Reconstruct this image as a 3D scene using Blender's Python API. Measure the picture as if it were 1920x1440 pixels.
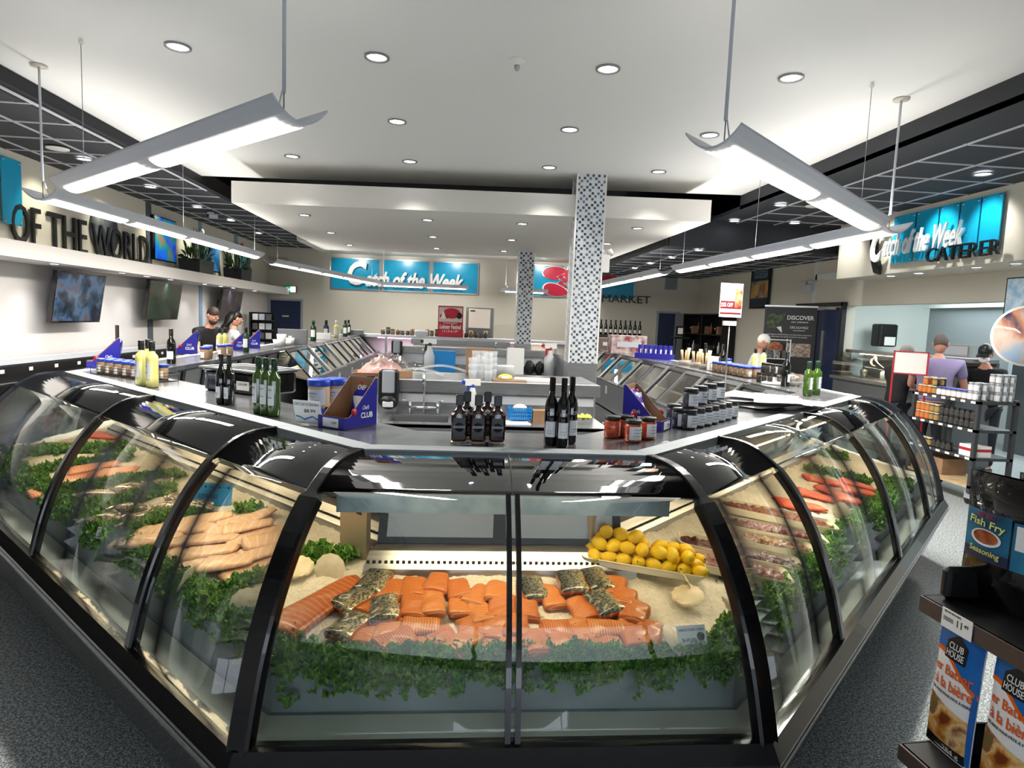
import bpy, bmesh, math, random
from math import sin, cos, tan, pi, radians, sqrt, atan2
from mathutils import Vector, Matrix, noise
SC = bpy.context.scene
COL = SC.collection
for o in list(bpy.data.objects): bpy.data.objects.remove(o)
# ------------------------------------------------------------------ camera
EYE = Vector((0, 0, 1.75)); FPX = 1198.0
_p, _r, _y = radians(5.69), radians(2.32), radians(4.94)
_F = Vector((sin(_y)*cos(_p), cos(_y)*cos(_p), -sin(_p)))
_R0 = Vector((cos(_y), -sin(_y), 0)); _U0 = _R0.cross(_F)
_R = cos(_r)*_R0 + sin(_r)*_U0; _U = -sin(_r)*_R0 + cos(_r)*_U0
cam = bpy.data.objects.new('camera', bpy.data.cameras.new('camera')); COL.objects.link(cam)
mw = Matrix.Identity(4)
for i in range(3):
    mw[i][0], mw[i][1], mw[i][2], mw[i][3] = _R[i], _U[i], -_F[i], EYE[i]
cam.matrix_world = mw
cam.data.sensor_width = 36; cam.data.lens = FPX/1920*36; cam.data.clip_start = .05; cam.data.clip_end = 200
SC.camera = cam
# measuring helpers: the point of the place seen at a pixel of the photograph on a given plane
def ray(x, y): return ((x-960)*_R - (y-720)*_U)/FPX + _F
def atz(x, y, z): d = ray(x, y); return EYE + d*((z-EYE.z)/d.z)
def aty(x, y, Y): d = ray(x, y); return EYE + d*(Y/d.y)
def atx(x, y, X): d = ray(x, y); return EYE + d*(X/d.x)
def atp(x, y, p0, n): d = ray(x, y); return EYE + d*((Vector(p0)-EYE).dot(n)/d.dot(n))
# ------------------------------------------------------------------ view, world
SC.view_settings.view_transform = 'Standard'; SC.view_settings.look = 'None'
SC.view_settings.exposure = 0.5; SC.view_settings.gamma = 1; SC.view_settings.use_curve_mapping = False
SC.cycles.use_denoising = True; SC.cycles.max_bounces = 10; SC.cycles.diffuse_bounces = 5; SC.cycles.glossy_bounces = 5
SC.cycles.transparent_max_bounces = 24; SC.cycles.sample_clamp_indirect = 4; SC.cycles.caustics_reflective = False; SC.cycles.caustics_refractive = False
W = bpy.data.worlds.new('world'); SC.world = W; W.use_nodes = True
W.node_tree.nodes['Background'].inputs[0].default_value = (.80, .88, 1, 1); W.node_tree.nodes['Background'].inputs[1].default_value = 3.4
def area(name, loc, size, power, col=(1, .95, .87), rot=(0, 0, 0), sizey=None, spread=180):
    l = bpy.data.lights.new(name, 'AREA'); l.energy = power; l.color = col; l.size = size; l.spread = radians(spread)
    if sizey: l.shape = 'RECTANGLE'; l.size_y = sizey
    o = bpy.data.objects.new(name, l); COL.objects.link(o); o.location = loc; o.rotation_euler = rot; return o
def spot(name, loc, power, col=(1, .95, .88), target=None, angle=70, blend=.6, size=.04):
    l = bpy.data.lights.new(name, 'SPOT'); l.energy = power; l.color = col; l.spot_size = radians(angle); l.spot_blend = blend; l.shadow_soft_size = size
    o = bpy.data.objects.new(name, l); COL.objects.link(o); o.location = loc
    if target is not None: o.rotation_euler = (Vector(target)-Vector(loc)).to_track_quat('-Z', 'Y').to_euler()
    return o
LP = 1.0
# ------------------------------------------------------------------ materials
def hx(h): 
    if not isinstance(h, str): return tuple(h)
    c = [int(h[i:i+2], 16)/255 for i in (0, 2, 4)]
    return tuple(v/12.92 if v <= .04045 else ((v+.055)/1.055)**2.4 for v in c)
_M = {}
def M(name, col='808080', rough=.5, metal=0, var=None, scale=30, bump=0, bscale=60, emit=0, ecol=None, alpha=1, coat=0, trans=0, ior=1.45, sss=0, stretch=None, detail=3, spec=.5):
    if name in _M: return _M[name]
    m = bpy.data.materials.new(name); m.use_nodes = True; nt = m.node_tree; b = nt.nodes['Principled BSDF']
    c = hx(col); b.inputs['Base Color'].default_value = (*c, 1); b.inputs['Roughness'].default_value = rough; b.inputs['Metallic'].default_value = metal
    b.inputs['Specular IOR Level'].default_value = spec
    b.inputs['Alpha'].default_value = alpha; b.inputs['Coat Weight'].default_value = coat; b.inputs['Transmission Weight'].default_value = trans; b.inputs['IOR'].default_value = ior
    if sss: b.inputs['Subsurface Weight'].default_value = sss; b.inputs['Subsurface Radius'].default_value = (.02, .01, .006)
    if emit: b.inputs['Emission Color'].default_value = (*hx(ecol or col), 1); b.inputs['Emission Strength'].default_value = emit
    tc = nt.nodes.new('ShaderNodeTexCoord'); src = tc.outputs['Object']
    if stretch:
        mp = nt.nodes.new('ShaderNodeMapping'); mp.inputs['Scale'].default_value = stretch; nt.links.new(src, mp.inputs[0]); src = mp.outputs[0]
    if var:
        n = nt.nodes.new('ShaderNodeTexNoise'); n.inputs['Scale'].default_value = scale; n.inputs['Detail'].default_value = detail; nt.links.new(src, n.inputs['Vector'])
        r = nt.nodes.new('ShaderNodeValToRGB'); r.color_ramp.elements[0].position = .35; r.color_ramp.elements[1].position = .65
        r.color_ramp.elements[0].color = (*hx(var), 1); r.color_ramp.elements[1].color = (*c, 1)
        nt.links.new(n.outputs['Fac'], r.inputs[0]); nt.links.new(r.outputs[0], b.inputs['Base Color'])
    if bump:
        n2 = nt.nodes.new('ShaderNodeTexNoise'); n2.inputs['Scale'].default_value = bscale; n2.inputs['Detail'].default_value = 4; nt.links.new(src, n2.inputs['Vector'])
        bp = nt.nodes.new('ShaderNodeBump'); bp.inputs['Strength'].default_value = bump; bp.inputs['Distance'].default_value = .01
        nt.links.new(n2.outputs['Fac'], bp.inputs['Height']); nt.links.new(bp.outputs[0], b.inputs['Normal'])
    _M[name] = m; return m
def glass_mat(name, tint=(.93, .97, .96), refl=1.0, ior=1.5):
    if name in _M: return _M[name]
    m = bpy.data.materials.new(name); m.use_nodes = True; nt = m.node_tree; nt.nodes.remove(nt.nodes['Principled BSDF'])
    t = nt.nodes.new('ShaderNodeBsdfTransparent'); t.inputs[0].default_value = (*tint, 1)
    g = nt.nodes.new('ShaderNodeBsdfGlossy'); g.inputs['Roughness'].default_value = .01
    f = nt.nodes.new('ShaderNodeFresnel'); f.inputs[0].default_value = ior
    ge = nt.nodes.new('ShaderNodeNewGeometry'); io = nt.nodes.new('ShaderNodeMath'); io.operation = 'MULTIPLY_ADD'; io.inputs[1].default_value = 1/ior-ior; io.inputs[2].default_value = ior
    nt.links.new(ge.outputs['Backfacing'], io.inputs[0]); nt.links.new(io.outputs[0], f.inputs[0])
    mu = nt.nodes.new('ShaderNodeMath'); mu.operation = 'MULTIPLY'; mu.inputs[1].default_value = refl; nt.links.new(f.outputs[0], mu.inputs[0])
    x = nt.nodes.new('ShaderNodeMixShader'); nt.links.new(mu.outputs[0], x.inputs[0]); nt.links.new(t.outputs[0], x.inputs[1]); nt.links.new(g.outputs[0], x.inputs[2])
    nt.links.new(x.outputs[0], nt.nodes['Material Output'].inputs[0]); _M[name] = m; return m
GLASS = glass_mat('clear_glass'); CLEAR = glass_mat('clear_plastic', (.86, .88, .88), 1.3)
WHITE = M('white_paint', 'e9e7e2', .6); BLACK = M('black_gloss', '0a0a0b', .12, coat=.6); BLK = M('black_satin', '101113', .38)
STEEL = M('stainless_steel', 'b9bbbc', .28, .85, var='a2a5a7', scale=6, stretch=(1, 1, 40)); STEELD = M('dark_steel', '77797b', .35, .8)
STEELT = M('steel_top', 'a3a5a8', .2, .8, var='85888b', scale=8)
CHROME = M('chrome', 'd8dadc', .08, 1); GREY = M('grey_paint', '9aa0aa', .45); LTGREY = M('light_grey_paint', 'c6cad2', .4)
NAVY = M('navy_paint', '1b2a4c', .45); TEAL = M('teal_panel', '12a3cf', .25, var='0f9bc6', scale=2); PAPER = M('white_paper', 'f1f1ee', .6); INK = M('black_ink', '161616', .5)
RED = M('red_paint', 'b3202c', .4); CARD = M('cardboard', '9b7a5c', .8, var='8d6d51', scale=9); BLUEBOX = M('royal_blue_card', '23228f', .35)
LEDW = M('lamp_glow', 'ffffff', .5, emit=9, ecol='fff3dc'); LEDC = M('cool_lamp_glow', 'ffffff', .5, emit=12, ecol='f4f6ff'); WARM = M('warm_tube_glow', 'ffffff', .5, emit=7, ecol='ffdcaa')
PINK = M('pink_tube_glow', 'ffffff', .5, emit=5, ecol='ffb0c8')
BLUELID = M('blue_plastic', '2344b4', .35); LABEL = M('white_label', 'e6e7e9', .45); DKGLASS = M('dark_glass', '060708', .06, coat=.5); WOOD = M('pale_wood', 'c9b28e', .6, var='b89c74', scale=12)
SKIN = M('skin', 'c89078', .55, sss=.1); HAIRD = M('dark_hair', '2a1c14', .6, bump=.6, bscale=90); HAIRG = M('grey_hair', '8c8680', .7, bump=.6, bscale=90)
# ------------------------------------------------------------------ mesh builder
class MB:
    def __init__(s, T=None): s.v = []; s.f = []; s.m = []; s.mats = []; s.T = T or Matrix.Identity(4); s.sm = []
    def mi(s, mat):
        if mat not in s.mats: s.mats.append(mat)
        return s.mats.index(mat)
    def add(s, vs, fs, mat, smooth=False):
        b = len(s.v); s.v += [tuple(s.T @ Vector(p)) for p in vs]; k = s.mi(mat)
        for f in fs: s.f.append(tuple(b+i for i in f)); s.m.append(k); s.sm.append(smooth)
        return s
    def box(s, c, d, mat, rz=0, R=None, taper=1):
        x, y, z = d[0]/2, d[1]/2, d[2]/2; Q = R or Matrix.Rotation(rz, 3, 'Z'); c = Vector(c)
        vs = [c + Q @ Vector((sx*x*(taper if sz > 0 else 1), sy*y*(taper if sz > 0 else 1), sz*z)) for sz in (-1, 1) for sx, sy in ((-1, -1), (1, -1), (1, 1), (-1, 1))]
        return s.add(vs, [(3, 2, 1, 0), (4, 5, 6, 7), (0, 1, 5, 4), (1, 2, 6, 5), (2, 3, 7, 6), (3, 0, 4, 7)], mat)
    def rbox(s, c, d, mat, r=.01, rz=0, n=3, zr=None):
        # rounded (in plan) box with slightly eased top
        x, y = d[0]/2-r, d[1]/2-r; pts = []
        for cx, cy, a0 in ((x, y, 0), (-x, y, pi/2), (-x, -y, pi), (x, -y, 3*pi/2)):
            for i in range(n+1): a = a0+i*pi/2/n; pts.append((cx+r*cos(a), cy+r*sin(a)))
        e = zr if zr is not None else min(r, d[2]/2)*.5
        Q = Matrix.Rotation(rz, 3, 'Z'); c = Vector(c); L = []
        sx, sy = (d[0]-2*e)/d[0], (d[1]-2*e)/d[1]
        for z, kx, ky in ((-d[2]/2, sx, sy), (-d[2]/2+e, 1, 1), (d[2]/2-e, 1, 1), (d[2]/2, sx, sy)):
            L.append([c+Q @ Vector((px*kx, py*ky, z)) for px, py in pts])
        return s.loft(L, mat, closed=True, caps=True)
    def loft(s, rings, mat, closed=True, caps=False, smooth=False, wrap=False):
        n = len(rings[0]); vs = [p for r in rings for p in r]; fs = []
        R = len(rings)
        for i in range(R if wrap else R-1):
            for j in range(n if closed else n-1):
                a, b = i*n+j, i*n+(j+1) % n; i2 = (i+1) % R; c, d = i2*n+(j+1) % n, i2*n+j
                fs.append((a, b, c, d))
        if caps: fs += [tuple(range(n-1, -1, -1)), tuple((R-1)*n+j for j in range(n))]
        return s.add(vs, fs, mat, smooth)
    def lathe(s, prof, mat, c=(0, 0, 0), n=20, smooth=True, sx=1, sy=1, caps=True):
        c = Vector(c); rings = [[c+Vector((r*cos(2*pi*j/n)*sx, r*sin(2*pi*j/n)*sy, z)) for j in range(n)] for r, z in prof]
        return s.loft(rings, mat, caps=caps, smooth=smooth)
    def cyl(s, c, r, h, mat, n=16, r2=None, R=None, smooth=True):
        c = Vector(c); Q = R or Matrix.Identity(3); r2 = r if r2 is None else r2
        rings = [[c+Q @ Vector((rr*cos(2*pi*j/n), rr*sin(2*pi*j/n), z)) for j in range(n)] for rr, z in ((r, 0), (r2, h))]
        return s.loft(rings, mat, caps=True, smooth=smooth)
    def tube(s, path, r, mat, n=8, closed=False):
        P = [Vector(p) for p in path]; rings = []; up = Vector((0, 0, 1))
        for i, p in enumerate(P):
            t = (P[min(i+1, len(P)-1)]-P[max(i-1, 0)]).normalized()
            a = t.cross(up)
            if a.length < .05: a = t.cross(Vector((1, 0, 0)))
            a.normalize(); b = a.cross(t); rr = r[i] if isinstance(r, (list, tuple)) else r
            rings.append([p+rr*(cos(2*pi*j/n)*a+sin(2*pi*j/n)*b) for j in range(n)])
        return s.loft(rings, mat, caps=True, smooth=True)
    def sphere(s, c, r, mat, n=14, m=8, f=None):
        c = Vector(c); r = r if hasattr(r, '__len__') else (r, r, r); rings = []
        for i in range(m+1):
            th = -pi/2+pi*i/m; th = max(-pi/2+.02, min(pi/2-.02, th)); row = []
            for j in range(n):
                u = Vector((cos(th)*cos(2*pi*j/n), cos(th)*sin(2*pi*j/n), sin(th)))
                k = f(u) if f else 1
                row.append(c+Vector((u.x*r[0]*k, u.y*r[1]*k, u.z*r[2]*k)))
            rings.append(row)
        return s.loft(rings, mat, caps=True, smooth=True)
    def prism(s, poly, z0, z1, mat):
        # poly in plan, extruded in z
        n = len(poly); return s.loft([[(x, y, z0) for x, y in poly], [(x, y, z1) for x, y in poly]], mat, caps=True)
    def quad(s, a, b, c, d, mat): return s.add([a, b, c, d], [(0, 1, 2, 3)], mat)
    def slab(s, a, b, c, d, t, mat):
        # quad given thickness t along its back normal
        a, b, c, d = map(Vector, (a, b, c, d)); n = (b-a).cross(d-a).normalized()*t
        return s.add([a, b, c, d, a-n, b-n, c-n, d-n], [(0, 1, 2, 3), (7, 6, 5, 4), (4, 5, 1, 0), (5, 6, 2, 1), (6, 7, 3, 2), (7, 4, 0, 3)], mat)
    def grid(s, fn, nu, nv, mat, smooth=True):
        vs = [fn(i/nu, j/nv) for i in range(nu+1) for j in range(nv+1)]
        return s.add(vs, [(i*(nv+1)+j, (i+1)*(nv+1)+j, (i+1)*(nv+1)+j+1, i*(nv+1)+j+1) for i in range(nu) for j in range(nv)], mat, smooth)
    def text(s, t, Mx, w, h, mat, depth=.002, shear=0, bold=0):
        vs, fs = text_data(t, shear, bold, w, h, depth); T0 = s.T; s.T = T0 @ Mx; s.add(vs, fs, mat); s.T = T0; return s
    def build(s, name, parent=None, smooth=None, fix=True):
        me = bpy.data.meshes.new(name); me.from_pydata(s.v, [], s.f)
        for m in s.mats: me.materials.append(m)
        me.polygons.foreach_set('material_index', s.m); me.polygons.foreach_set('use_smooth', s.sm if smooth is None else [smooth]*len(s.sm))
        if fix:
            bm = bmesh.new(); bm.from_mesh(me); bmesh.ops.recalc_face_normals(bm, faces=bm.faces); bm.to_mesh(me); bm.free()
        me.update(); o = bpy.data.objects.new(name, me); COL.objects.link(o)
        if parent: o.parent = parent
        return o
def wrap(mb, r, z0, z1, mat, a=-pi/2, span=1.6, n=8, c=(0, 0)):
    vs = []
    for i in range(n+1):
        th = a-span/2+span*i/n
        for z in (z0, z1): vs.append((c[0]+r*cos(th), c[1]+r*sin(th), z))
    mb.add(vs, [(2*i, 2*i+2, 2*i+3, 2*i+1) for i in range(n)], mat, True); return mb
def wraptext(mb, t, r, z, w, h, mat, a=-pi/2, shear=0, bold=0, c=(0, 0)):
    vs, fs = text_data(t, shear, bold, w, h, .0003)
    mb.add([(c[0]+(r+p[2])*cos(a+p[0]/r), c[1]+(r+p[2])*sin(a+p[0]/r), z+p[1]) for p in vs], fs, mat); return mb
_TX = {}
def text_data(t, shear, bold, w, h, depth):
    k = (t, shear, bold)
    if k not in _TX:
        c = bpy.data.curves.new('t', 'FONT'); c.body = t; c.shear = shear; c.offset = bold; c.resolution_u = 3
        o = bpy.data.objects.new('t', c); COL.objects.link(o); bpy.context.view_layer.update()
        me = bpy.data.meshes.new_from_object(o.evaluated_get(bpy.context.evaluated_depsgraph_get()))
        vs = [tuple(v.co) for v in me.vertices]; fs = [tuple(p.vertices) for p in me.polygons]
        ed = {}
        for f in fs:
            for i in range(len(f)):
                e = (f[i], f[(i+1) % len(f)]); kk = (min(e), max(e)); ed.setdefault(kk, []).append(e)
        bnd = [v[0] for v in ed.values() if len(v) == 1]
        bpy.data.objects.remove(o); bpy.data.meshes.remove(me); bpy.data.curves.remove(c); _TX[k] = (vs, fs, bnd)
    vs, fs, bnd = _TX[k]; x0, x1 = min(v[0] for v in vs), max(v[0] for v in vs); y0, y1 = min(v[1] for v in vs), max(v[1] for v in vs)
    kx = w/(x1-x0); ky = (h/(y1-y0)) if h else kx; n = len(vs)
    F = [((v[0]-(x0+x1)/2)*kx, (v[1]-(y0+y1)/2)*ky, depth) for v in vs]; B = [(a, b, 0) for a, b, _ in F]
    return F+B, list(fs)+[(b, a, a+n, b+n) for a, b in bnd]
def thing(name, label, cat, loc=(0, 0, 0), rz=0, group=None):
    o = bpy.data.objects.new(name, None); COL.objects.link(o); o.empty_display_size = .05; o.location = loc; o.rotation_euler = (0, 0, rz)
    o['label'] = label; o['category'] = cat
    if group: o['group'] = group
    return o
def tag(o, label, cat, group=None, kind=None):
    o['label'] = label; o['category'] = cat
    if group: o['group'] = group
    if kind: o['kind'] = kind
    return o
def struct(o, label=None):
    o['kind'] = 'structure'
    if label: o['label'] = label
    return o
def kids(o): return [c for c in COL.objects if c.parent == o]
_KC = {}
def copy_thing(src, loc, rz=0, label=None, group=None, scale=None):
    r = src.copy(); COL.objects.link(r); r.location = loc; r.rotation_euler = (r.rotation_euler[0], r.rotation_euler[1], rz)
    if src.name not in _KC: _KC[src.name] = [(c, kids(c)) for c in kids(src)]
    if label: r['label'] = label
    if group: r['group'] = group
    if scale: r.scale = scale
    for c, gs in _KC[src.name]:
        d = c.copy(); COL.objects.link(d); d.parent = r
        for g in gs: e = g.copy(); COL.objects.link(e); e.parent = d
    return r
def place(first, spots, labels, group=None, scales=None):
    """first spot moves the thing itself, the rest are copies"""
    out = []
    todo = list(enumerate(spots))[1:]+[(0, spots[0])]
    for i, sp in todo:
        loc, rz = (sp[:3], sp[3] if len(sp) > 3 else 0)
        lab = labels[i] if not isinstance(labels, str) else labels; sc = scales[i] if scales else None
        if i: out.append(copy_thing(first, loc, rz, lab, group, sc))
        else:
            first.location = loc; first.rotation_euler[2] = rz; first['label'] = lab
            if group: first['group'] = group
            if sc: first.scale = sc
            out.insert(0, first)
    return out
def frame(o, x, n):
    """matrix: local x along x, local z along n, local y = n cross x, at o"""
    x = Vector(x).normalized(); n = Vector(n).normalized(); y = n.cross(x).normalized(); x = y.cross(n)
    m = Matrix.Identity(4)
    for i in range(3): m[i][0], m[i][1], m[i][2], m[i][3] = x[i], y[i], n[i], o[i]
    return m
def spline(P, k=4):
    out = []
    for i in range(len(P)-1):
        p0, p1, p2, p3 = P[max(i-1, 0)], P[i], P[i+1], P[min(i+2, len(P)-1)]
        for j in range(k):
            t = j/k
            out.append(tuple(.5*((2*b)+(-a+c)*t+(2*a-5*b+4*c-d)*t*t+(-a+3*b-3*c+d)*t**3) for a, b, c, d in zip(p0, p1, p2, p3)))
    out.append(tuple(P[-1])); return out
# ================================================================== ROOM
BW = (0, 17.0, 0); SK = radians(5); BN = Vector((sin(SK), cos(SK), 0)); BX = Vector((cos(SK), -sin(SK), 0))   # back wall through (0,17), turned 5 degrees
def bw(x, off=0): k = (x-off*BN.x)/BX.x; return Vector(BW)+BX*k-BN*off      # point on the back wall at about x, 'off' metres in front
def rwx(y): return 6.27+(16.45-y)*.036                                        # right wall
FLOOR = M('floor_terrazzo', '74797c', .36)
nt = FLOOR.node_tree; b = nt.nodes['Principled BSDF']; tc = nt.nodes.new('ShaderNodeTexCoord')
v = nt.nodes.new('ShaderNodeTexNoise'); v.inputs['Scale'].default_value = 130; v.inputs['Detail'].default_value = 2; nt.links.new(tc.outputs['Object'], v.inputs['Vector'])
v2 = nt.nodes.new('ShaderNodeTexNoise'); v2.inputs['Scale'].default_value = 55; v2.inputs['Detail'].default_value = 3; nt.links.new(tc.outputs['Object'], v2.inputs['Vector'])
ad = nt.nodes.new('ShaderNodeMath'); ad.operation = 'MULTIPLY_ADD'; ad.inputs[1].default_value = .45; nt.links.new(v2.outputs['Fac'], ad.inputs[0]); nt.links.new(v.outputs['Fac'], ad.inputs[2])
r = nt.nodes.new('ShaderNodeValToRGB'); e = r.color_ramp.elements; e[0].position = .58; e[0].color = (*hx('555d60'), 1); e[1].position = .9; e[1].color = (*hx('e2e7e8'), 1)
k = e.new(.7); k.color = (*hx('8d9598'), 1)
nt.links.new(ad.outputs[0], r.inputs[0]); nt.links.new(r.outputs[0], b.inputs['Base Color'])
struct(MB().box((2, 6.3, -.05), (19, 24, .1), FLOOR).build('floor'))
CEIL = M('ceiling_white', 'e6e5e1', .8); WALLC = M('wall_cream', 'd3cfc2', .8); WALLW = M('wall_white', 'd6d2d0', .8); DARK = M('dark_ceiling', '2a2c30', .7); TILE = M('black_ceiling_tile', '33343a', .8); TBAR = M('grid_bar', 'b9bcc2', .5)
DROP = M('drop_ceiling_white', 'dedad2', .8)
# white main ceiling with a cut back edge (slightly skewed like the rear wall)
struct(MB().prism([(-3.68, -5.6), (3.84, -5.6), (3.84, 8.78), (-3.68, 9.6)], 3.6, 3.72, CEIL).build('ceiling'), 'flat white plaster ceiling over the fish counters')
struct(MB().box((2, 6.3, 4.45), (19, 24, .1), DARK).build('ceiling_upper_deck'))
mb = MB(); mb.box((-3.72, 2.0, 3.9), (.08, 15.2, 1.0), DARK); mb.box((3.9, 1.6, 3.9), (.12, 14.4, 1.0), DARK); struct(mb.build('ceiling_bulkhead'))
# black grid ceilings
def grid_ceiling(name, x0, x1, y0, y1, z, xs=None, sp=.6):
    mb = MB().box(((x0+x1)/2, (y0+y1)/2, z+.03), (x1-x0, y1-y0, .05), TILE)
    x = xs if xs is not None else x0
    while x < x1: mb.box((x, (y0+y1)/2, z), (.022, y1-y0, .012), TBAR); x += sp
    y = y0
    while y < y1: mb.box(((x0+x1)/2, y, z+.001), (x1-x0, .022, .012), TBAR); y += sp
    return struct(mb.build(name))
grid_ceiling('ceiling_grid_left', -5.2, -3.62, -5.5, 17.6, 3.4, -4.78)
mb = MB(); mb.box((-3.62, 2, 3.4), (.022, 15.2, .014), TBAR); struct(mb.build('ceiling_trim_left'))
grid_ceiling('ceiling_grid_right', 4.25, 10.5, -5.5, 9.9, 3.4, 4.27)
struct(MB().box((4.05, 2.2, 3.43), (.42, 15.4, .05), DARK).build('ceiling_border_right'))
grid_ceiling('ceiling_grid_rear', 3.22, 10.5, 9.9, 16.9, 3.02, 3.24)
struct(MB().box((6.86, 9.88, 3.25), (7.3, .06, .5), DARK).build('ceiling_bulkhead_rear'))
mb = MB(); mb.box((3.2, 13.4, 3.35), (.05, 7, .7), DARK); struct(mb.build('ceiling_bulkhead_side'))
# suspended white drop ceiling over the rear of the island
PL = [(-2.92, 8.55), (3.13, 8.03), (3.07, 13.35), (-2.92, 14.2)]
cl = MB().prism(PL, 3.09, 3.36, DROP).build('ceiling_drop_panel'); struct(cl, 'white suspended ceiling raft over the rear of the island')
struct(MB().prism([(-3.6, 14.6), (3.3, 14.0), (3.3, 16.9), (-3.6, 17.4)], 3.3, 3.4, DROP).build('ceiling_rear_strip'))
# walls
def wallbox(name, p0, p1, z0, z1, t, mat, back):
    p0, p1 = Vector((*p0, 0)), Vector((*p1, 0)); n = Vector(back).normalized()*t
    return struct(MB().prism([(p.x, p.y) for p in (p0, p1, p1+n, p0+n)], z0, z1, mat).build(name))
wallbox('wall_back', bw(-5.3)[:2], bw(8.5)[:2], 0, 4.4, .2, WALLC, BN)
wallbox('wall_left', (-5.05, -5.5), (-5.05, 17.8), 0, 2.25, .2, WALLW, (-1, 0, 0))
wallbox('wall_left_upper', (-5.05, -5.5), (-5.05, 17.8), 2.25, 4.4, .2, WALLC, (-1, 0, 0))
mb = MB(); mb.box((-4.76, 5.9, 2.265), (.62, 23, .17), WALLW); struct(mb.build('trim_ledge_left'), 'long white ledge along the left wall under the big letters')
for a, b_, z0, z1 in ((16.6, 10.35, 0, 4.4), (10.35, 5.2, 2.22, 4.4), (5.2, -5.5, 0, 4.4)):
    wallbox('wall_right', (rwx(a), a), (rwx(b_), b_), z0, z1, .18, WALLC, (1, .036, 0))
# kitchen behind the caterer opening
KW = M('kitchen_white', 'dfe6e4', .6)
mb = MB(); mb.box((9.3, 7.8, 1.6), (.1, 7, 3.2), KW); mb.box((7.9, 11.3, 1.6), (2.9, .1, 3.2), KW); mb.box((7.9, 4.3, 1.6), (2.9, .1, 3.2), KW); mb.box((7.9, 7.8, 2.75), (2.9, 7, .1), KW)
struct(mb.build('wall_kitchen'))
mb = MB(); mb.box((8.1, 9.6, 1.55), (.06, 1.7, 1.4), M('kitchen_grey', '8f9aa0', .5)); mb.box((8.05, 9.6, 2.27), (.1, 1.8, .06), KW)
struct(mb.build('wall_kitchen_partition'))
wallbox('wall_kitchen_door', (7.7, 7.1), (7.7, 6.2), 0, 2.2, .06, M('grey_door', '7b8086', .5), (1, 0, 0))
area('kitchen_light', (7.9, 8, 2.65), 1.5, 90*LP, (.92, 1, 1), sizey=4)
# storefront behind the photographer
mb = MB()
for x in (-5.05, -2.6, 1.9, 6.2, 10): mb.box((x, -5.5, 2.2), (.09, .12, 4.4), BLK)
mb.box((2.4, -5.5, .15), (15, .14, .3), BLK)
mb.box((2.4, -5.5, 2.95), (15, .2, 3.0), WALLW); struct(mb.build('wall_front'))
struct(MB().box((10.4, 2, 2.2), (.2, 15, 4.4), WALLC).build('wall_far_right'))
# doors on the back wall
def door(n, x0, x1, h, mat=NAVY):
    c = (bw(x0, .02)+bw(x1, .02))/2; w = (bw(x1)-bw(x0)).length; t = struct(thing('door_%d' % n, 'dark navy door in the rear wall', 'door', c, -SK))
    del t['category']
    MB().box((0, 0, h/2), (w-.06, .04, h-.03), mat).build('door_leaf', t)
    m = MB(); m.box((-w/2, 0, h/2), (.05, .06, h), GREY); m.box((w/2, 0, h/2), (.05, .06, h), GREY); m.box((0, 0, h), (w+.05, .06, .05), GREY); m.build('door_frame', t)
    MB().box((w/2-.1, -.04, 1.02), (.03, .05, .12), STEEL).build('door_handle', t); return t
d1 = door(1, -4.97, -4.13, 2.05)
MB().box((0, -.03, 1.62), (.17, .01, .035), PAPER).text('EMPLOYEES ONLY', frame((0, -.036, 1.62), (1, 0, 0), (0, -1, 0)), .15, .018, INK).build('sign_plate', d1)
d2 = door(2, 5.2, 5.75, 2.12); d2['label'] = 'narrow navy door in the rear wall near the black shelving'
# double navy door on the right wall
y0, y1 = 11.75, 10.35; c = Vector((rwx(11.05)-.02, 11.05, 0)); t = struct(thing('door_3', 'navy double doors in the right wall beside the black banner', 'door', c, 0)); del t['category']
for s in (-1, 1):
    lf = MB().box((0, s*.35, 1.1), (.05, .68, 2.18), NAVY).build('door_leaf', t); MB().box((-.04, s*.35-.12*s+.0, 1.48), (.02, .07, .62), STEEL).build('push_plate', lf)
m = MB(); m.box((-.01, .73, 1.13), (.08, .05, 2.3), BLK); m.box((-.01, -.73, 1.13), (.08, .05, 2.3), BLK); m.box((-.01, 0, 2.25), (.08, 1.5, .06), BLK); m.build('door_frame', t)
MB().box((-.06, 0, 2.17), (.03, 1.2, .04), STEEL).build('door_closer', t)
# ------------------------------------------------------------------ downlights
def make_downlight(name, R=.09):
    t = thing(name, 'x', 'ceiling light')
    MB().lathe([(R, 0), (R, -.012), (R*.8, -.012), (R*.78, .0)], M('downlight_trim', '8b8a88', .35, .5), n=20, caps=False).build('trim_ring', t)
    MB().lathe([(R*.78, -.003), (R*.5, -.001), (.001, -.0)], LEDC, n=20, caps=False).build('bulb', t); return t
rows = [('nearest row', [(-2.06, 4.96), (-.65, 4.88), (1.02, 4.78), (2.36, 4.69)]), ('second row', [(-.65, 6.4), (1.0, 6.29), (2.34, 6.17)]), ('third row', [(-2.05, 8.07), (-.65, 7.97), (1.02, 7.84), (2.33, 7.72)])]
SP, LB = [], []
for nm, P in rows:
    for i, (x, y) in enumerate(P):
        SP.append((x, y, 3.598)); k = i if len(P) == 4 else i+1
        LB.append('recessed downlight in the flat white ceiling, %s, %s' % (nm, ('first from the left', 'second from the left', 'second from the right', 'last on the right')[k]))
        spot('downlight_beam', (x, y, 3.57), 62*LP, (1, .97, .93), (x, y, 0), 95, .8, .06)
place(make_downlight('downlight'), SP, LB, 'downlights in the white ceiling')
SP, LB = [], []
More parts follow.
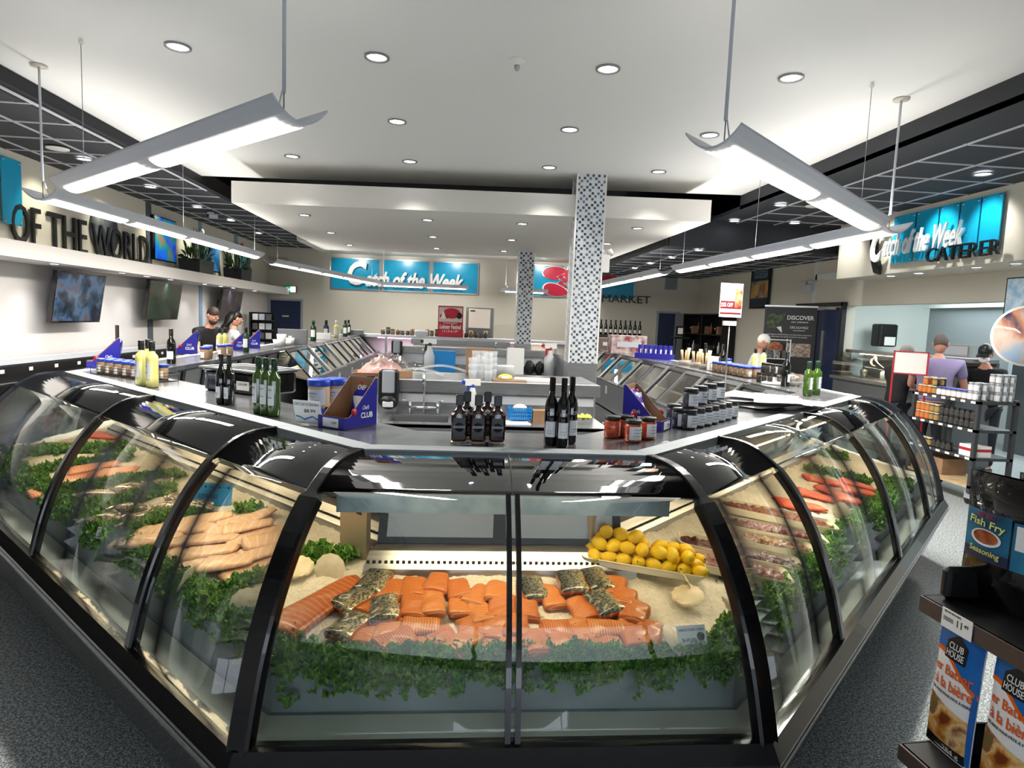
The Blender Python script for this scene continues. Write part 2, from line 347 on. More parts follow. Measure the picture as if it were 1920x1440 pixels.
for j, y in enumerate((9.1, 10.95, 12.75)):
    for i, x in enumerate((-2.18, -.48, .83, 2.42)):
        yy = y-(x+.48)*.09; SP.append((x, yy, 3.088)); LB.append('small downlight in the suspended white raft, %s row, %s' % (('front', 'middle', 'rear')[j], ('leftmost', 'inner left', 'inner right', 'rightmost')[i]))
        if (i+j) % 2 == 0: spot('downlight_beam', (x, yy, 3.06), 45*LP, (1, .96, .9), (x, yy, 0), 110, .8, .06)
place(make_downlight('raft_downlight', .085), SP, LB, 'downlights in the suspended raft')
SP, LB = [], []
for i, (px, py) in enumerate(((158, 298), (282, 350), (370, 388), (433, 413), (485, 437))):
    p = atz(px, py, 3.39); SP.append((p.x, p.y, 3.392)); LB.append('downlight in the black grid ceiling on the left, %s from the camera' % ('nearest', 'second', 'third', 'fourth', 'farthest')[i])
place(make_downlight('grid_downlight', .09), SP, LB, 'downlights in the left black grid ceiling')
SP, LB = [], []
nm = ['right of the rod by the caterer sign', 'above the far pendant', 'beside the round speaker', 'nearer the aisle', 'left rear one']
for i, (px, py) in enumerate(((1843, 326), (1464, 384), (1490, 418), (1377, 414))):
    p = atz(px, py, 3.39 if i < 3 else 3.39); SP.append((p.x, p.y, 3.392)); LB.append('downlight in the right black grid ceiling, '+nm[i])
for i, (px, py) in enumerate(((1310, 469), (1260, 483), (1220, 494), (1190, 503), (1348, 486), (1407, 473))):
    p = atz(px, py, 3.01); SP.append((p.x, p.y, 3.012)); LB.append('small light in the low rear grid ceiling, '+('front left', 'second on the left line', 'third on the left line', 'last on the left line', 'back right', 'front right')[i])
place(make_downlight('grid_lamp', .09), SP, LB, 'downlights in the right black grid ceiling')
# round ceiling speakers
SP = [atz(108, 278, 3.39), atz(372, 441, 3.39), atz(1527, 386, 3.39)]
t = thing('ceiling_speaker', 'x', 'speaker'); MB().lathe([(.11, 0), (.11, -.01), (.1, -.014), (.001, -.016)], WHITE, n=20).build('grille', t)
place(t, [(p.x, p.y, 3.392) for p in SP], ['round white ceiling speaker in the black grid above the big wall letters', 'round white ceiling speaker far along the left black grid', 'round white ceiling speaker in the black grid on the right'], 'ceiling speakers')
# smoke detector, dome cameras
p = atz(970, 112, 3.6); t = thing('smoke_detector', 'white smoke detector on the flat white ceiling between two downlights', 'smoke detector', (p.x, p.y, 3.6))
MB().lathe([(.06, 0), (.058, -.012), (.03, -.03), (.022, -.04)], WHITE, n=20).build('base', t); MB().lathe([(.021, -.04), (.021, -.06), (.012, -.075)], STEEL, n=14).build('sensor', t)
def dome_cam(px, py, z, label):
    p = atz(px, py, z); t = thing('security_camera', label, 'security camera', (p.x, p.y, z))
    MB().cyl((0, 0, -.03), .055, .03, WHITE).build('base', t); MB().box((.05, -.02, -.07), (.14, .07, .06), LTGREY, rz=.5).build('housing', t)
    b = MB().sphere((-.02, -.03, -.07), .035, DKGLASS).build('lens', t); return t
dome_cam(395, 398, 3.39, 'white security camera under the black grid ceiling on the left')
dome_cam(928, 488, 3.3, 'dark dome camera near the rear wall beside the teal sign')
# ------------------------------------------------------------------ linear pendants
def pendant(label, a, b, cuts, w=.27, rods=(), wires=(), light=60, lampw=.14, up=.22):
    a, b = Vector(a), Vector(b); L = (b-a).length; d = (b-a).normalized(); n = Vector((-d.y, d.x, 0)).normalized()
    t = thing('pendant_light', label, 'pendant light', (a+b)/2); o = (a+b)/2; mb = MB()
    prof = []
    for i in range(11):
        u = -1+2*i/10; prof.append((u*w/2, .085*u*u+.0))       # shallow trough, rim up
    top = [(x, z+.012) for x, z in reversed(prof)]
    ring = prof+top
    mb.loft([[a-o+n*x+Vector((0, 0, z)) for x, z in ring], [b-o+n*x+Vector((0, 0, z)) for x, z in ring]], LTGREY, caps=True); mb.build('trough', t)
    for i in range(cuts):
        s0, s1 = (i+.06)/cuts*L, (i+.94)/cuts*L
        if cuts == 1: s0, s1 = .1*L, .9*L
        pr = [(u*lampw/2, .085*(u*lampw/w)**2-.004-.004*(1-u*u)) for u in [-1+2*j/6 for j in range(7)]]
        MB().loft([[a-o+d*s+n*x+Vector((0, 0, z)) for x, z in pr] for s in (s0, s1)], LEDW, closed=False).build('diffuser', t)
        c = (a+d*(s0+s1)/2); ang = atan2(d.y, d.x)
        area('pendant_glow', (c.x, c.y, c.z-.03), s1-s0, light/cuts*LP, (1, .96, .9), (0, 0, ang), sizey=.12)
        l = area('pendant_uplight', (c.x, c.y, c.z+.11), s1-s0, light*up/cuts*LP, (1, .97, .93), (pi, 0, -ang), sizey=.1)
    for k, s in enumerate(rods):
        q = a-o+d*s*L; MB().cyl((q.x, q.y, .16), .009, 3.6-a.z-.16, LTGREY, 10).build('rod', t)
        m = MB(); m.tube([(q.x, q.y, .2), (q.x+d.x*.05, q.y+d.y*.05, .1), (q.x+d.x*.1, q.y+d.y*.1, .02)], .004, LTGREY, 6); m.tube([(q.x, q.y, .18), (q.x, q.y, .015)], .003, STEELD, 6); m.build('cable', t)
        MB().cyl((q.x, q.y, 3.585-a.z), .06, .014, M('canopy_cream', 'cfcabc', .5), 18).build('ceiling_canopy', t)
    for s in wires:
        q = a-o+d*s*L; m = MB(); m.cyl((q.x, q.y, .0), .003, 3.59-a.z if abs(q.x+o.x) < 3.7 else 3.39-a.z, STEEL, 6); m.build('wire', t)
        MB().cyl((q.x, q.y, (3.59 if abs(q.x+o.x) < 3.7 else 3.39)-a.z-.02), .015, .02, WHITE, 8).build('wire_mount', t)
    return t
pendant('long grey trough pendant hanging over the left angled counter, nearest on the left', (-.72, 2.98, 2.57), (-2.95, 5.2, 2.57), 2, rods=(.045,), wires=(.9,), light=72, up=.05)
pendant('long grey trough pendant hanging over the right angled counter, nearest on the right', (1.13, 2.95, 2.57), (3.24, 4.93, 2.57), 2, rods=(.045,), wires=(.88,), light=72, up=.05)
pendant('long lit pendant running back over the left side counter under the wall letters', (-3.36, 5.5, 2.55), (-3.2, 10.5, 2.55), 4, rods=(.01,), wires=(.5, .98), light=110)
pendant('long lit pendant running back over the right side counter before the caterer sign', (3.4, 4.85, 2.55), (3.22, 9.35, 2.55), 4, rods=(.02,), wires=(.5, .97), light=110)
pendant('far angled pendant in front of the left half of the rear teal sign', (-3.42, 12.0, 2.58), (-2.0, 15.6, 2.46), 5, w=.3, wires=(.05, .5, .95), light=40)
pendant('far angled pendant beside the tiled column on the right rear', (3.35, 10.4, 2.6), (2.9, 14.6, 2.5), 5, w=.3, wires=(.05, .95), light=40)
pendant('small straight pendant under the rear teal sign', (-1.87, 15.6, 2.44), (.2, 15.5, 2.44), 2, w=.2, rods=(.02,), light=25, lampw=.08)
pendant('small straight pendant behind the slim tiled column', (.97, 15.4, 2.42), (2.1, 15.35, 2.42), 1, w=.2, rods=(.1,), light=15, lampw=.08)
# ------------------------------------------------------------------ tiled columns
def tile_mat(name, z):
    m = M(name, 'ffffff', .25); nt = m.node_tree; b = nt.nodes['Principled BSDF']; tc = nt.nodes.new('ShaderNodeTexCoord')
    N = nt.nodes; Lk = nt.links.new
    sep = N.new('ShaderNodeSeparateXYZ'); Lk(tc.outputs['Object'], sep.inputs[0]); a = N.new('ShaderNodeMath'); a.operation = 'ADD'; Lk(sep.outputs[0], a.inputs[0]); Lk(sep.outputs[1], a.inputs[1])
    def math(op, x, y=None, z_=None):
        n = N.new('ShaderNodeMath'); n.operation = op
        for i, q in enumerate((x, y, z_)):
            if q is None: continue
            if isinstance(q, (int, float)): n.inputs[i].default_value = q
            else: Lk(q, n.inputs[i])
        return n.outputs[0]
    u = math('MULTIPLY', a.outputs[0], 1/z); w = math('MULTIPLY', sep.outputs[2], 1/z)
    fu, fw = math('FRACT', u), math('FRACT', w); iu, iw = math('FLOOR', u), math('FLOOR', w)
    du, dw = math('ABSOLUTE', math('SUBTRACT', fu, .5)), math('ABSOLUTE', math('SUBTRACT', fw, .5))
    inside = math('LESS_THAN', math('MAXIMUM', du, dw), .43)
    # diagonal check of large tiles, plus scattered mid greys
    mod = lambda q, k: math('MODULO', math('ADD', q, 600), k)
    s1 = math('COMPARE', mod(math('ADD', iu, iw), 2), 0, .1)
    s2 = math('LESS_THAN', mod(math('ADD', iu, math('MULTIPLY', iw, 2)), 5), 3.4)
    wn = N.new('ShaderNodeTexWhiteNoise'); wn.noise_dimensions = '2D'; cb = N.new('ShaderNodeCombineXYZ'); Lk(iu, cb.inputs[0]); Lk(iw, cb.inputs[1]); Lk(cb.outputs[0], wn.inputs['Vector'])
    r = N.new('ShaderNodeValToRGB'); r.color_ramp.interpolation = 'CONSTANT'; e = r.color_ramp.elements
    e[0].color = (*hx('3c4652'), 1); e[1].position = .45; e[1].color = (*hx('6a7480'), 1); k = e.new(.75); k.color = (*hx('4d5763'), 1)
    Lk(wn.outputs['Value'], r.inputs[0])
    dark = math('MULTIPLY', math('MULTIPLY', s1, s2), inside)
    mx = N.new('ShaderNodeMix'); mx.data_type = 'RGBA'; mx.inputs[6].default_value = (*hx('d6dade'), 1); Lk(dark, mx.inputs[0]); Lk(r.outputs[0], mx.inputs[7]); Lk(mx.outputs[2], b.inputs['Base Color']); return m
def column(name, label, c, w, d, z0, z1, rz, mat):
    t = thing(name, label, 'column', (c[0], c[1], 0), rz)
    MB().box((0, 0, (z0+z1)/2), (w, d, z1-z0), mat).build('mosaic_shaft', t)
    m = MB()
    for sx in (-1, 1):
        for sy in (-1, 1): m.box((sx*w/2, sy*d/2, (z0+z1)/2), (.02, .02, z1-z0), WHITE)
    m.build('corner_bead', t); MB().box((0, 0, z0/2), (w+.02, d+.02, z0), STEEL).build('metal_base', t); return t
column('mosaic_column', 'nearer square column in black, grey and white mosaic reaching the white ceiling', (1.6, 8.25), .36, .36, 1.24, 3.6, -.03, tile_mat('mosaic', .036))
column('mosaic_column', 'slim farther mosaic column under the suspended raft', (1.28, 12.75), .3, .3, 1.3, 3.09, -.03, tile_mat('mosaic_far', .046))
p = aty(1131, 478, 8.1)
t = thing('emergency_light', 'white emergency lamp on the side of the nearer mosaic column', 'emergency light', (1.84, 8.2, 2.52))
MB().box((0, 0, 0), (.1, .12, .22), WHITE).build('housing', t)
for s in (-1, 1): MB().cyl((.0+.03*s, -.02, .13), .045, .06, WHITE, 12, R=Matrix.Rotation(1.2*s, 3, 'Y')).build('lamp_head', t)
# ================================================================== GLASS FISH CASES
P = [Vector(p) for p in ((-2.67, 15.2), (-2.67, 4.59), (-.337, 2.26), (.717, 2.26), (3.09, 4.63), (3.09, 13.9))]
NS = [Vector((-1, 0)), Vector((-.70711, -.70711)), Vector((0, -1)), Vector((.70711, -.70711)), Vector((1, 0))]
def mit(a, b): return (a+b)/(1+a.dot(b))
GP = spline([(.555, .55), (.505, .748), (.435, .928), (.343, 1.085), (.253, 1.19)], 4)
HP = spline([(.253, 1.19), (.175, 1.243), (.095, 1.268), (0, 1.272)], 4)
ZD = lambda o: .7965-.18*o
def deckpt(px, py, side, up=0):
    n = NS[side]; p0 = (*P[side if side else 1], ZD(0)+up); return atp(px, py, p0, Vector((.18*n.x, .18*n.y, 1)).normalized())
def decknorm(side): n = NS[side]; return Vector((.18*n.x, .18*n.y, 1)).normalized()
def thick(prof, t):
    """closed loop of a profile given thickness t towards the inside"""
    n = len(prof); inn = []
    for i in range(n):
        a, b = prof[max(i-1, 0)], prof[min(i+1, n-1)]; dx, dz = b[0]-a[0], b[1]-a[1]; L = sqrt(dx*dx+dz*dz); inn.append((prof[i][0]-dz/L*t, prof[i][1]+dx/L*t))
    return list(prof)+inn[::-1]
HOOD = M('black_hood_glass', '050506', .04, coat=1, ior=1.6, spec=.8); CASEBLK = M('case_black', '0b0b0d', .22, coat=.3)
LEDGE = M('case_ledge', 'c3c5b8', .45); WELL = M('case_well', '8f989b', .4, .1, var='7d878b', scale=5); GALV = M('galvanised_flap', '8fa0aa', .3, .7, var='6d7d88', scale=9)
INNER = M('case_inner_steel', 'a99f8c', .4, .6); TRIM = M('white_metal_strip', 'a4abaf', .6, .0)
DOORG = glass_mat('door_glass', (.75, .76, .74), 2.2); CASEG = glass_mat('case_glass', (.95, .975, .96), 1.0)
def unit(label, side, A, B, mA, mB, ob=.2, service=None, tube=True, light=13, dark_service=False, flap=False, clear_hood=False, rib0=.03, rib1=.0, name='display_case'):
    n = NS[side]; A, B = Vector(A), Vector(B); mid = (A+B)/2; t = thing(name, label, 'display case', (mid.x, mid.y, 0)); tdir = (B-A).normalized(); L = (B-A).length
    def q(o, z, s):
        p = (A+mA*o) if s == 0 else (B+mB*o); return Vector((p.x-mid.x, p.y-mid.y, z))
    def lo(mb, prof, mat, smooth=False, inset=0):
        R = []
        for s in (0, 1):
            R.append([q(o, z, s)+Vector((tdir.x, tdir.y, 0))*(inset if s == 0 else -inset) for o, z in prof])
        return mb.loft(R, mat, caps=True, smooth=smooth)
    deep = -.8 if service else -ob-.12
    lo(MB(), [(.30, 0), (.31, .08), (.50, .16), (.572, .40), (.572, .44), (deep, .44), (deep, .1), (deep+.08, .1), (deep+.08, 0)], CASEBLK).build('base', t)
    m = lo(MB(), [(.59, .44), (.604, .46), (.604, .5), (.575, .548), (.53, .55), (.53, .44)], CASEBLK); lo(m, [(.606, .474), (.606, .484), (.603, .484), (.603, .474)], STEELD); m.build('bumper', t)
    m = lo(MB(), [(.53, .55), (.445, .57), (.44, .56), (.44, .45), (.53, .45)], LEDGE); m.build('drain_ledge', t)
    m = lo(MB(), [(.44, .57), (.43, .57), (.43, .71), (-ob, ZD(-ob)-.02), (-ob, .45), (.44, .45)], WELL); m.build('well', t)
    lo(MB(), thick(GP, .006), CASEG, True).build('glass_pane', t)
    hd = lo(MB(), thick(HP, .006), CASEG if clear_hood else HOOD, True); hd.build('hood', t)
    lo(MB(), [(0.004, 1.278), (-.078, 1.278), (-.078, 1.25), (.004, 1.25)], TRIM, inset=.001).build('white_strip', t)
    lo(MB(), [(-.078, 1.272), (-.42, 1.272), (-.42, 1.236), (-.078, 1.236)], STEELT).build('steel_top', t)
    # ribs along the glass
    for s, hw in ((0, rib0), (1, rib1)):
        if not hw: continue
        mm = mA if s == 0 else mB; c = A if s == 0 else B; td = Vector((-mm.y, mm.x)).normalized(); R = []
        pr = [(.56, .5)]+GP+HP[1:]
        for i, (o, z) in enumerate(pr):
            a, b = pr[max(i-1, 0)], pr[min(i+1, len(pr)-1)]; dx, dz = b[0]-a[0], b[1]-a[1]; l = sqrt(dx*dx+dz*dz); nx, nz = dz/l, -dx/l
            if nx < 0 and nz < 0: nx, nz = -nx, -nz
            k = 1 if i < len(GP) else .55; ring = []
            for w_, h_ in ((-1, .006), (-.8, .014), (.8, .014), (1, .006), (1, -.022), (-1, -.022)):
                if i >= len(GP): h_ = min(h_, .008)
                p = c+mm*(o+nx*h_)+td*hw*w_*k; ring.append(Vector((p.x-mid.x, p.y-mid.y, z+nz*h_)))
            R.append(ring)
        MB().loft(R, CASEBLK, caps=True, smooth=False).build('glass_rib', t)
    # inner back: perforated grille sill, door frame and doors
    g = lo(MB(), [(-ob+.0, ZD(-ob)-.02), (-ob-.005, ZD(-ob)+.02), (-ob-.05, ZD(-ob)+.075), (-ob-.12, ZD(-ob)+.085), (-ob-.12, ZD(-ob)-.02)], STEEL)
    k = int(L/.022)
    for i in range(k):
        s = (i+.5)/k; a = q(-ob-.021, ZD(-ob)+.043, 0); b_ = q(-ob-.021, ZD(-ob)+.043, 1); g.box(a+(b_-a)*s, (.011, .011, .006), BLK, rz=atan2(tdir.y, tdir.x))
    g.build('air_grille', t)
    so, sz0 = (-.78, .86) if service else (-ob-.1, ZD(-ob)+.085)
    to, tz = (-.43, 1.235) if service else (-ob-.15, 1.235)
    if service:
        lo(MB(), [(-ob-.12, ZD(-ob)+.08), (-.8, .86), (-.8, .84), (-ob-.12, ZD(-ob)+.06)], STEEL).build('inner_deck', t)
    nd = max(1, round(L/1.2)); DM = DOORG if service else M('stainless_door', '8b8d8c', .35, .5)
    for i in range(nd*2):
        s0, s1 = i/(nd*2), (i+1)/(nd*2)
        a0, a1, b0, b1 = [q(so, sz0, 0).lerp(q(so, sz0, 1), s) for s in (s0, s1)]+[q(to, tz, 0).lerp(q(to, tz, 1), s) for s in (s0, s1)]
        def fr(u, v_): return (a0.lerp(a1, u)).lerp(b0.lerp(b1, u), v_)
        nn = (a1-a0).cross(b0-a0).normalized()*.012
        m = MB()
        for (u0, u1, v0, v1) in ((0, 1, 0, .07), (0, 1, .93, 1), (0, .07, .07, .93), (.93, 1, .07, .93)):
            m.slab(fr(u0, v0), fr(u1, v0), fr(u1, v1), fr(u0, v1), .02, BLK if not service else (BLK if i % 2 else M('door_frame_grey', '6a6c6e', .4, .5)))
        fo = m.build('service_door', t); MB().slab(fr(.07, .07), fr(.93, .07), fr(.93, .93), fr(.07, .93), .005, DM).build('door_pane', fo)
        if service and i % 2 == 0: MB().slab(fr(-.05, 0), fr(.05, 0), fr(.05, 1), fr(-.05, 1), .035, STEEL).build('door_post', t)
    if service:
        lo(MB(), [(-.8, .84), (-.79, .46), (-.77, .46), (-.77, .84)], M('service_panel', '8a8c8e', .5, .2)).build('service_panel', t)
        for i in range(nd):
            a = q(-.805, .80, 0).lerp(q(-.805, .80, 1), (i+.5)/nd); MB().box(a-Vector((0, 0, .05)), (.03, .03, .12), PAPER).build('tag_holder', t)
    # lamp rail with warm tube under the top
    lo(MB(), [(-.02, 1.235), (-.02, 1.165), (-.1, 1.165), (-.1, 1.235)], INNER, inset=.02).build('lamp_rail', t)
    if tube: lo(MB(), [(-.03, 1.163), (-.03, 1.150), (-.06, 1.150), (-.06, 1.163)], WARM, inset=.12).build('lamp_tube', t)
    if flap: lo(MB(), [(.045, 1.235), (.045, 1.06), (.042, 1.06), (.042, 1.235)], GALV, inset=-.05).build('galvanised_flap', t)
    if light:
        p = (A+B)/2+n*.17; area('case_lamp', (p.x, p.y, 1.2), max(.2, L*.85), light*.2*LP, (1, .77, .46), (0, 0, atan2(tdir.y, tdir.x)), sizey=.05)
    return t
def along(i, d, rev=False):
    a, b = (P[i+1], P[i]) if rev else (P[i], P[i+1]); return a+(b-a).normalized()*d
m1, m2, m3, m4 = mit(NS[0], NS[1]), mit(NS[1], NS[2]), mit(NS[2], NS[3]), mit(NS[3], NS[4])
L1, L2 = along(1, .556, True), along(1, 1.782, True); R1, R2, R3 = along(3, .62), along(3, 1.88), along(3, 2.95)
unit('curved-glass fish case facing the camera, two panes, holding salmon and lemons', 2, P[2], P[3], m2, m3, ob=.03, flap=True, rib0=.036, rib1=.036, light=15)
unit('narrow angled glass fish case just left of the front case', 1, L1, P[2], NS[1], m2, light=8, rib0=.022)
unit('angled glass fish case holding the pale pink fillets, second on the left', 1, L2, L1, NS[1], NS[1], light=15, rib0=.022)
unit('far left corner glass fish case with whole fish and trout fillets', 1, P[1], L2, m1, NS[1], light=15, rib0=.022)
unit('narrow angled glass fish case just right of the front case', 3, P[3], R1, m3, NS[3], light=9, rib0=0, rib1=.022)
unit('angled glass fish case with marinated fish trays and a clear hood, right side', 3, R1, R2, NS[3], NS[3], light=16, rib0=0, rib1=.022, clear_hood=True)
unit('angled glass fish case with red fillets on the right side', 3, R2, R3, NS[3], NS[3], light=12, rib0=0, rib1=.012)
unit('far right corner glass fish case reflecting blue and yellow posters', 3, R3, P[4], NS[3], m4, light=6, rib0=0, rib1=.012)
for i, (y0, y1) in enumerate(((4.63, 6.6), (6.6, 9.0), (9.0, 11.4), (11.4, 13.9))):
    unit('right side run service case with tilted rear doors, %s from the corner' % ('first', 'second', 'third', 'last')[i], 4, (3.09, y0), (3.09, y1), m4 if i == 0 else NS[4], NS[4], ob=.35, service=True, light=14, rib0=0, rib1=.012)
unit('left side run case nearest the far left corner, without rear doors', 0, (-2.67, 6.5), (-2.67, 4.59), NS[0], m1, ob=.2, light=8, rib0=.012)
unit('left side run case beside the brown end panel', 0, (-2.67, 8.5), (-2.67, 6.5), NS[0], NS[0], ob=.2, light=8, rib0=.012)
for i, (y0, y1) in enumerate(((8.5, 10.9), (10.9, 13.3), (13.3, 15.7))):
    unit('left side run service case with tilted rear doors, %s after the end panel' % ('first', 'second', 'last')[i], 0, (-2.67, y1), (-2.67, y0), NS[0], NS[0], ob=.35, service=True, light=14, rib0=.012)
# mid mullion of the front glass belongs to the front case
fc = [o for o in COL.objects if o.name == 'display_case'][0]
R = {-1: [], 1: []}; pr = [(.56, .5)]+GP
for s in (-1, 1):
    m = MB(); rr = []
    for i, (o, z) in enumerate(pr):
        a, b_ = pr[max(i-1, 0)], pr[min(i+1, len(pr)-1)]; dx, dz = b_[0]-a[0], b_[1]-a[1]; l = sqrt(dx*dx+dz*dz); nx, nz = dz/l, -dx/l; ring = []
        for w_, h_ in ((-.008, .008), (.008, .008), (.008, -.018), (-.008, -.018)): ring.append(Vector((s*.0145+w_, -(o+nx*h_), z+nz*h_)))
        rr.append(ring)
    m.loft(rr, CASEBLK, caps=True); m.build('mullion', fc)
m = MB(); hh = [Vector((w_, -(o), z+.002)) for (o, z) in HP for w_ in (-.0015, .0015)]
m.add(hh, [(2*i, 2*i+1, 2*i+3, 2*i+2) for i in range(len(HP)-1)], STEELD); m.build('hood_joint', fc)
# stainless end posts beside the front console
for s, lab in ((-1, 'left'), (1, 'right')):
    px = [(665, 1000), (1125, 1000)][s > 0]; c = deckpt(px[0], px[1]+35, 1 if s < 0 else 3); t = MB()
    t.box((c.x-(fc.location.x), c.y-fc.location.y, .98), (.17, .02, .38), INNER, rz=s*pi/4+pi/2*0)
    for k in (-1, 1): t.box((c.x-fc.location.x+k*.03*cos(s*pi/4), c.y-fc.location.y-.011+k*.03*sin(s*pi/4), 1.0), (.028, .012, .035), BLK, rz=s*pi/4)
    t.build('end_post', fc)
# ------------------------------------------------------------------ crushed ice
ICE = M('crushed_ice', 'f2eee4', .45, var='e3ddcf', scale=60, bump=.9, bscale=140, sss=.0)
def ice(name_label, side, A, B, mA, mB, ob, o1=.425):
    A, B = Vector(A), Vector(B); L = (B-A).length; nu = max(8, int(L/.02)); nv = int((o1+ob)/.02)
    def f(u, v_):
        o = o1-(o1+ob+.01)*v_; a = A+mA*o; b_ = B+mB*o; p = a.lerp(b_, u); z = ZD(o)+.014*noise.noise(Vector((p.x*9, p.y*9, 0)))+.009*noise.noise(Vector((p.x*34, p.y*34, 3)))
        if v_ == 0: z = .60
        if v_ > .94: z += .012*noise.noise(Vector((p.x*60, p.y*60, 1)))
        return (p.x, p.y, z-.005)
    o = MB().grid(f, nu, nv, ICE).build('crushed_ice', fix=False)
    return tag(o, name_label, 'ice', kind='stuff')
ice('bed of crushed ice under the salmon in the front case', 2, P[2], P[3], m2, m3, .035)
ice('bed of crushed ice under the pale fillets and whole fish, left angled cases', 1, P[1], P[2], m1, m2, .2)
ice('bed of crushed ice under the trays, right angled cases', 3, P[3], P[4], m3, m4, .2)
ice('bed of ice inside the left side run', 0, P[0], P[1], NS[0], m1, .2)
ice('bed of ice inside the right side run', 4, P[4], P[5], m4, NS[4], .35)
# ------------------------------------------------------------------ kale
rnd = random.Random(5)
KALE = M('kale_green', '4c8a2c', .5, var='7fb04e', scale=28, bump=.8, bscale=160); KALEL = M('kale_light', '93bb58', .5, var='4c8232', scale=35, bump=.6, bscale=120)
def kale_leaf(mb, c, N, r, mat):
    a = N.orthogonal().normalized(); ph = rnd.random()*6; a = Matrix.Rotation(rnd.random()*6.3, 3, N) @ a; b = N.cross(a); n = 15; vs = [c]; fs = []
    for i, k in enumerate((.45, .8, 1.0)):
        for j in range(n):
            th = 2*pi*j/n; rr = r*k*(1+.28*k*sin(3*th+ph)+.12*rnd.uniform(-1, 1)); h = r*(k*k*.5*rnd.uniform(-.2, 1)+(k > .7)*.75*((j % 2)-.5)*rnd.uniform(.5, 1.4))
            vs.append(c+a*rr*cos(th)+b*rr*sin(th)+N*h)
    for j in range(n):
        fs.append((0, 1+j, 1+(j+1) % n))
        for i in range(2): fs.append((1+i*n+j, 1+i*n+n+j, 1+i*n+n+(j+1) % n, 1+i*n+(j+1) % n))
    mb.add(vs, fs, mat)
def kale_row(label, pts, w, side, size=.025, dens=1.0, rise=.026, hang=0):
    mb = MB(); Pn = [Vector(p) for p in pts]; N = decknorm(side)
    for a, b in zip(Pn, Pn[1:]):
        L = (b-a).length; d = (b-a).normalized(); s = N.cross(d)
        for i in range(int(L/.0034*dens*w/.06)):
            u = rnd.random(); v_ = max(-1.1, min(1.1, rnd.gauss(0, .45))); c = a.lerp(b, u)+s*v_*w*.5+N*(rise*rnd.uniform(-.2, 1.5)*(1-min(1, abs(v_))*.5))
            if hang:
                fwd = Vector((NS[side].x, NS[side].y, 0)); k = (c-(a.lerp(b, u))).dot(fwd)
                if k > .012: c.z -= (k-.012)*rnd.uniform(.4, 1.3)*hang
            kale_leaf(mb, c, (N+Vector((rnd.uniform(-.9, .9), rnd.uniform(-.9, .9), rnd.uniform(-.1, .2)))).normalized(), size*rnd.uniform(.5, 1), KALE if rnd.random() < .72 else KALEL)
    return tag(mb.build('kale_garnish', fix=False), label, 'kale', kind='stuff')
def pp(side, *xy): return [deckpt(x, y, side) for x, y in xy]
def oline(side, o, a, b, ma, mb_, n=2):
    A, B = Vector(a)+Vector(ma)*o, Vector(b)+Vector(mb_)*o; return [Vector((p.x, p.y, ZD(o)-.004)) for p in (A.lerp(B, i/(n-1)) for i in range(n))]
kale_row('curly kale border along the front glass below the salmon', oline(2, .412, P[2], P[3], m2, m3), .11, 2, dens=2.1, hang=1.3)
kale_row('curly kale border along the glass of the left angled cases', oline(1, .375, P[1], P[2], m1, m2), .12, 1, dens=1.4, hang=1)
kale_row('curly kale border along the glass of the right angled cases', oline(3, .375, P[3], R3, m3, NS[3]), .125, 3, dens=1.5, hang=1)
kale_row('short kale row at the back left of the salmon beside a scallop shell', pp(1, (562, 1052), (600, 1042), (655, 1048)), .07, 1, .035)
kale_row('kale row dividing the pale fillets from the front case', pp(1, (385, 1125), (440, 1105), (520, 1075)), .075, 1)
kale_row('kale row between the pale fillets and the small whole fish', pp(1, (205, 1018), (255, 1000), (300, 975), (385, 965)), .06, 1, .036)
kale_row('kale row between the two groups of whole fish', pp(1, (112, 970), (170, 955), (210, 948), (325, 920)), .07, 1, .038)
kale_row('kale row behind the orange trout fillets', pp(1, (35, 905), (90, 880), (160, 872), (250, 858)), .05, 1, .036)
kale_row('kale row between the trout fillets and the large whole fish', pp(1, (105, 925), (180, 915), (250, 903), (340, 892)), .06, 1, .036)
kale_row('kale row farthest left, behind the pink fillets', pp(1, (5, 855), (90, 848), (230, 842)), .06, 1, .04)
kale_row('thin kale sprig at the back of the pale fillet case', pp(1, (445, 958), (500, 962)), .04, 1, .03)
kale_row('kale row above the red fillets on the right', pp(3, (1512, 882), (1570, 893), (1628, 908)), .06, 3, .036)
kale_row('kale row at the far back of the right angled case', pp(3, (1540, 853), (1592, 862)), .05, 3, .036)
kale_row('kale heap in the far right corner case', pp(3, (1655, 905), (1700, 915)), .12, 3, .045)
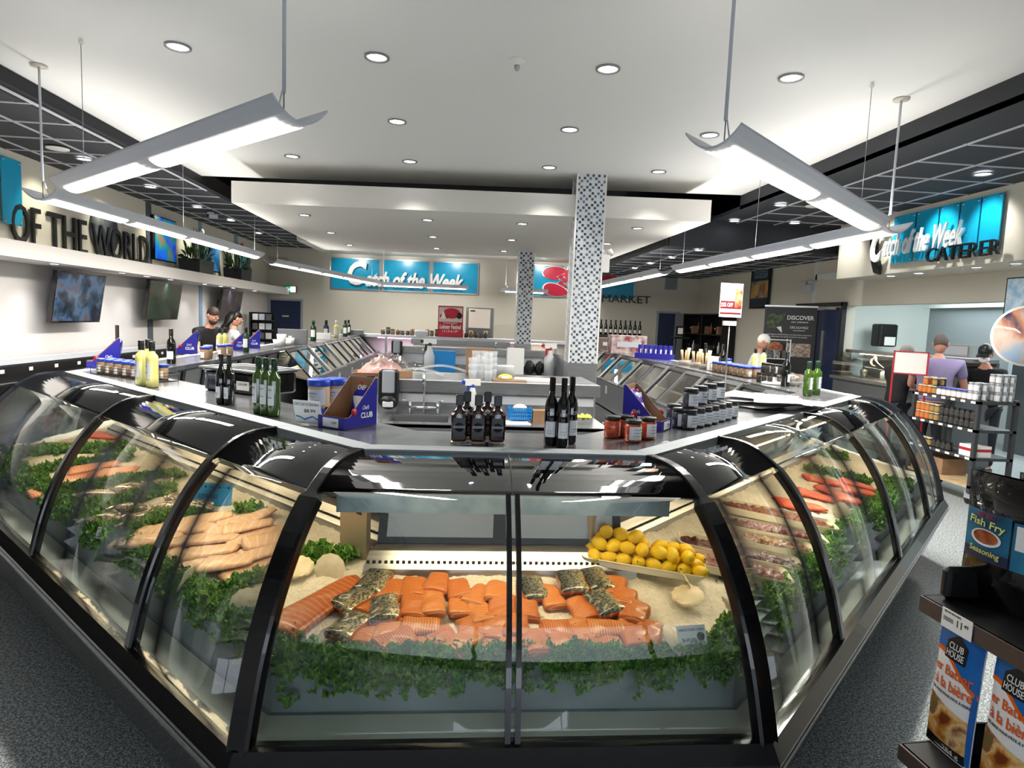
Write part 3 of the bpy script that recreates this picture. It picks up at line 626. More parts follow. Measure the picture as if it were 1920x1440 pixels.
# ================================================================== FOOD IN THE CASES
rnd = random.Random(11)
def stripe_mat(name, col, line, scale, rough=.35, dist=3, pos=(.80, .93), axis='X'):
    m = M(name, col, rough, coat=.12, sss=.03); nt = m.node_tree; b = nt.nodes['Principled BSDF']; tc = nt.nodes.new('ShaderNodeTexCoord'); w = nt.nodes.new('ShaderNodeTexWave')
    w.wave_type = 'BANDS'; w.bands_direction = axis; w.inputs['Scale'].default_value = scale; w.inputs['Distortion'].default_value = dist; w.inputs['Detail'].default_value = 1; w.inputs['Detail Scale'].default_value = .6
    nt.links.new(tc.outputs['Object'], w.inputs['Vector']); r = nt.nodes.new('ShaderNodeValToRGB'); r.color_ramp.elements[0].position, r.color_ramp.elements[1].position = pos
    r.color_ramp.elements[0].color = (*hx(col), 1); r.color_ramp.elements[1].color = (*hx(line), 1)
    nt.links.new(w.outputs['Fac'], r.inputs[0]); nt.links.new(r.outputs[0], b.inputs['Base Color'])
    n2 = nt.nodes.new('ShaderNodeTexNoise'); n2.inputs['Scale'].default_value = 45; bp = nt.nodes.new('ShaderNodeBump'); bp.inputs['Strength'].default_value = .35; bp.inputs['Distance'].default_value = .006
    nt.links.new(tc.outputs['Object'], n2.inputs['Vector']); nt.links.new(n2.outputs['Fac'], bp.inputs['Height']); nt.links.new(bp.outputs[0], b.inputs['Normal']); return m
SALMON = stripe_mat('salmon_flesh', 'b25a1e', 'd99a5a', 40, dist=4); SALMON2 = stripe_mat('salmon_flesh_pale', 'bd6a28', 'dfa468', 36, dist=3); LONGF = stripe_mat('long_salmon_flesh', 'ab5420', 'c4743e', 14, dist=5)
TROUT = stripe_mat('trout_flesh', 'e2885a', 'eeb48e', 20, dist=5); REDF = stripe_mat('red_fillet_flesh', 'e5472f', 'f08a6a', 24, dist=5); HADD = stripe_mat('pale_fillet_flesh', 'e2bb9c', 'ebcdb4', 9, dist=6, rough=.4)
def skin_mat(name, dark, mid, light, w):
    m = M(name, mid, .25, .35, coat=.4); nt = m.node_tree; b = nt.nodes['Principled BSDF']; tc = nt.nodes.new('ShaderNodeTexCoord'); s = nt.nodes.new('ShaderNodeSeparateXYZ'); nt.links.new(tc.outputs['Object'], s.inputs[0])
    mr = nt.nodes.new('ShaderNodeMapRange'); mr.inputs[1].default_value = -w/2; mr.inputs[2].default_value = w/2; nt.links.new(s.outputs[1], mr.inputs[0])
    r = nt.nodes.new('ShaderNodeValToRGB'); e = r.color_ramp.elements; e[0].color = (*hx(light), 1); e[1].color = (*hx(dark), 1); k = e.new(.5); k.color = (*hx(mid), 1); nt.links.new(mr.outputs[0], r.inputs[0])
    vo = nt.nodes.new('ShaderNodeTexNoise'); vo.inputs['Scale'].default_value = 110; vo.inputs['Detail'].default_value = 1; nt.links.new(tc.outputs['Object'], vo.inputs['Vector']); r2 = nt.nodes.new('ShaderNodeValToRGB'); r2.color_ramp.elements[0].position = .5; r2.color_ramp.elements[1].position = .54; r2.color_ramp.elements[1].color = (.75, .75, .75, 1)
    nt.links.new(vo.outputs['Fac'], r2.inputs[0]); mx = nt.nodes.new('ShaderNodeMix'); mx.data_type = 'RGBA'; mx.inputs[7].default_value = (*hx('1d1f1c'), 1)
    nt.links.new(r2.outputs[0], mx.inputs[0]); nt.links.new(r.outputs[0], mx.inputs[6]); nt.links.new(mx.outputs[2], b.inputs['Base Color']); return m
SKINS = skin_mat('salmon_skin', '2c3234', '7f8278', 'c9be98', .1)
FISHM = skin_mat('fish_skin', '5f5f5c', 'b0a392', 'e6cfc0', .12); FISHM.node_tree.nodes['Principled BSDF'].inputs['Metallic'].default_value = .2
def fillet_mesh(L, w, h, flesh, skin=None, taper=.0, seed=0, curl=0, thin=.6):
    """fillet lying along local x; curved top, cut ends; taper narrows one end"""
    mb = MB(); nu, nv = 14, 8; rr = random.Random(seed); ph = rr.uniform(0, 6)
    def edge(u): return w*.5*(1-taper*u**1.6)*(1-.22*max(0, (abs(u-.5)-.4)/.1)**2)*(1+.05*sin(9*u+ph))
    rings = []
    for i in range(nu+1):
        u = i/nu; e = edge(u); x = (u-.5)*L; hh = h*(1-thin*taper*u)*(1-.5*max(0, (abs(u-.5)-.42)/.08)**2); ring = []
        for j in range(nv+1):
            a = pi*j/nv; y = cos(a)*e; z = (sin(a)**.42)*hh*(1+.10*sin(11*u+ph+3*cos(a)))+curl*(y/w)**2+.1*h*noise.noise(Vector((x*30, y*30, seed)))
            ring.append((x+.05*w*sin(a+ph)*(.3 if 0 < i < nu else 1), y, z))
        for j in range(nv-1, 0, -1): ring.append((x, cos(pi*j/nv)*e*.96, curl*(cos(pi*j/nv)*e/w)**2-.002))
        rings.append(ring)
    if skin is None: mb.loft(rings, flesh, caps=True, smooth=True)
    else:
        n = len(rings[0]); vs = [p for r in rings for p in r]; F1, F2 = [], []
        for i in range(nu):
            for j in range(n): (F1 if j < nv and 1 <= j < nv-1 or j == 0 and False else F2).append((i*n+j, i*n+(j+1) % n, (i+1)*n+(j+1) % n, (i+1)*n+j))
        mb.add(vs, F1, skin, True); mb.add(vs, F2+[tuple(range(n-1, -1, -1)), tuple(nu*n+j for j in range(n))], flesh, True)
    return mb
def lay(o, px, py, side, ang, up=.0, tilt=0, tiltax=0):
    """put an object on the sloping ice, local x turned by ang (plan degrees from world x)"""
    c = deckpt(px, py, side); N = decknorm(side)
    if tilt: N = Matrix.Rotation(radians(tilt), 3, Vector((cos(radians(tiltax)), sin(radians(tiltax)), 0))) @ N
    o.matrix_world = frame(c+N*up, (cos(radians(ang)), sin(radians(ang)), 0), N)
    mm = o.matrix_world.copy(); o.location = mm.to_translation(); o.rotation_euler = mm.to_euler(); return o
ORD = ['first', 'second', 'third', 'fourth', 'fifth', 'sixth', 'seventh', 'eighth', 'ninth', 'tenth', 'eleventh', 'twelfth', 'thirteenth', 'fourteenth', 'fifteenth', 'sixteenth']
SM = [fillet_mesh(.125, .095, .024, SALMON, seed=i, taper=.15*(i % 3)).build('salmon_portion') for i in range(4)]+[fillet_mesh(.13, .09, .023, SALMON2, seed=i+9, taper=.2).build('salmon_portion') for i in range(3)]
SS = [fillet_mesh(.14, .105, .022, SALMON, SKINS, seed=i+20, taper=.1, curl=-.004).build('salmon_portion_skin_up') for i in range(2)]
protos = SM+SS
def meshcopy(src, name): o = bpy.data.objects.new(name, src.data); COL.objects.link(o); return o
rows = {'back row': [(735, 1112, 78), (776, 1110, 92), (818, 1104, 88), (858, 1110, 98), (896, 1124, 75), (930, 1118, 95), (1033, 1122, 96), (1150, 1108, 84), (1168, 1132, 70)],
 'second row': [(702, 1140, 60), (775, 1146, 86), (812, 1142, 90), (862, 1140, 82), (900, 1156, 100), (940, 1150, 88), (985, 1146, 92), (1090, 1150, 100), (1188, 1158, 72)],
 'third row': [(690, 1190, 65), (728, 1188, 80), (790, 1186, 10), (885, 1184, 95), (925, 1186, 84), (968, 1186, 92), (1048, 1186, 8), (1092, 1190, 95), (1136, 1190, 5), (1180, 1190, 80), (1214, 1196, 70)],
 'front row': [(742, 1214, 30), (790, 1206, 70), (830, 1208, 120), (872, 1214, 60), (912, 1217, 95), (958, 1215, 80), (1002, 1218, 88), (1046, 1216, 60), (1128, 1212, 15), (1190, 1208, 100)]}
k = 0
for rn, L in rows.items():
    for i, (x, y, a) in enumerate(L):
        o = meshcopy(SM[k % 7], 'salmon_portion'); lay(o, x, y, 2, a+rnd.uniform(-12, 12), .001+.007*(k % 3), rnd.uniform(-8, 8), rnd.uniform(0, 180)); k += 1
        tag(o, 'orange salmon portion in the front case, %s, %s from the left' % (rn, ORD[i]), 'salmon', 'orange salmon portions')
sk = [((702, 1098, 75), 'spotted skin-up salmon portion touching the tip of the long whole fillet'), ((662, 1132, 50), 'spotted skin-up salmon portion beside the long whole fillet, middle of the left ones'), ((722, 1156, 95), 'spotted skin-up salmon portion leaning over the orange ones, left side'), ((655, 1182, 60), 'spotted skin-up salmon portion lowest on the left'),
 ((998, 1112, 100), 'silvery skin-up salmon portion just right of the centre mullion'), ((1072, 1104, 92), 'gold-grey skin-up salmon portion at the back right, left of its pair'), ((1116, 1100, 100), 'gold-grey skin-up salmon portion at the back right, right of its pair'), ((1130, 1144, 112), 'gold-grey skin-up salmon portion laid over the right pile')]
for i, ((x, y, a), lb) in enumerate(sk):
    o = meshcopy(SS[i % 2], 'salmon_portion_skin_up'); lay(o, x, y, 2, a, .024 if i not in (0, 1, 3, 4) else .012, rnd.uniform(-8, 8), a); tag(o, lb, 'salmon', 'skin-up salmon portions')
for o in protos: bpy.data.objects.remove(o)
a_, b_ = deckpt(522, 1192, 2), deckpt(672, 1090, 2)
o = fillet_mesh((b_-a_).length*1.06, .15, .026, LONGF, seed=3, taper=.5).build('long_salmon_fillet'); lay(o, 598, 1138, 2, math.degrees(atan2(b_.y-a_.y, b_.x-a_.x)), .004)
tag(o, 'long whole orange salmon side lying diagonally at the left of the front case', 'salmon')
# lemons on a tray
YEL = M('lemon_yellow', 'efcc10', .38, var='e2bb08', scale=9, bump=.35, bscale=260, coat=.1); GREENT = M('stem_green', '6f7a1e', .6)
CREAMT = M('cream_tray', 'ece4c8', .35)
def tray_mesh(L, w, h, mat):
    mb = MB(); R = []
    def ring(kx, ky, z, r=.03):
        x, y = L/2*kx-r, w/2*ky-r; out = []
        for cx, cy, a0 in ((x, y, 0), (-x, y, pi/2), (-x, -y, pi), (x, -y, 3*pi/2)):
            for i in range(5): a = a0+i*pi/8; out.append((cx+r*cos(a), cy+r*sin(a), z))
        return out
    rings = [ring(.01, .01, 0, .001), ring(.93, .88, 0), ring(.97, .95, h*.7), ring(1.0, 1.0, h), ring(.985, .98, h+.003), ring(.955, .93, h*.7), ring(.92, .86, .006), ring(.01, .01, .006, .001)]
    return mb.loft(rings, mat, smooth=False)
A0, A1 = deckpt(1075, 1040, 2), deckpt(1305, 1100, 2)
lt = tray_mesh(.47, .17, .03, CREAMT).build('lemon_tray'); lay(lt, 1203, 1068, 2, -17, .022, -4, -17); tag(lt, 'long cream tray heaped with lemons in the right of the front case', 'tray')
def lemon(name='lemon'):
    t = thing(name, 'x', 'lemon')
    MB().sphere((0, 0, 0), .0255, YEL, 16, 12, f=lambda u: 1+.30*max(0, abs(u.x)-.72)/.28*.9+.16*u.x*u.x).build('rind', t)
    MB().cyl((-.035, 0, 0), .003, .004, GREENT, 8, R=Matrix.Rotation(-pi/2, 3, 'Y')).build('stem_end', t); return t
def lemon_spots():
    out = []
    lx = lt.matrix_world
    bpy.context.view_layer.update(); mw_ = lt.matrix_world
    for row, y in ((0, -.052), (0, 0), (0, .052)):
        for i in range(8): out.append((mw_ @ Vector((-.196+i*.056+(.012 if y else 0), y, .031))))
    n1 = len(out)
    for y in (-.027, .027):
        for i in range(7): out.append(mw_ @ Vector((-.172+i*.056+rnd.uniform(-.006, .006), y, .031+.041)))
    for i in range(3): out.append(mw_ @ Vector((-.15+i*.056, .0, .031+.079)))
    return out, n1
spots, n1 = lemon_spots(); L = lemon(); labs = []
for i in range(len(spots)):
    if i < n1: labs.append('lemon in the tray, bottom layer, %s row, %s from the left' % (('front', 'middle', 'back')[i//8], ORD[i % 8]))
    elif i < n1+14: labs.append('lemon in the tray, upper layer, %s row, %s from the left' % (('front', 'back')[(i-n1)//7], ORD[(i-n1) % 7]))
    else: labs.append('yellow lemon on top of the heap, %s from the left end' % ORD[i-n1-14])
for i, o in enumerate(place(L, [(*p, rnd.uniform(0, 6.3)) for p in spots], labs, 'lemons on the cream tray')): o.rotation_euler = (rnd.uniform(-.5, .5), rnd.uniform(-.6, .6), o.rotation_euler[2])
# scallop shells
SHELL = M('scallop_shell', 'eadfc4', .45, var='dccdaa', scale=25)
def shell_mesh(R=.055, fold=0):
    mb = MB(); n, m = 22, 6; rings = []
    for j in range(m+1):
        k = j/m; row = []
        for i in range(n+1):
            th = -pi/2+.3+(2*pi-.6)*i/n; rib = 1+.05*(i % 2)*k; cx_, cy_ = R*cos(th)*rib, R*sin(th)*rib
            row.append((k*cx_, -R+k*(cy_+R), .24*R*sin(pi*min(1, k*.95))*(1-.3*abs(cos(th)))+.004*(i % 2)*k))
        rings.append(row)
    mb.loft(rings, SHELL, closed=False, smooth=True); mb.loft([[(x, y, z+.0018) for x, y, z in r] for r in rings], SHELL, closed=False, smooth=True)
    mb.box((0, -R*.8, .004), (R*.7, R*.16, .006), SHELL); return mb
sh = shell_mesh().build('scallop_shell')
ss = [(628, 1062, 1, 0, 70, 'cream scallop shell in front of the small kale row, left of the front case'), (560, 1075, 1, 30, 20, 'scallop shell partly behind the left corner rib'), (470, 1140, 1, 0, 45, 'pale scallop shell in the narrow left angled case'), (1262, 1108, 2, 100, 60, 'scallop shell standing on edge at the near corner of the lemon tray'), (1290, 1128, 2, -60, 15, 'scallop shell lying flat below the lemon tray'),
 (1345, 1162, 2, 100, 60, 'scallop shell standing on edge near the right corner rib'), (1246, 1218, 2, 80, 40, 'scallop shell beside the salmon price card'), (1392, 1110, 3, 90, 60, 'scallop shell standing right of the right corner rib'), (1565, 962, 3, 0, 60, 'white scallop shell behind the farthest marinade tray'), (1575, 1000, 3, 60, 60, 'white scallop shell by the kale border of the tray case'), (1516, 1030, 3, 60, 60, 'white scallop shell at the end of the middle marinade tray'), (5, 865, 1, 0, 60, 'scallop shell at the far left beside the kale')]
for i, (x, y, s_, a, tl, lb) in enumerate(ss):
    o = sh if i == 0 else meshcopy(sh, 'scallop_shell'); lay(o, x, y, s_, a, .012+.045*sin(radians(tl)), tl, a); tag(o, lb, 'shell', 'scallop shells on the ice')
# price cards
CARDB = M('card_blue', '2f86c4', .4)
def price_card(px, py, side, l1, l2, label, face=0, w=.085, h=.062, seal=False, name='price_card', tl=68):
    t = thing(name, label, 'price card'); c = MB().box((0, 0, 0), (w, h, .001), PAPER)
    c.build('card', t); m = MB(); m.text(l1, frame((0, h*.33, .0008), (1, 0, 0), (0, 0, 1)), w*.86, h*.1, INK, .0004); m.text(l2, frame((-w*.1, -h*.08, .0008), (1, 0, 0), (0, 0, 1)), w*.5, h*.2, INK, .0004); m.build('lettering', t)
    m = MB(); pts = [(-w/2+w*i/12, -h*.33+h*.09*sin(i/12*5.5-.5)) for i in range(13)]
    for dy, tt in ((0, .05), (-.07*h/.062*.062/h*h, .0)):
        pass
    m.add([(x, y+h*.03, .0007) for x, y in pts]+[(x, y-h*.04, .0007) for x, y in pts], [(i, i+1, 14+i, 13+i) for i in range(12)], CARDB)
    m.add([(x, y-h*.07, .0007) for x, y in pts]+[(x, max(-h/2, y-h*.12), .0007) for x, y in pts], [(i, i+1, 14+i, 13+i) for i in range(12)], CARDB); m.build('wave_stripe', t)
    if seal: MB().cyl((w*.3, h*.06, .0006), h*.17, .0005, BLK, 18).build('seal', t)
    p = deckpt(px, py, side); N = Vector((0, -1, 0)); x = Vector((1, 0, 0)); th = radians(face); x = Vector((cos(th), sin(th), 0)); n = x.cross(Vector((0, 0, 1))); n = Vector((sin(th), -cos(th), 0)); nn = (n*sin(radians(tl))+Vector((0, 0, 1))*cos(radians(tl))).normalized()
    mm = frame(p+Vector((0, 0, h*.5)), x, nn); t.location = mm.to_translation(); t.rotation_euler = mm.to_euler(); return t
pc = price_card(1296, 1226, 2, 'HARBOUR ATLANTIC SALMON', '$4.49/100g', 'white price card with a round seal, stuck in the ice beside the salmon', 8, .1, .078, True, tl=60); pc.location.z += .012
price_card(350, 1105, 1, 'FRESH HADDOCK', '$3.19/100g', 'price card seen almost edge-on below the pale fillets', -100, .07, .085)
price_card(192, 1010, 1, 'RED SNAPPER', '$2.99/100g', 'price card beside the small whole fish and the kale corner', -20, .06, .05, True)
price_card(118, 945, 1, 'SEA BREAM', '$2.49/100g', 'price card between the large whole fish and the left border kale', -25, .06, .05)
price_card(50, 905, 1, 'TROUT', '$3.49/100g', 'grey price card left of the trout fillets, under the border kale', -25, .07, .05)
price_card(1563, 1018, 3, 'MARINATED SALMON', '$3.99/100g', 'price card standing by the end of the far marinade trays', 62, .06, .055, True)
price_card(1500, 1085, 3, 'MARINATED TILAPIA', '$2.99/100g', 'price card turned sideways beside the nearest marinade tray', 100, .06, .06)
# blue sign in left case
t = price_card(398, 948, 1, 'FISH', 'SUSTAINABLE', 'blue fish-shaped sign card at the back of the left angled case', -10, .2, .11, tl=80); kids(t)[0].data.materials[0] = CARDB
# pale fillets, left case
FM = [fillet_mesh(.21, .12, .016, HADD, seed=i+40, taper=.5).build('pale_fillet') for i in range(4)]
L = []
for r_, (y, x0, x1, n) in enumerate(((983, 335, 480, 6), (1003, 300, 500, 7), (1025, 262, 508, 8), (1047, 330, 500, 6), (1066, 345, 470, 4))):
    for i in range(n): L.append((x0+(x1-x0)*i/(n-1), y+rnd.uniform(-3, 3), r_, i))
for k, (x, y, r_, i) in enumerate(L):
    o = meshcopy(FM[k % 4], 'pale_fillet'); lay(o, x, y, 1, -20+rnd.uniform(-16, 16)+(60 if k % 5 == 0 else 25), .004+.012*(k % 3)+(.008 if r_ in (1, 2) else 0), rnd.uniform(-7, 7), rnd.uniform(0, 180))
    tag(o, 'pale pink fish fillet in the left pile, %s row, %s from the left' % (('back', 'second', 'middle', 'fourth', 'front')[r_], ORD[i]), 'fish fillet', 'pale pink fillets')
for o in FM: bpy.data.objects.remove(o)
# trout and red fillets
def fil(px0, py0, px1, py1, side, w, mat, label, name, up=.004, h=.014, seed=0, taper=.45):
    a, b = deckpt(px0, py0, side), deckpt(px1, py1, side); o = fillet_mesh((b-a).length, w, h, mat, seed=seed, taper=taper).build(name)
    lay(o, (px0+px1)/2, (py0+py1)/2, side, math.degrees(atan2(b.y-a.y, b.x-a.x)), up); return tag(o, label, 'fish fillet')
for i, (c, lb) in enumerate((((55, 930, 150, 902), 'nearest orange trout fillet by the left border kale'), ((100, 912, 205, 888), 'orange trout fillet overlapping the nearest one'), ((130, 892, 225, 874), 'orange trout fillet at the back of its pile'), ((170, 902, 262, 888), 'orange trout fillet at the right end of its pile'))): fil(*c, 1, .17, TROUT, lb, 'trout_fillet', .003+.009*i, seed=i+60)
for i, (c, lb) in enumerate((((20, 840, 70, 836), 'small pale pink fillet far left between two kale rows'), ((62, 838, 130, 834), 'reddish fillet far left, middle of its row'), ((120, 836, 200, 838), 'orange fillet far left, right end of its row'), ((165, 815, 225, 822), 'orange-red fillet at the very back left'))): fil(*c, 1, .12, (HADD, REDF, TROUT, REDF)[i], lb, 'small_fillet', .004, seed=i+70)
for i, (c, lb) in enumerate((((1490, 920, 1580, 945), 'glossy red fillet, nearest of the red pile on the right'), ((1530, 915, 1612, 948), 'glossy red fillet in the middle of the red pile'), ((1575, 922, 1640, 935), 'glossy red fillet at the glass end of the red pile'), ((1508, 896, 1590, 912), 'long red fillet behind the red pile'), ((1575, 905, 1640, 922), 'red fillet with dark skin beside the rear kale'), ((1560, 938, 1615, 950), 'thick red fillet end piece facing the glass'), ((1455, 942, 1545, 955), 'thin red fillet with skin between the red pile and the trays'))): fil(*c, 3, .15, REDF, lb, 'red_fillet', .004+.01*(i % 3), seed=i+80)
# whole fish
def fish_mesh(L, h, mat):
    mb = MB(); rings = []; pr = [(0, .05), (.05, .28), (.14, .62), (.28, .92), (.42, 1), (.58, .85), (.74, .5), (.84, .2), (.88, .16)]
    for u, k in pr: rings.append([((.5-u)*L, cos(2*pi*j/14)*h/2*k, .022+sin(2*pi*j/14)*.022*k**.7) for j in range(14)])
    mb.loft(rings, mat, caps=True, smooth=True)
    mb.add([(-.37*L, 0, .024), (-.5*L, h*.42, .02), (-.46*L, 0, .024), (-.5*L, -h*.42, .02), (-.37*L, 0, .018), (-.5*L, h*.42, .016), (-.46*L, 0, .018), (-.5*L, -h*.42, .016)], [(0, 1, 2), (0, 2, 3), (6, 5, 4), (7, 6, 4), (0, 4, 5, 1), (1, 5, 6, 2), (2, 6, 7, 3), (3, 7, 4, 0)], mat)
    mb.add([(.2*L, h*.44, .025), (0, h*.62, .022), (-.2*L, h*.36, .025), (.2*L, h*.44, .018), (0, h*.62, .018), (-.2*L, h*.36, .018)], [(0, 1, 2), (5, 4, 3), (0, 3, 4, 1), (1, 4, 5, 2)], mat)
    return mb
EYE_W = M('fish_eye', 'e8e4da', .2)
def fish(px0, py0, px1, py1, h, label):   # head at px0
    a, b = deckpt(px0, py0, 1), deckpt(px1, py1, 1); L = (b-a).length; t = thing('whole_fish', label, 'fish', group='whole fish on the ice'); fish_mesh(L, h, FISHM).build('body', t)
    MB().sphere((.40*L, h*.12, .037), .008, EYE_W, 10, 6).build('eye', t)
    MB().add([(.22*L, -.01, .045), (.1*L, -h*.22, .043), (.13*L, .0, .046), (.22*L, -.01, .043), (.1*L, -h*.22, .041), (.13*L, .0, .044)], [(0, 1, 2), (5, 4, 3), (0, 3, 4, 1), (1, 4, 5, 2), (2, 5, 3, 0)], FISHM).build('pectoral_fin', t)
    lay(t, (px0+px1)/2, (py0+py1)/2, 1, math.degrees(atan2(a.y-b.y, a.x-b.x)), .002)
fish(135, 940, 232, 932, .13, 'large silver whole fish nearest the glass, head towards the price card'); fish(275, 918, 200, 926, .13, 'large silver whole fish behind the nearest large one'); fish(330, 912, 262, 916, .12, 'large whole fish farthest back of the large ones')
fish(232, 980, 150, 984, .1, 'small whole fish by the kale corner, left of the small group'); fish(296, 985, 232, 974, .11, 'small whole fish in the middle of the small group'); fish(278, 962, 208, 958, .1, 'small whole fish behind the small group'); fish(255, 998, 205, 1000, .1, 'small whole fish lowest in the small group, beside its price card')
fish(352, 952, 282, 962, .1, 'whole fish right of the small group, against the rib'); fish(310, 945, 352, 938, .1, 'whole fish at the back right, partly behind the blue card'); fish(402, 962, 345, 948, .1, 'dark-backed whole fish in front of the blue card')
# marinade trays
CLTRAY = M('marinade_tray', 'e4ddc9', .3)
def marin(px0, py0, px1, py1, w, col, col2, label):
    a, b = deckpt(px0, py0, 3), deckpt(px1, py1, 3); L = (b-a).length; t = thing('marinade_tray', label, 'food tray', group='marinade trays on the ice')
    tray_mesh(L, w, .034, CLTRAY).build('tray', t); m = M('marinade_'+col, col2, .4, var=col, scale=38, bump=1, bscale=70, coat=.1); s = random.Random(int(px0))
    f = lambda u, v_: ((u-.5)*L*.92, (v_-.5)*w*.86, .014+.026*sin(pi*v_)**.4*sin(pi*min(1, max(0, u)))**.3+.016*noise.noise(Vector((u*L*38, v_*w*38, px0)))+.008*noise.noise(Vector((u*L*90, v_*w*90, px0))))
    g = MB().grid(f, 44, 12, m).build('marinated_fish', t, fix=False)
    lay(t, (px0+px1)/2, (py0+py1)/2, 3, math.degrees(atan2(b.y-a.y, b.x-a.x)), .006)
marin(1345, 952, 1565, 1000, .13, '82421f', '5e2a14', 'cream tray of brown marinated fish, farthest back beside the scallop shells')
marin(1325, 982, 1545, 1025, .13, '6c2a1c', '481810', 'cream tray of dark red marinated fish, second from the back')
marin(1345, 1012, 1525, 1045, .12, '80541f', '5c3814', 'cream tray of golden herb marinated fish, in the middle')
marin(1265, 1020, 1500, 1075, .13, '54201a', '381210', 'cream tray of wine-red marinated fish, second from the front')
marin(1240, 1045, 1478, 1098, .14, '7c3526', '58201a', 'cream tray of pinkish brown marinated fish, nearest the glass')
# ================================================================== GOODS ON THE COUNTER
ZT = 1.273
def C(x, y, z=ZT): p = atz(x, y, z); return (p.x, p.y, z)
def R5(px, py):
    k = 2.86 if px > 861 else -2.42
    if px > 1480: p = atz(px, py, ZT); return (min(p.x, 3.0), p.y, ZT)
    p = atx(px, py, k); return (k+rnd.uniform(-.05, .05), p.y, ZT)
def grp(name, label, cat): return thing(name, label, cat)
BG = M('black_bottle', '0b0d0b', .06, coat=.6); BCAP = M('black_cap', '17181a', .35); SYRUP = M('maple_syrup', '2a0d08', .08, coat=.8); CLG = M('bottle_glass_tint', 'c9c3bd', .06, alpha=.45); OLIVE = M('green_oil', '3f5f12', .08, coat=.8, var='35520f', scale=6)
YJ = M('yellow_juice', 'e0da84', .15, coat=.6); DKGREEN = M('dark_green', '143a20', .3); SILV = M('silver_print', 'c9ccd0', .3, .5); SALSA = M('salsa', 'a83a20', .25, var='d0603a', scale=60, coat=.5, bump=.4); SPICE = M('spice', 'a98f74', .5, var='8a6a4c', scale=80)
BEIGE = M('beige_powder', 'c9ac8c', .5)
# maple syrup bottles
t = grp('syrup_bottle', 'x', 'bottle')
m = MB(); m.rbox((0, 0, .064), (.062, .062, .112), SYRUP, .014, zr=.008); m.loft([[(x*k, y*k, z) for x, y in [(.031*cos(a*pi/8), .031*sin(a*pi/8)) for a in range(16)]] for k, z in ((.9, .118), (.55, .13), (.34, .138), (.34, .165))], SYRUP, caps=True, smooth=True); m.build('bottle_body', t)
MB().rbox((0, 0, .005), (.063, .063, .01), CLG, .014).build('glass_base', t)
MB().rbox((0, 0, .166), (.03, .03, .042), BCAP, .005).build('cap', t)
m = MB(); m.box((0, -.0325, .066), (.042, .0015, .07), M('syrup_label', '10181e', .35)); m.cyl((0, -.0335, .066), .019, .001, M('badge_grey', '565b60', .4), 20, R=Matrix.Rotation(pi/2, 3, 'X')); m.cyl((0, -.0336, .066), .017, .0012, M('syrup_label', '10181e'), 20, R=Matrix.Rotation(pi/2, 3, 'X')); m.box((0, -.0352, .067), (.042, .0008, .009), M('label_grey', '8a8f94', .4))
m.text('MAPLE', frame((0, -.0357, .067), (1, 0, 0), (0, -1, 0)), .032, .006, INK, .0003); m.build('front_label', t); MB().cyl((0, -.0318, .105), .013, .0012, SILV, 18, R=Matrix.Rotation(pi/2, 3, 'X')).build('neck_badge', t)
place(t, [C(860, 830), C(895, 830.5), C(931, 831), C(874, 820), C(912, 820)], ['dark maple syrup bottle on the front counter, left one of the front row', 'dark maple syrup bottle on the front counter, middle of the front row', 'dark maple syrup bottle on the front counter, right one of the front row', 'dark maple syrup bottle in the back row, left', 'dark maple syrup bottle in the back row, right'], 'maple syrup bottles on the front counter')
tag(MB().box((*C(870, 833)[:2], ZT+.0005), (.055, .02, .001), PAPER, rz=.1).build('receipt_slip'), 'white paper slip lying before the left maple syrup bottles', 'paper')
def wine(name, glass, labels=1, H=.265, r=.0255, cap=BCAP, txt='CBV', lab=LABEL, tcol=SILV):
    t = grp(name, 'x', 'bottle'); k = H/.265
    MB().lathe([(r*.9, 0), (r, .004), (r, .155*k), (r*.85, .175*k), (r*.45, .195*k), (r*.42, .24*k)], glass, n=20).build('bottle_body', t)
    MB().lathe([(r*.46, .212*k), (r*.46, .262*k), (r*.5, .263*k), (r*.5, H), (r*.3, H+.001)], cap, n=16).build('cap_sleeve', t)
    m = MB(); wrap(m, r+.0005, .035*k, .095*k, lab); wraptext(m, 'ACETO BALSAMICO', r+.0009, .06*k, .026, .003, INK); wraptext(m, 'DI MODENA', r+.0009, .05*k, .02, .003, INK); m.build('front_label', t)
    if txt: m = MB(); wraptext(m, txt, r+.0006, .125*k, .03, .014, tcol); m.build('printed_logo', t)
    return t
W1 = wine('balsamic_bottle', BG)
place(W1, [(*C(1031, 834), -.2), (*C(1053, 837), 0), (*C(1068, 831), .5)], ['tall black balsamic bottle on the front counter, left of the three', 'tall black balsamic bottle on the front counter, nearest of the three', 'tall black balsamic bottle on the front counter, right rear of the three'], 'balsamic bottles on the front counter')
W2 = wine('balsamic_bottle', BG, H=.25, txt=None)
place(W2, [(*C(415, 757), -.7), (*C(430, 759), -.7)], ['black bottle with white label on the left counter, left of the pair', 'black bottle with white label on the left counter, right of the pair'], 'black bottle pair on the left angled counter')
def oil(name, fluid, H, r, cap=DKGREEN, lab=LABEL):
    t = grp(name, 'x', 'bottle'); k = H/.26
    MB().lathe([(r*.85, 0), (r*.97, .006), (r, .05*k), (r*.96, .1*k), (r, .16*k), (r*.93, .178*k), (r*.5, .196*k), (r*.46, .22*k)], fluid, n=4 if 0 else 18).build('bottle_body', t)
    MB().lathe([(r*.5, .205*k), (r*.5, .258*k), (r*.46, H)], cap, n=16).build('cap_sleeve', t)
    m = MB(); wrap(m, r+.0006, .05*k, .14*k, lab, span=1.5); wraptext(m, 'HUILE', r+.001, .12*k, .02, .006, DKGREEN); wraptext(m, 'OLIVE OIL', r+.001, .085*k, .022, .004, INK); m.build('front_label', t); return t
O1 = oil('olive_oil_bottle', OLIVE, .262, .0275)
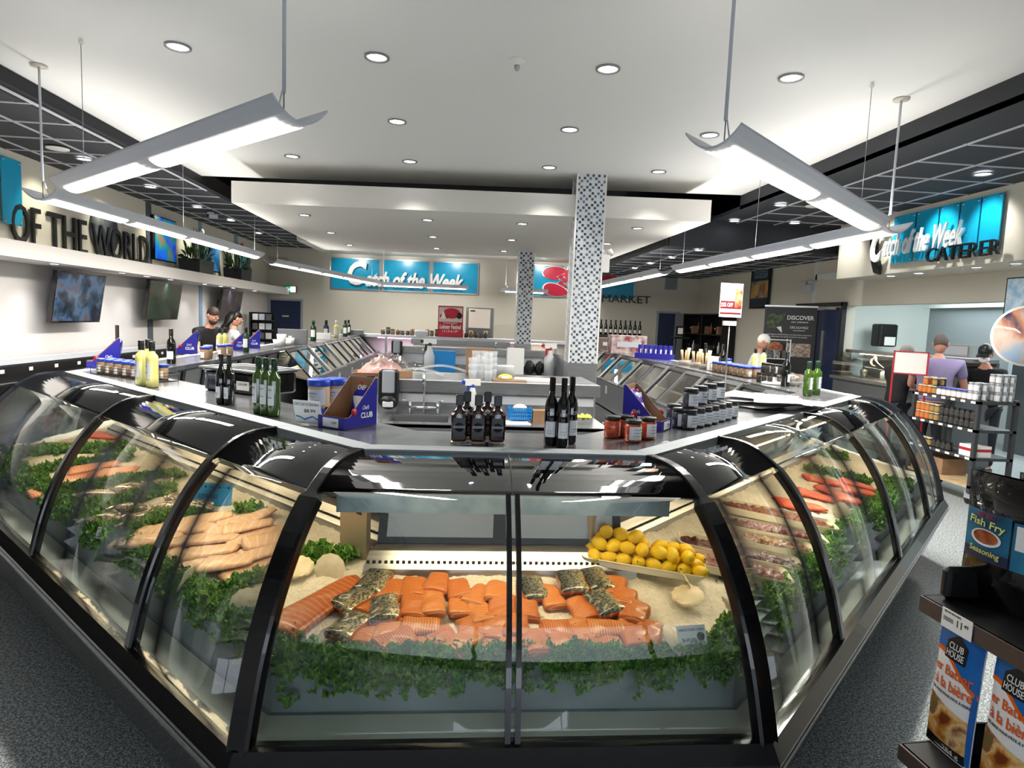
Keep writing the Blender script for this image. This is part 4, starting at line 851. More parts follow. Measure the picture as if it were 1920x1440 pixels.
place(O1, [(*C(485, 774), -.8), (*C(499, 777), -.5), (*C(514, 780), -.5)], ['green olive oil bottle on the left counter, leftmost of the three', 'green olive oil bottle on the left counter, middle of the three', 'green olive oil bottle on the left counter, nearest of the three'], 'olive oil bottles on the left counter')
O2 = oil('olive_oil_bottle', OLIVE, .26, .034)
place(O2, [(*C(1513, 742), .7), (*C(1529, 740), .7)], ['green olive oil bottle at the corner of the right counter, left of the pair', 'green olive oil bottle at the corner of the right counter, right of the pair'], 'olive oil bottles on the right counter')
Y1 = oil('lemon_juice_bottle', YJ, .27, .034, BCAP)
yl = ['yellow juice bottle beside the spice jars, left counter, left one', 'yellow juice bottle beside the spice jars, left counter, nearest one', 'yellow juice bottle beside the spice jars, left counter, rear one', 'yellow bottle far along the left run before the shoppers, left', 'yellow bottle far along the left run before the shoppers, right', 'yellow lemon juice bottle on the right side run, left of the pair', 'yellow lemon juice bottle on the right side run, right of the pair']
place(Y1, [(*C(266, 723), -.7), (*C(286, 726), -.7), (*C(279, 718), -.7), (*C(412, 662), -.8), (*C(422, 661), -.8), (*C(1414, 697), .8), (*C(1430, 694), .8)], yl, 'yellow juice bottles')
# salsa jars and dark-lid jars
def jar(name, body, lid, r, H, lab=LABEL, txt=None, lidh=.016, foot=None):
    t = grp(name, 'x', 'jar'); MB().lathe([(r*.9, 0), (r, .005), (r, H-lidh-.008), (r*.9, H-lidh)], body, n=20).build('jar_body', t)
    MB().lathe([(r*.93, H-lidh), (r*.97, H-lidh), (r*.97, H-.001), (r*.9, H), (.001, H)], lid, n=20).build('lid', t)
    m = MB(); wrap(m, r+.0006, H*.12, H*.72, lab, span=2.3)
    if txt:
        for i, s in enumerate(txt): wraptext(m, s, r+.001, H*(.58-.14*i), r*1.2, H*.06, INK)
    m.build('front_label', t); return t
J = jar('salsa_jar', SALSA, BCAP, .034, .092, txt=['SALSA', '350 ml', '||||| ||'])
place(J, [(*C(1147, 820), 1.9), (*C(1172, 818), .9), (*C(1186, 828), .45), (*C(1214, 822), .7)], ['red salsa jar without visible label, leftmost on the front counter', 'red salsa jar at the back, between the leftmost and the labelled ones', 'red salsa jar with a white label, nearest the counter edge', 'red salsa jar with a white label against the blue carton'], 'salsa jars')
for o in kids(J): pass
J2 = jar('dark_lid_jar', M('pickle_grey', '3c4046', .2, coat=.5), BCAP, .036, .094, lab=M('pale_label', 'dde2e8', .5), txt=['PICKLED', 'HERRING', '|||||||'])
low = [(1273, 801), (1291, 804), (1306, 800), (1320, 797), (1333, 794), (1346, 790), (1358, 787), (1370, 783), (1262, 792), (1283, 788), (1302, 783), (1320, 779), (1338, 774)]
up_ = [(1291, 801), (1309, 793), (1327, 786), (1343, 781)]
sp = [(*C(x, y), .6) for x, y in low]+[(C(x, y)[0], C(x, y)[1], ZT+.095, .6) for x, y in up_]
lb = ['dark-lidded jar on the right counter, lower layer, front line, %s from the left' % ORD[i] for i in range(8)]+['dark-lidded jar on the right counter, lower layer, rear line, %s from the left' % ORD[i] for i in range(5)]+['dark-lidded jar stacked in the upper layer, %s from the left' % ORD[i] for i in range(4)]
place(J2, sp, lb, 'dark-lidded jars on the right counter')
# blue display cartons with pouches
POUCHW = M('pouch_white', 'd9d9dd', .25)
def carton(label, loc, rz, s=1, right=False, full=3, txt=True):
    t = thing('display_carton', label, 'display box', loc, rz); w, d, h, f = .15*s, .19*s, .205*s, .05*s; T = .003
    def side(x, mat_out, mat_in, name, lt=False):
        m = MB(); pts = [(-d/2, 0), (d/2, 0), (d/2, h), (d/2-.01, h), (-d/2+.03*s, f), (-d/2, f)]
        for dx, mt in ((0, mat_out), (T, mat_in)):
            xx = x-dx*(1 if x > 0 else -1)
            m.add([(xx, y, z) for y, z in pts], [tuple(range(6))], mt)
        m.loft([[(x, y, z) for y, z in pts], [(x-T*(1 if x > 0 else -1), y, z) for y, z in pts]], CARD)
        if lt:
            sg = 1 if x > 0 else -1
            mt = frame((x+.0006*sg, .035*s*1, .052*s), (0, sg, 0), (sg, 0, 0)); m.text('CLUB', mt, .07*s, .024*s, PAPER, .0005, bold=.02)
            m.text("Chef's", frame((x+.0006*sg, .03*s, .085*s), (0, sg, 0), (sg, 0, 0)), .04*s, .018*s, PAPER, .0005, shear=.4); m.cyl((x+.0006*sg, -.04*s*sg, .07*s), .016*s, .0006, RED, 18, R=Matrix.Rotation(pi/2*sg, 3, 'Y'))
        m.build(name, t, fix=False)
    side(w/2, BLUEBOX, CARD, 'side_panel', True); side(-w/2, BLUEBOX, CARD, 'side_panel', True)
    m = MB(); m.box((0, d/2, h/2), (w, T, h), BLUEBOX); m.box((0, d/2-T, h/2), (w-T*2, T, h-.002), CARD); m.build('back_panel', t)
    m = MB(); m.box((0, -d/2, f/2), (w, T, f), BLUEBOX); m.box((0, 0, T/2), (w, d, T), CARD); m.build('front_lip', t)
    MB().box((0, -d/2-.003, f/2), (w*.6, .001, f*.75), PAPER).text('2/$9', frame((.02*s, -d/2-.0042, f/2), (1, 0, 0), (0, -1, 0)), .03*s, .012*s, INK, .0003).build('price_label', t)
    for i in range(full):
        y = d/2-.02-.03*i*s; p = MB(); lean = .22+.06*i
        R = Matrix.Rotation(-lean, 4, 'X'); p.T = Matrix.Translation((.0, y-.01, .008)) @ R
        p.grid(lambda u, v_: ((u-.5)*w*.8, -.012*s*sin(pi*u)*sin(pi*v_)**.5, v_*h*(.93-.06*i)), 8, 8, BLUEBOX); p.grid(lambda u, v_: ((u-.5)*w*.8, .012*s*sin(pi*u)*sin(pi*v_)**.5, v_*h*(.93-.06*i)), 8, 8, BLUEBOX); p.grid(lambda u, v_: ((u-.5)*w*.45+.012*s*sin(v_*5), -.0135*s*sin(pi*(.3+u*.4))-.0006, .01+v_*h*.5), 6, 6, POUCHW)
        p.text('CHEF', frame((0, -.0145*s, h*.74), (1, 0, 0), (0, -1, 0)), .05*s, .02*s, PAPER, .0003, shear=.3); p.sphere((-.01*s, -.012*s, h*.85), (.013*s, .002, .008*s), RED, 10, 6); p.build('pouch', t, fix=False)
    return t
p = C(636, 800); carton('x', (p[0]+.03, p[1]+.03, ZT), -.62, 1.0, full=1)['label'] = 'open royal blue display carton by the sink, left end of the front counter'
p = C(1222, 806); carton('open blue display carton stuffed with pouches, between salsa jars and herring jars', (p[0]-.01, p[1]+.05, ZT), .95, .98, full=3)
p = C(195, 690); carton('small blue display carton behind the spice jars, far left corner of the counter', (p[0], p[1], ZT), -1.1, 1.1)
p = C(348, 663); carton('blue display carton on the left side counter before the far jars', (p[0], p[1], ZT), -1.2, 1.15)
p = C(443, 656); carton('blue display carton on the left side counter next to the shoppers, nearer one', (p[0], p[1], ZT), -1.2, 1.1)
p = C(470, 652); carton('blue display carton on the left side counter next to the shoppers, farther one', (p[0], p[1], ZT), -1.2, 1.1)
# big seasoning tubs
t = grp('seasoning_tub', 'x', 'tub'); MB().lathe([(.052, 0), (.054, .004), (.054, .028), (.05, .03)], BLUELID, n=24).build('base_ring', t)
m = MB().lathe([(.049, .028), (.05, .034), (.05, .128), (.048, .135)], BEIGE, n=24); m.build('tub_body', t); m = MB(); wrap(m, .0507, .045, .118, M('pale_label', 'cfd4da'), span=2.6); wrap(m, .0512, .08, .1, NAVY, a=-pi/2-.9, span=.5); wraptext(m, 'CHEF SEASONING', .0513, .1, .05, .006, INK); wraptext(m, '||||||', .0513, .062, .02, .014, INK, a=-pi/2+.5); wraptext(m, 'NET 1 KG', .0513, .085, .03, .004, INK); m.build('wrap_label', t)
MB().lathe([(.053, .133), (.054, .136), (.054, .16), (.05, .165), (.001, .165)], BLUELID, n=24).build('lid', t)
place(t, [(*C(598, 775), -.5), (*C(630, 772), -.4), (*C(760, 640, 1.27), 0)][:2], ['large seasoning tub with blue lid behind the price card, left one', 'large seasoning tub with blue lid behind the blue carton, right one'], 'large seasoning tubs')
tag(MB().box((C(590, 772)[0]+.02, C(590, 772)[1]+.02, ZT+.018), (.2, .13, .036), BLK, rz=-.5).build('tub_tray'), 'low black tray under the two seasoning tubs', 'tray')
t = thing('price_sign', 'white card reading $8.99 leaning in front of the seasoning tubs', 'price card', (*C(577, 797)[:2], ZT+.055), -.35)
t.rotation_euler = (.25, 0, -.35); MB().box((0, 0, 0), (.13, .0015, .105), PAPER).build('card', t)
m = MB(); m.text('CHEF CLUB 7OZ SEASONING', frame((0, -.001, .036), (1, 0, 0), (0, -1, 0)), .118, .012, INK, .0003); m.text('$8.99', frame((.01, -.001, .006), (1, 0, 0), (0, -1, 0)), .055, .017, INK, .0003, bold=.02); m.build('lettering', t)
m = MB(); m.add([(x/100, -.0009, -.03+.008*sin(x*.9)+dz) for x in (-6, -4, -2, 0, 2, 4, 6) for dz in (0, .008)], [(2*i, 2*i+2, 2*i+3, 2*i+1) for i in range(6)], CARDB); m.build('wave_stripe', t)
# spice jars with blue lids (left corner) in wire rack
t = grp('spice_jar', 'x', 'jar'); MB().lathe([(.026, 0), (.028, .005), (.028, .075), (.026, .082)], SPICE, n=16).build('jar_body', t); MB().lathe([(.03, .08), (.03, .098), (.026, .1), (.001, .1)], BLUELID, n=16).build('lid', t)
m = MB(); wrap(m, .0286, .012, .055, LABEL, span=2); wraptext(m, 'SPICE', .029, .045, .025, .006, INK); wraptext(m, '|||||', .029, .025, .02, .014, INK); m.build('front_label', t)
sp = []; A, B = Vector(C(186, 700)), Vector(C(300, 716)); dv = (B-A); L_ = dv.length; dv.normalize(); nv = Vector((-dv.y, dv.x, 0)); nj = 7
for r_ in range(2):
    for i in range(nj): p = A+dv*(L_*(i+.3)/nj)+nv*r_*.068; sp.append((p.x, p.y, ZT+.006, -.7))
place(t, sp, ['blue-lidded jar, left corner wire tray, %s row, %s from the left' % (('front', 'back')[k//nj], ORD[k % nj]) for k in range(2*nj)], 'spice jars in the left wire tray')
def wire_tray(label, A, B, dv, nv, d, h, name='wire_tray'):
    t = thing(name, label, 'tray'); m = MB(); a0, a1 = A-nv*.04-dv*.03, B-nv*.04+dv*.02; b0, b1 = a0+nv*d, a1+nv*d
    m.add([(*q[:2], A.z+.001) for q in (a0, a1, b1, b0)]+[(*q[:2], A.z+.005) for q in (a0, a1, b1, b0)], [(0, 1, 2, 3), (7, 6, 5, 4), (0, 4, 5, 1), (1, 5, 6, 2), (2, 6, 7, 3), (3, 7, 4, 0)], BLK); m.build('tray_base', t)
    for z in (.035, h): m = MB(); m.tube([(q.x, q.y, A.z+z) for q in (a0, a1, b1, b0, a0)], .002, BLK, 6); m.build('wire_rail', t)
    m = MB()
    for q in (a0, a1, b0, b1, (a0+a1)/2): m.tube([(q.x, q.y, A.z), (q.x, q.y, A.z+h)], .002, BLK, 6)
    m.build('wire_post', t)
    return t
A.z = ZT; wire_tray('black wire tray holding the spice jars on the left corner counter', A, B, dv, nv, .15, .055)
# king crab crate with lid
c = C(412, 738); t = thing('crab_crate', 'black plastic tub with clear lid and a crab picture on the left counter', 'crate', (c[0]+.12, c[1]+.16, ZT), -.55)
MB().rbox((0, 0, .06), (.46, .3, .12), BLACK, .04, zr=.01).build('tub', t); m = MB(); m.rbox((0, 0, .128), (.48, .32, .014), M('crate_lid', '35393c', .1, coat=.6), .04); m.build('lid', t)
MB().tube([(-.24, -.16, .137), (.24, -.16, .137), (.24, .16, .137), (-.24, .16, .137), (-.24, -.16, .137)], .006, STEEL, 6).build('lid_rim', t)
m = MB().box((-.13, -.152, .06), (.12, .002, .085), M('crab_picture', '5c6478', .4)); m.sphere((-.13, -.154, .055), (.03, .003, .018), M('crab_shape', '1c2232', .5), 12, 6)
for k in range(4):
    for s in (-1, 1): m.tube([(-.13+s*.02, -.154, .06), (-.13+s*(.035+.004*k), -.154, .075-.014*k), (-.13+s*.045, -.154, .05-.012*k)], .003, M('crab_shape', '1c2232'), 5)
m.text('KING CRAB', frame((-.13, -.1535, .094), (1, 0, 0), (0, -1, 0)), .08, .008, PAPER, .0004); m.build('picture_label', t)
MB().box((.11, -.152, .05), (.1, .002, .05), PAPER).text('LIVE CRAB', frame((.11, -.1535, .06), (1, 0, 0), (0, -1, 0)), .07, .01, INK, .0004).build('text_label', t)
t = tag(MB().box((*R5(388, 683)[:2], ZT+.026), (.02, .1, .05), M('orange_tag', 'd96b28', .5), rz=.4, R=None).build('orange_tag'), 'small orange tag standing on the counter behind the crab tub', 'tag')
t = thing('price_stand', 'small black price holder on a thin rod behind the spice jars', 'sign', C(221, 685)); MB().cyl((0, 0, 0), .03, .006, BLK).build('base', t); MB().cyl((0, 0, 0), .003, .3, STEEL, 8).build('rod', t); MB().box((0, 0, .25), (.045, .01, .13), BLK, rz=-.7).build('holder', t)
# papers, sign pole at the right
rnd = random.Random(3)
c = Vector(C(1445, 768)); 
for i in range(9):
    o = MB().grid(lambda u, v_: ((u-.5)*.42, (v_-.5)*.28, .006*sin(u*4+i)*sin(v_*3+i)), 8, 6, M('newsprint', 'd9dadc', .7, var='c3c5c9', scale=50) if i % 3 else PAPER)
    if i == 8: o.text('FLYER', frame((.03, .03, .008), (1, 0, 0), (0, 0, 1)), .2, .07, RED, .0006)
    o = o.build('flyer_sheet', fix=False); o.location = (c.x+.08+rnd.uniform(-.16, .2), c.y+.1+rnd.uniform(-.14, .22), ZT+.012+.007*i); o.rotation_euler = (0, 0, .7+rnd.uniform(-.6, .6))
    tag(o, 'loose white flyer in the right counter pile, %s from the bottom' % ORD[i], 'paper', 'flyers on the right corner counter')
b_ = C(1357, 752); t = thing('sign_stand', 'promotional poster 25% OFF on a tall thin pole behind the herring jars', 'sign', b_, .12); hh = aty(1363, 606, b_[1]).z-ZT
MB().cyl((0, 0, 0), .05, .006, BLK, 18).build('base', t); MB().cyl((0, 0, 0), .0045, hh, STEELD, 8).build('pole', t); MB().box((.0, 0, hh), (.09, .02, .03), M('clear_clip', 'cfc0b0', .2)).build('clip', t)
m = MB().box((0, 0, hh+.15), (.16, .003, .22), PAPER); m.box((0, -.002, hh+.12), (.15, .002, .05), M('maroon_print', '7a1e2a', .5)); m.text('25% OFF', frame((-.03, -.0035, hh+.12), (1, 0, 0), (0, -1, 0)), .085, .026, PAPER, .0006, bold=.02); m.text('SUPER', frame((-.025, -.002, hh+.235), (1, 0, 0), (0, -1, 0)), .04, .012, INK, .0006)
for k in range(3): m.text(('MONTHLY', 'LOBSTER', 'SPECIAL')[k], frame((-.025, -.002, hh+.205-.018*k), (1, 0, 0), (0, -1, 0)), .06, .008, INK, .0006)
m.box((.052, -.002, hh+.165), (.05, .002, .12), M('red_dish', 'a8392c', .5, var='d8b07a', scale=30)); m.box((0, -.002, hh+.065), (.15, .002, .012), M('maroon_print', '7a1e2a')); m.build('poster', t)
# goods along the right side run

t = thing('pouch_tray', 'long blue carton of spice pouches with white labels on the right side run', 'display box', R5(1228, 660), .95)
MB().box((0, 0, .04), (.15, .55, .08), BLUEBOX).text("Chef's CLUB", frame((.0765, -.1, .04), (0, 1, 0), (1, 0, 0)), .16, .03, PAPER, .0006).build('carton', t)
for k in range(7): MB().box((0, -.23+.075*k, .12), (.11, .03, .16), BLUEBOX).box((-.01, -.246+.075*k, .1), (.07, .003, .08), PAPER).build('pouch', t)
for k, (x, y) in enumerate(((1282, 664), (1301, 668), (1320, 671))):
    t = thing('breadstick_tub', 'open tub of golden breadsticks on the right side run, %s from the left' % ORD[k], 'food tub', R5(x, y)); MB().lathe([(.07, 0), (.08, .06)], M('tub_clear', 'b9b2a6', .2, alpha=.6), n=16).build('tub', t)
    for j in range(9): a = j*2.4; MB().tube([(.03*cos(a), .03*sin(a), .01), (.055*cos(a+.3), .05*sin(a+.3), .16+.03*(j % 3))], .011, WOOD, 6).build('breadstick', t)
def box_thing(name, label, cat, px, py, d, mat, rz=.8, z=ZT, up=0):
    p = Vector(R5(px, py)); o = MB().rbox((0, 0, d[2]/2), d, mat, min(.01, d[0]*.1)).build(name); o.location = (p.x, p.y, z+up); o.rotation_euler = (0, 0, rz); return tag(o, label, cat)
box_thing('napkin_dispenser', 'white box standing at the left end of the blue-lidded spice tray, right run', 'box', 1330, 686, (.13, .1, .16), WHITE)
A, B = Vector(R5(1342, 684)), Vector(R5(1404, 697)); dv = (B-A); L_ = dv.length; dv.normalize(); nv = Vector((-dv.y, dv.x, 0)); sj = [o for o in COL.objects if o.name == 'spice_jar'][0]
for r_ in range(2):
    for i in range(7): p = A+dv*L_*(i+.3)/7+nv*r_*.095; copy_thing(sj, (p.x, p.y, ZT+.006), .7, 'blue-lidded jar, right run wire tray, %s row, %s from the left' % (('front', 'back')[r_], ORD[i]), 'spice jars in the right wire tray', (1.5, 1.5, 1.1))
wire_tray('black wire tray of spice jars on the right side run, left of the yellow bottles', A, B, dv, nv, .22, .09)
tb = grp('seasoning_shaker', 'shaker with blue lid standing above the spice jar tray, right run', 'jar'); MB().lathe([(.035, 0), (.035, .1)], LABEL, n=14).build('jar_body', tb); MB().lathe([(.038, .1), (.038, .13), (.001, .131)], BLUELID, n=14).build('lid', tb); tb.location = (A.x+.35, A.y+.45, ZT+.0)
W3 = wine('wine_bottle', BG, H=.3, r=.036, txt=None)
place(W3, [(*R5(1475, 698), .8), (*R5(1487, 700), .8), (*R5(1315, 676), .8)], ['black bottle with white label on the right run beside the black banner, left', 'black bottle with white label on the right run beside the black banner, right', 'black bottle with white label next to the breadstick tubs'], 'black bottles on the right side run')
dj = jar('honey_jar', M('honey_dark', '3a3530', .2), BCAP, .04, .09, txt=['HONEY', '||||||'])
sp = [(*R5(1425+i*9.5, 701+i*2.0), .8) for i in range(5)]+[(R5(1436+i*9.5, 700+i*2)[0], R5(1436+i*9.5, 700+i*2)[1], ZT+.091, .8) for i in range(4)]
place(dj, sp, ['white-label jar before the yellow bottles, bottom layer, %s from the left' % ORD[i] for i in range(5)]+['white-label jar before the yellow bottles, top layer, %s from the left' % ORD[i] for i in range(4)], 'white-label jars on the right run')
box_thing('paper_stack', 'flat white paper stack by the pole on the right run, under the jars', 'paper', 1450, 716, (.3, .2, .02), PAPER)
box_thing('paper_stack', 'flat white paper stack in the wire holder beside the olive oil bottles', 'paper', 1495, 722, (.2, .15, .03), PAPER)
t = thing('lollipop_stand', 'small stand with red and yellow tops behind the corner olive oil bottles', 'stand', R5(1542, 716)); MB().cyl((0, 0, 0), .04, .05, BLK).build('cup', t)
for k in range(5): MB().tube([(.02*cos(k*1.3), .02*sin(k*1.3), .03), (.04*cos(k*1.3), .04*sin(k*1.3), .12)], .004, PAPER, 5).sphere((.04*cos(k*1.3), .04*sin(k*1.3), .13), .018, RED if k % 2 else YEL, 10, 6).build('lollipop', t)
for k, (x, y) in enumerate(((1572, 722), (1590, 724), (1608, 727))):
    o = MB().sphere((0, 0, .05), (.11, .08, .055), M('clear_bag', '8d8782', .15, alpha=.7, var='5d544c', scale=14), 14, 8, f=lambda u: 1+.18*noise.noise(u*3+Vector((k, 0, 0)))).build('food_bag'); o.location = R5(x, y); tag(o, 'clear bag of mussels on the corner of the right counter, %s from the left' % ORD[k], 'bag', 'clear bags on the corner counter')
# goods along the left side run
g2 = [(o_, lb) for o_, lb in ()]
def run_bottle(fluid, cap, px, py, label, H=.28, r=.034, z=ZT): b = oil('oil_bottle', fluid, H, r, cap); p = Vector(R5(px, py)); b.location = (p.x, p.y, z); b['label'] = label
wb = wine('dark_bottle', BG, H=.29, r=.036, txt=None); wb.location = R5(317, 664); wb['label'] = 'single black bottle on the left side run in front of the grey wall stripe'
run_bottle(DKGREEN, BCAP, 454, 652, 'dark green bottle on the left run just behind the shoppers')
sj2 = copy_thing(sj, R5(372, 664), -.8, 'x', 'spice jars on the left side run', (1.3, 1.3, 1.1))
place(sj2, [(*R5(374+i*11.5, 664-i*1.2), -.8) for i in range(5)], ['blue-lidded jar on the left run beside the carton, %s from the left' % ORD[i] for i in range(5)], 'spice jars on the left side run', [(1.5, 1.5, 1.15)]*5)
CUP = M('paper_cup', 'dcdcd8', .5)
for k, (x, y, h) in enumerate(((515, 636, .1), (527, 634, .16), (541, 636, .1), (549, 633, .12), (533, 641, .05))):
    p = Vector(R5(x, y)); tag(MB().lathe([(.05, 0), (.065, h), (.06, h), (.001, h-.01)], CUP, n=14).build('paper_cup_stack'), 'white paper cups on the end of the left tilted cases, %s' % ('leftmost', 'tall one behind', 'middle', 'rightmost', 'low one in front')[k], 'cups', 'white cup stacks').location = (p.x, p.y, ZT)
box_thing('scale_display', 'dark grey scale screen behind the paper cups on the left run', 'scale', 548, 632, (.42, .05, .22), STEELD, rz=.1)
for k, (x, c_, cp, lb) in enumerate(((590, DKGREEN, DKGREEN, 'green bottle on the left tilted cases, nearest the navy door'), (616, NAVY, BLK, 'blue bottle on the left tilted cases right of the green one'), (627, YJ, WHITE, 'yellow bottle on the left tilted cases before the rear wall'), (643, DKGREEN, DKGREEN, 'green bottle farther right on the left tilted cases'), (657, BG, BLK, 'small black bottle farthest right on the left tilted cases'))):
    run_bottle(c_, cp, x, (628.5, 624, 622, 620.5, 618)[k], lb, .34, .05)
box_thing('white_box', 'small white box on the left tilted cases between two bottles', 'box', 602, 626, (.28, .12, .12), PAPER, rz=.1); box_thing('cup_crate', 'crate of small cups on the far end of the left tilted cases', 'crate', 662, 620, (.5, .3, .12), STEELD, rz=.1)
# ================================================================== WALLS: LETTERS, SIGNS, SCREENS
LETB = M('black_letters', '141414', .4); LETW = M('white_letters', 'f6f6f2', .4)
# ledge downlights + washers on the left wall
SP = []; t = make_downlight('ledge_light', .05)
for i, y in enumerate((6.9, 7.9, 9.4, 10.1, 10.9, 12.3, 13.1, 13.8, 15.2)):
    SP.append((-4.68, y, 2.178)); spot('ledge_beam', (-4.7, y, 2.17), 15*LP, (.93, .95, 1), (-5.0, y, 0), 95, .9, .03)
place(t, SP, ['small downlight under the left wall ledge, %s from the camera end' % ORD[i] for i in range(len(SP))], 'ledge downlights')
for y in (5.6, 6.9, 8.2, 9.6, 11.0, 12.4, 13.8, 15.2): spot('wall_wash', (-4.55, y, 3.36), 26*LP, (1, .93, .72), (-5.1, y, 2.55), 80, .9, .04)
def lettering(label, text_, p0, p1, h, mat, nrm, depth=.03, shear=0, bold=.0, name='wall_lettering', cat='lettering'):
    """one sign of raised letters; each letter its own part"""
    p0, p1 = Vector(p0), Vector(p1); t = thing(name, label, cat, (p0+p1)/2); x = (p1-p0).normalized()
    MB().text(text_, frame((0, 0, 0), x, nrm), (p1-p0).length, h, mat, depth, shear, bold).build('letters', t); return t
X0 = -5.03
pO, pD = atx(18, 430, X0), atx(276, 470, X0)
zc = 2.35+.28
for wd, a, b in (('OF', (18, 430), (73, 430)), ('THE', (88, 430), (160, 445)), ('WORLD', (170, 450), (276, 470))):
    q0, q1 = atx(*a, X0), atx(*b, X0); lettering('black raised letters %s on the left wall above the ledge' % wd, wd, (X0, q0.y, 2.62), (X0, q1.y, 2.62), .44, LETB, (1, 0, 0))
a, b = atx(176, 470, X0), atx(217, 430, X0); t = thing('globe_disc', 'dark round globe picture behind the letters WO on the left wall', 'sign', (X0-.01, (a.y+b.y)/2, 2.77))
MB().cyl((0, 0, 0), .36, .015, M('globe_print', '2a3038', .5, var='5a626c', scale=6), 32, R=Matrix.Rotation(pi/2, 3, 'Y')).build('disc', t)
for px0, px1, lb in ((0, 38, 'teal glass panel at the far left of the wall before the letters'),):
    a, b = atx(px0, 370, X0), atx(px1-1, 370, X0); t = thing('teal_glass_sign', lb, 'panel', (X0+.02, (a.y+b.y)/2, 2.95)); w = b.y-a.y
    MB().box((0, 0, 0), (.01, w, .72), TEAL).build('sheet', t); m = MB()
    for sy in (-1, 1):
        for sz in (-1, 1): MB().cyl((-.03, sy*(w/2-.03), sz*.33), .012, .05, STEEL, 8, R=Matrix.Rotation(pi/2, 3, 'Y')).build('standoff', t)
def photo_mat(name, cols, scale=6, rough=.15):
    m = M(name, cols[0], rough); nt = m.node_tree; b = nt.nodes['Principled BSDF']; tc = nt.nodes.new('ShaderNodeTexCoord'); n = nt.nodes.new('ShaderNodeTexNoise'); n.inputs['Scale'].default_value = scale; n.inputs['Detail'].default_value = 5; n.inputs['Distortion'].default_value = .3
    nt.links.new(tc.outputs['Object'], n.inputs['Vector']); r = nt.nodes.new('ShaderNodeValToRGB'); e = r.color_ramp.elements; e[0].position = .36; e[1].position = .66; e[0].color = (*hx(cols[0]), 1); e[1].color = (*hx(cols[-1]), 1)
    for i, c in enumerate(cols[1:-1]): k = e.new(.36+.3*(i+1)/(len(cols)-1)); k.color = (*hx(c), 1)
    nt.links.new(n.outputs['Fac'], r.inputs[0]); nt.links.new(r.outputs[0], b.inputs['Base Color']); return m
def screen(label, y0, y1, z0, z1, cols, tilt=.16, scale=5, x=-4.93, emit=0, name='wall_screen'):
    t = thing(name, label, 'screen', (x, (y0+y1)/2, (z0+z1)/2)); w, h = y1-y0, z1-z0; off = .12 if tilt else .02
    R = Matrix.Rotation(tilt, 3, 'Y'); mt = photo_mat('picture_'+cols[0]+cols[-1], cols, scale)
    if emit: bb = mt.node_tree.nodes['Principled BSDF']; mt.node_tree.links.new(bb.inputs['Base Color'].links[0].from_socket, bb.inputs['Emission Color']); bb.inputs['Emission Strength'].default_value = emit
    MB().box((off, 0, 0), (.05, w, h), BLACK, R=R).build('bezel', t); MB().box(Vector((off, 0, 0))+R @ Vector((.027, 0, 0)), (.002, w-.04, h-.04), mt, R=R).build('display', t)
    MB().box((-.03, 0, 0), (.14, .2, .2), BLK).build('wall_mount', t); return t
screen('large tilted dark wall screen showing a seafood board, nearest on the left wall', 8.05, 9.1, 1.5, 2.13, ('1c2530', '2c3c50', '45607e', '5a4c4c'))
screen('tilted dark green wall screen, second along the left wall', 10.35, 11.5, 1.53, 2.14, ('14201c', '1f3a2c', '2c3a34', '4a3a28'))
screen('tilted dark purple wall screen behind the shoppers, third along the left wall', 13.4, 14.6, 1.52, 2.14, ('201a28', '3a3040', '4a4450'))
screen('bright blue aquarium picture screen on the upper left wall above the ledge', 11.0, 11.8, 2.5, 3.22, ('1444c8', '1a6ae0', '1c8a78', '8a6a50'), 0, 3, X0+.02, .35)
screen('blue sea picture screen on the upper left wall, middle one', 13.0, 13.85, 2.48, 3.15, ('1c4a78', '2c6aa0', '4a90b8'), 0, 2, X0+.02, .25)
screen('dim teal picture screen on the upper left wall, farthest', 15.0, 15.8, 2.48, 3.12, ('16303c', '24505e', '30606a'), 0, 2, X0+.02, .1)
STRIPE = M('slate_stripe', '49545f', .6); STRIPE2 = M('blue_stripe', '7f9ab8', .6)
for i, (y, w, m_) in enumerate(((10.98, .16, STRIPE), (13.05, .14, STRIPE2), (15.05, .2, STRIPE2))):
    struct(MB().box((-5.045, y, 1.1), (.02, w, 2.15), m_).box((-5.045, y, 2.87), (.02, w, 1.05), m_).build('trim_%d' % (i+1)))
# plants on the ledge
GREENL = M('plant_green', '2c4424', .5, var='46663a', scale=20); POTB = M('plant_pot', '23211f', .5); rnd = random.Random(8)
def plant(label, y, n=60):
    t = thing('potted_plant', label, 'potted plant', (-4.7, y, 2.352)); MB().box((0, 0, .12), (.34, .62, .24), POTB, taper=1.08).build('pot', t); m = MB()
    for k in range(n):
        a = rnd.uniform(0, 6.3); b = Vector((cos(a)*.14, sin(a)*.26, .26)); tip = b+Vector((cos(a)*rnd.uniform(.02, .14), sin(a)*rnd.uniform(.1, .3), rnd.uniform(-.15, .42))); d = (tip-b); s = d.cross(Vector((0, 0, 1))).normalized()*.025; mid = (b+tip)/2+Vector((0, 0, .05))
        m.add([b, mid+s, tip, mid-s], [(0, 1, 2), (0, 2, 3)], GREENL)
    m.build('foliage', t, fix=False); m = MB()
    for k in range(4): yy = -.2+.13*k; m.tube([(0, yy, .2), (.02, yy+.03, .6), (0, yy+.08, .8)], .005, GREENL, 5); m.sphere((0, yy+.08, .62+.05*k), (.03, .05, .05), PAPER if 'white' in label else RED, 8, 5)
    m.build('flower_stem', t)
plant('potted plant with white blooms on the left ledge between the picture screens', 12.0); plant('potted plant with a red bloom, farther along the left ledge', 14.15)
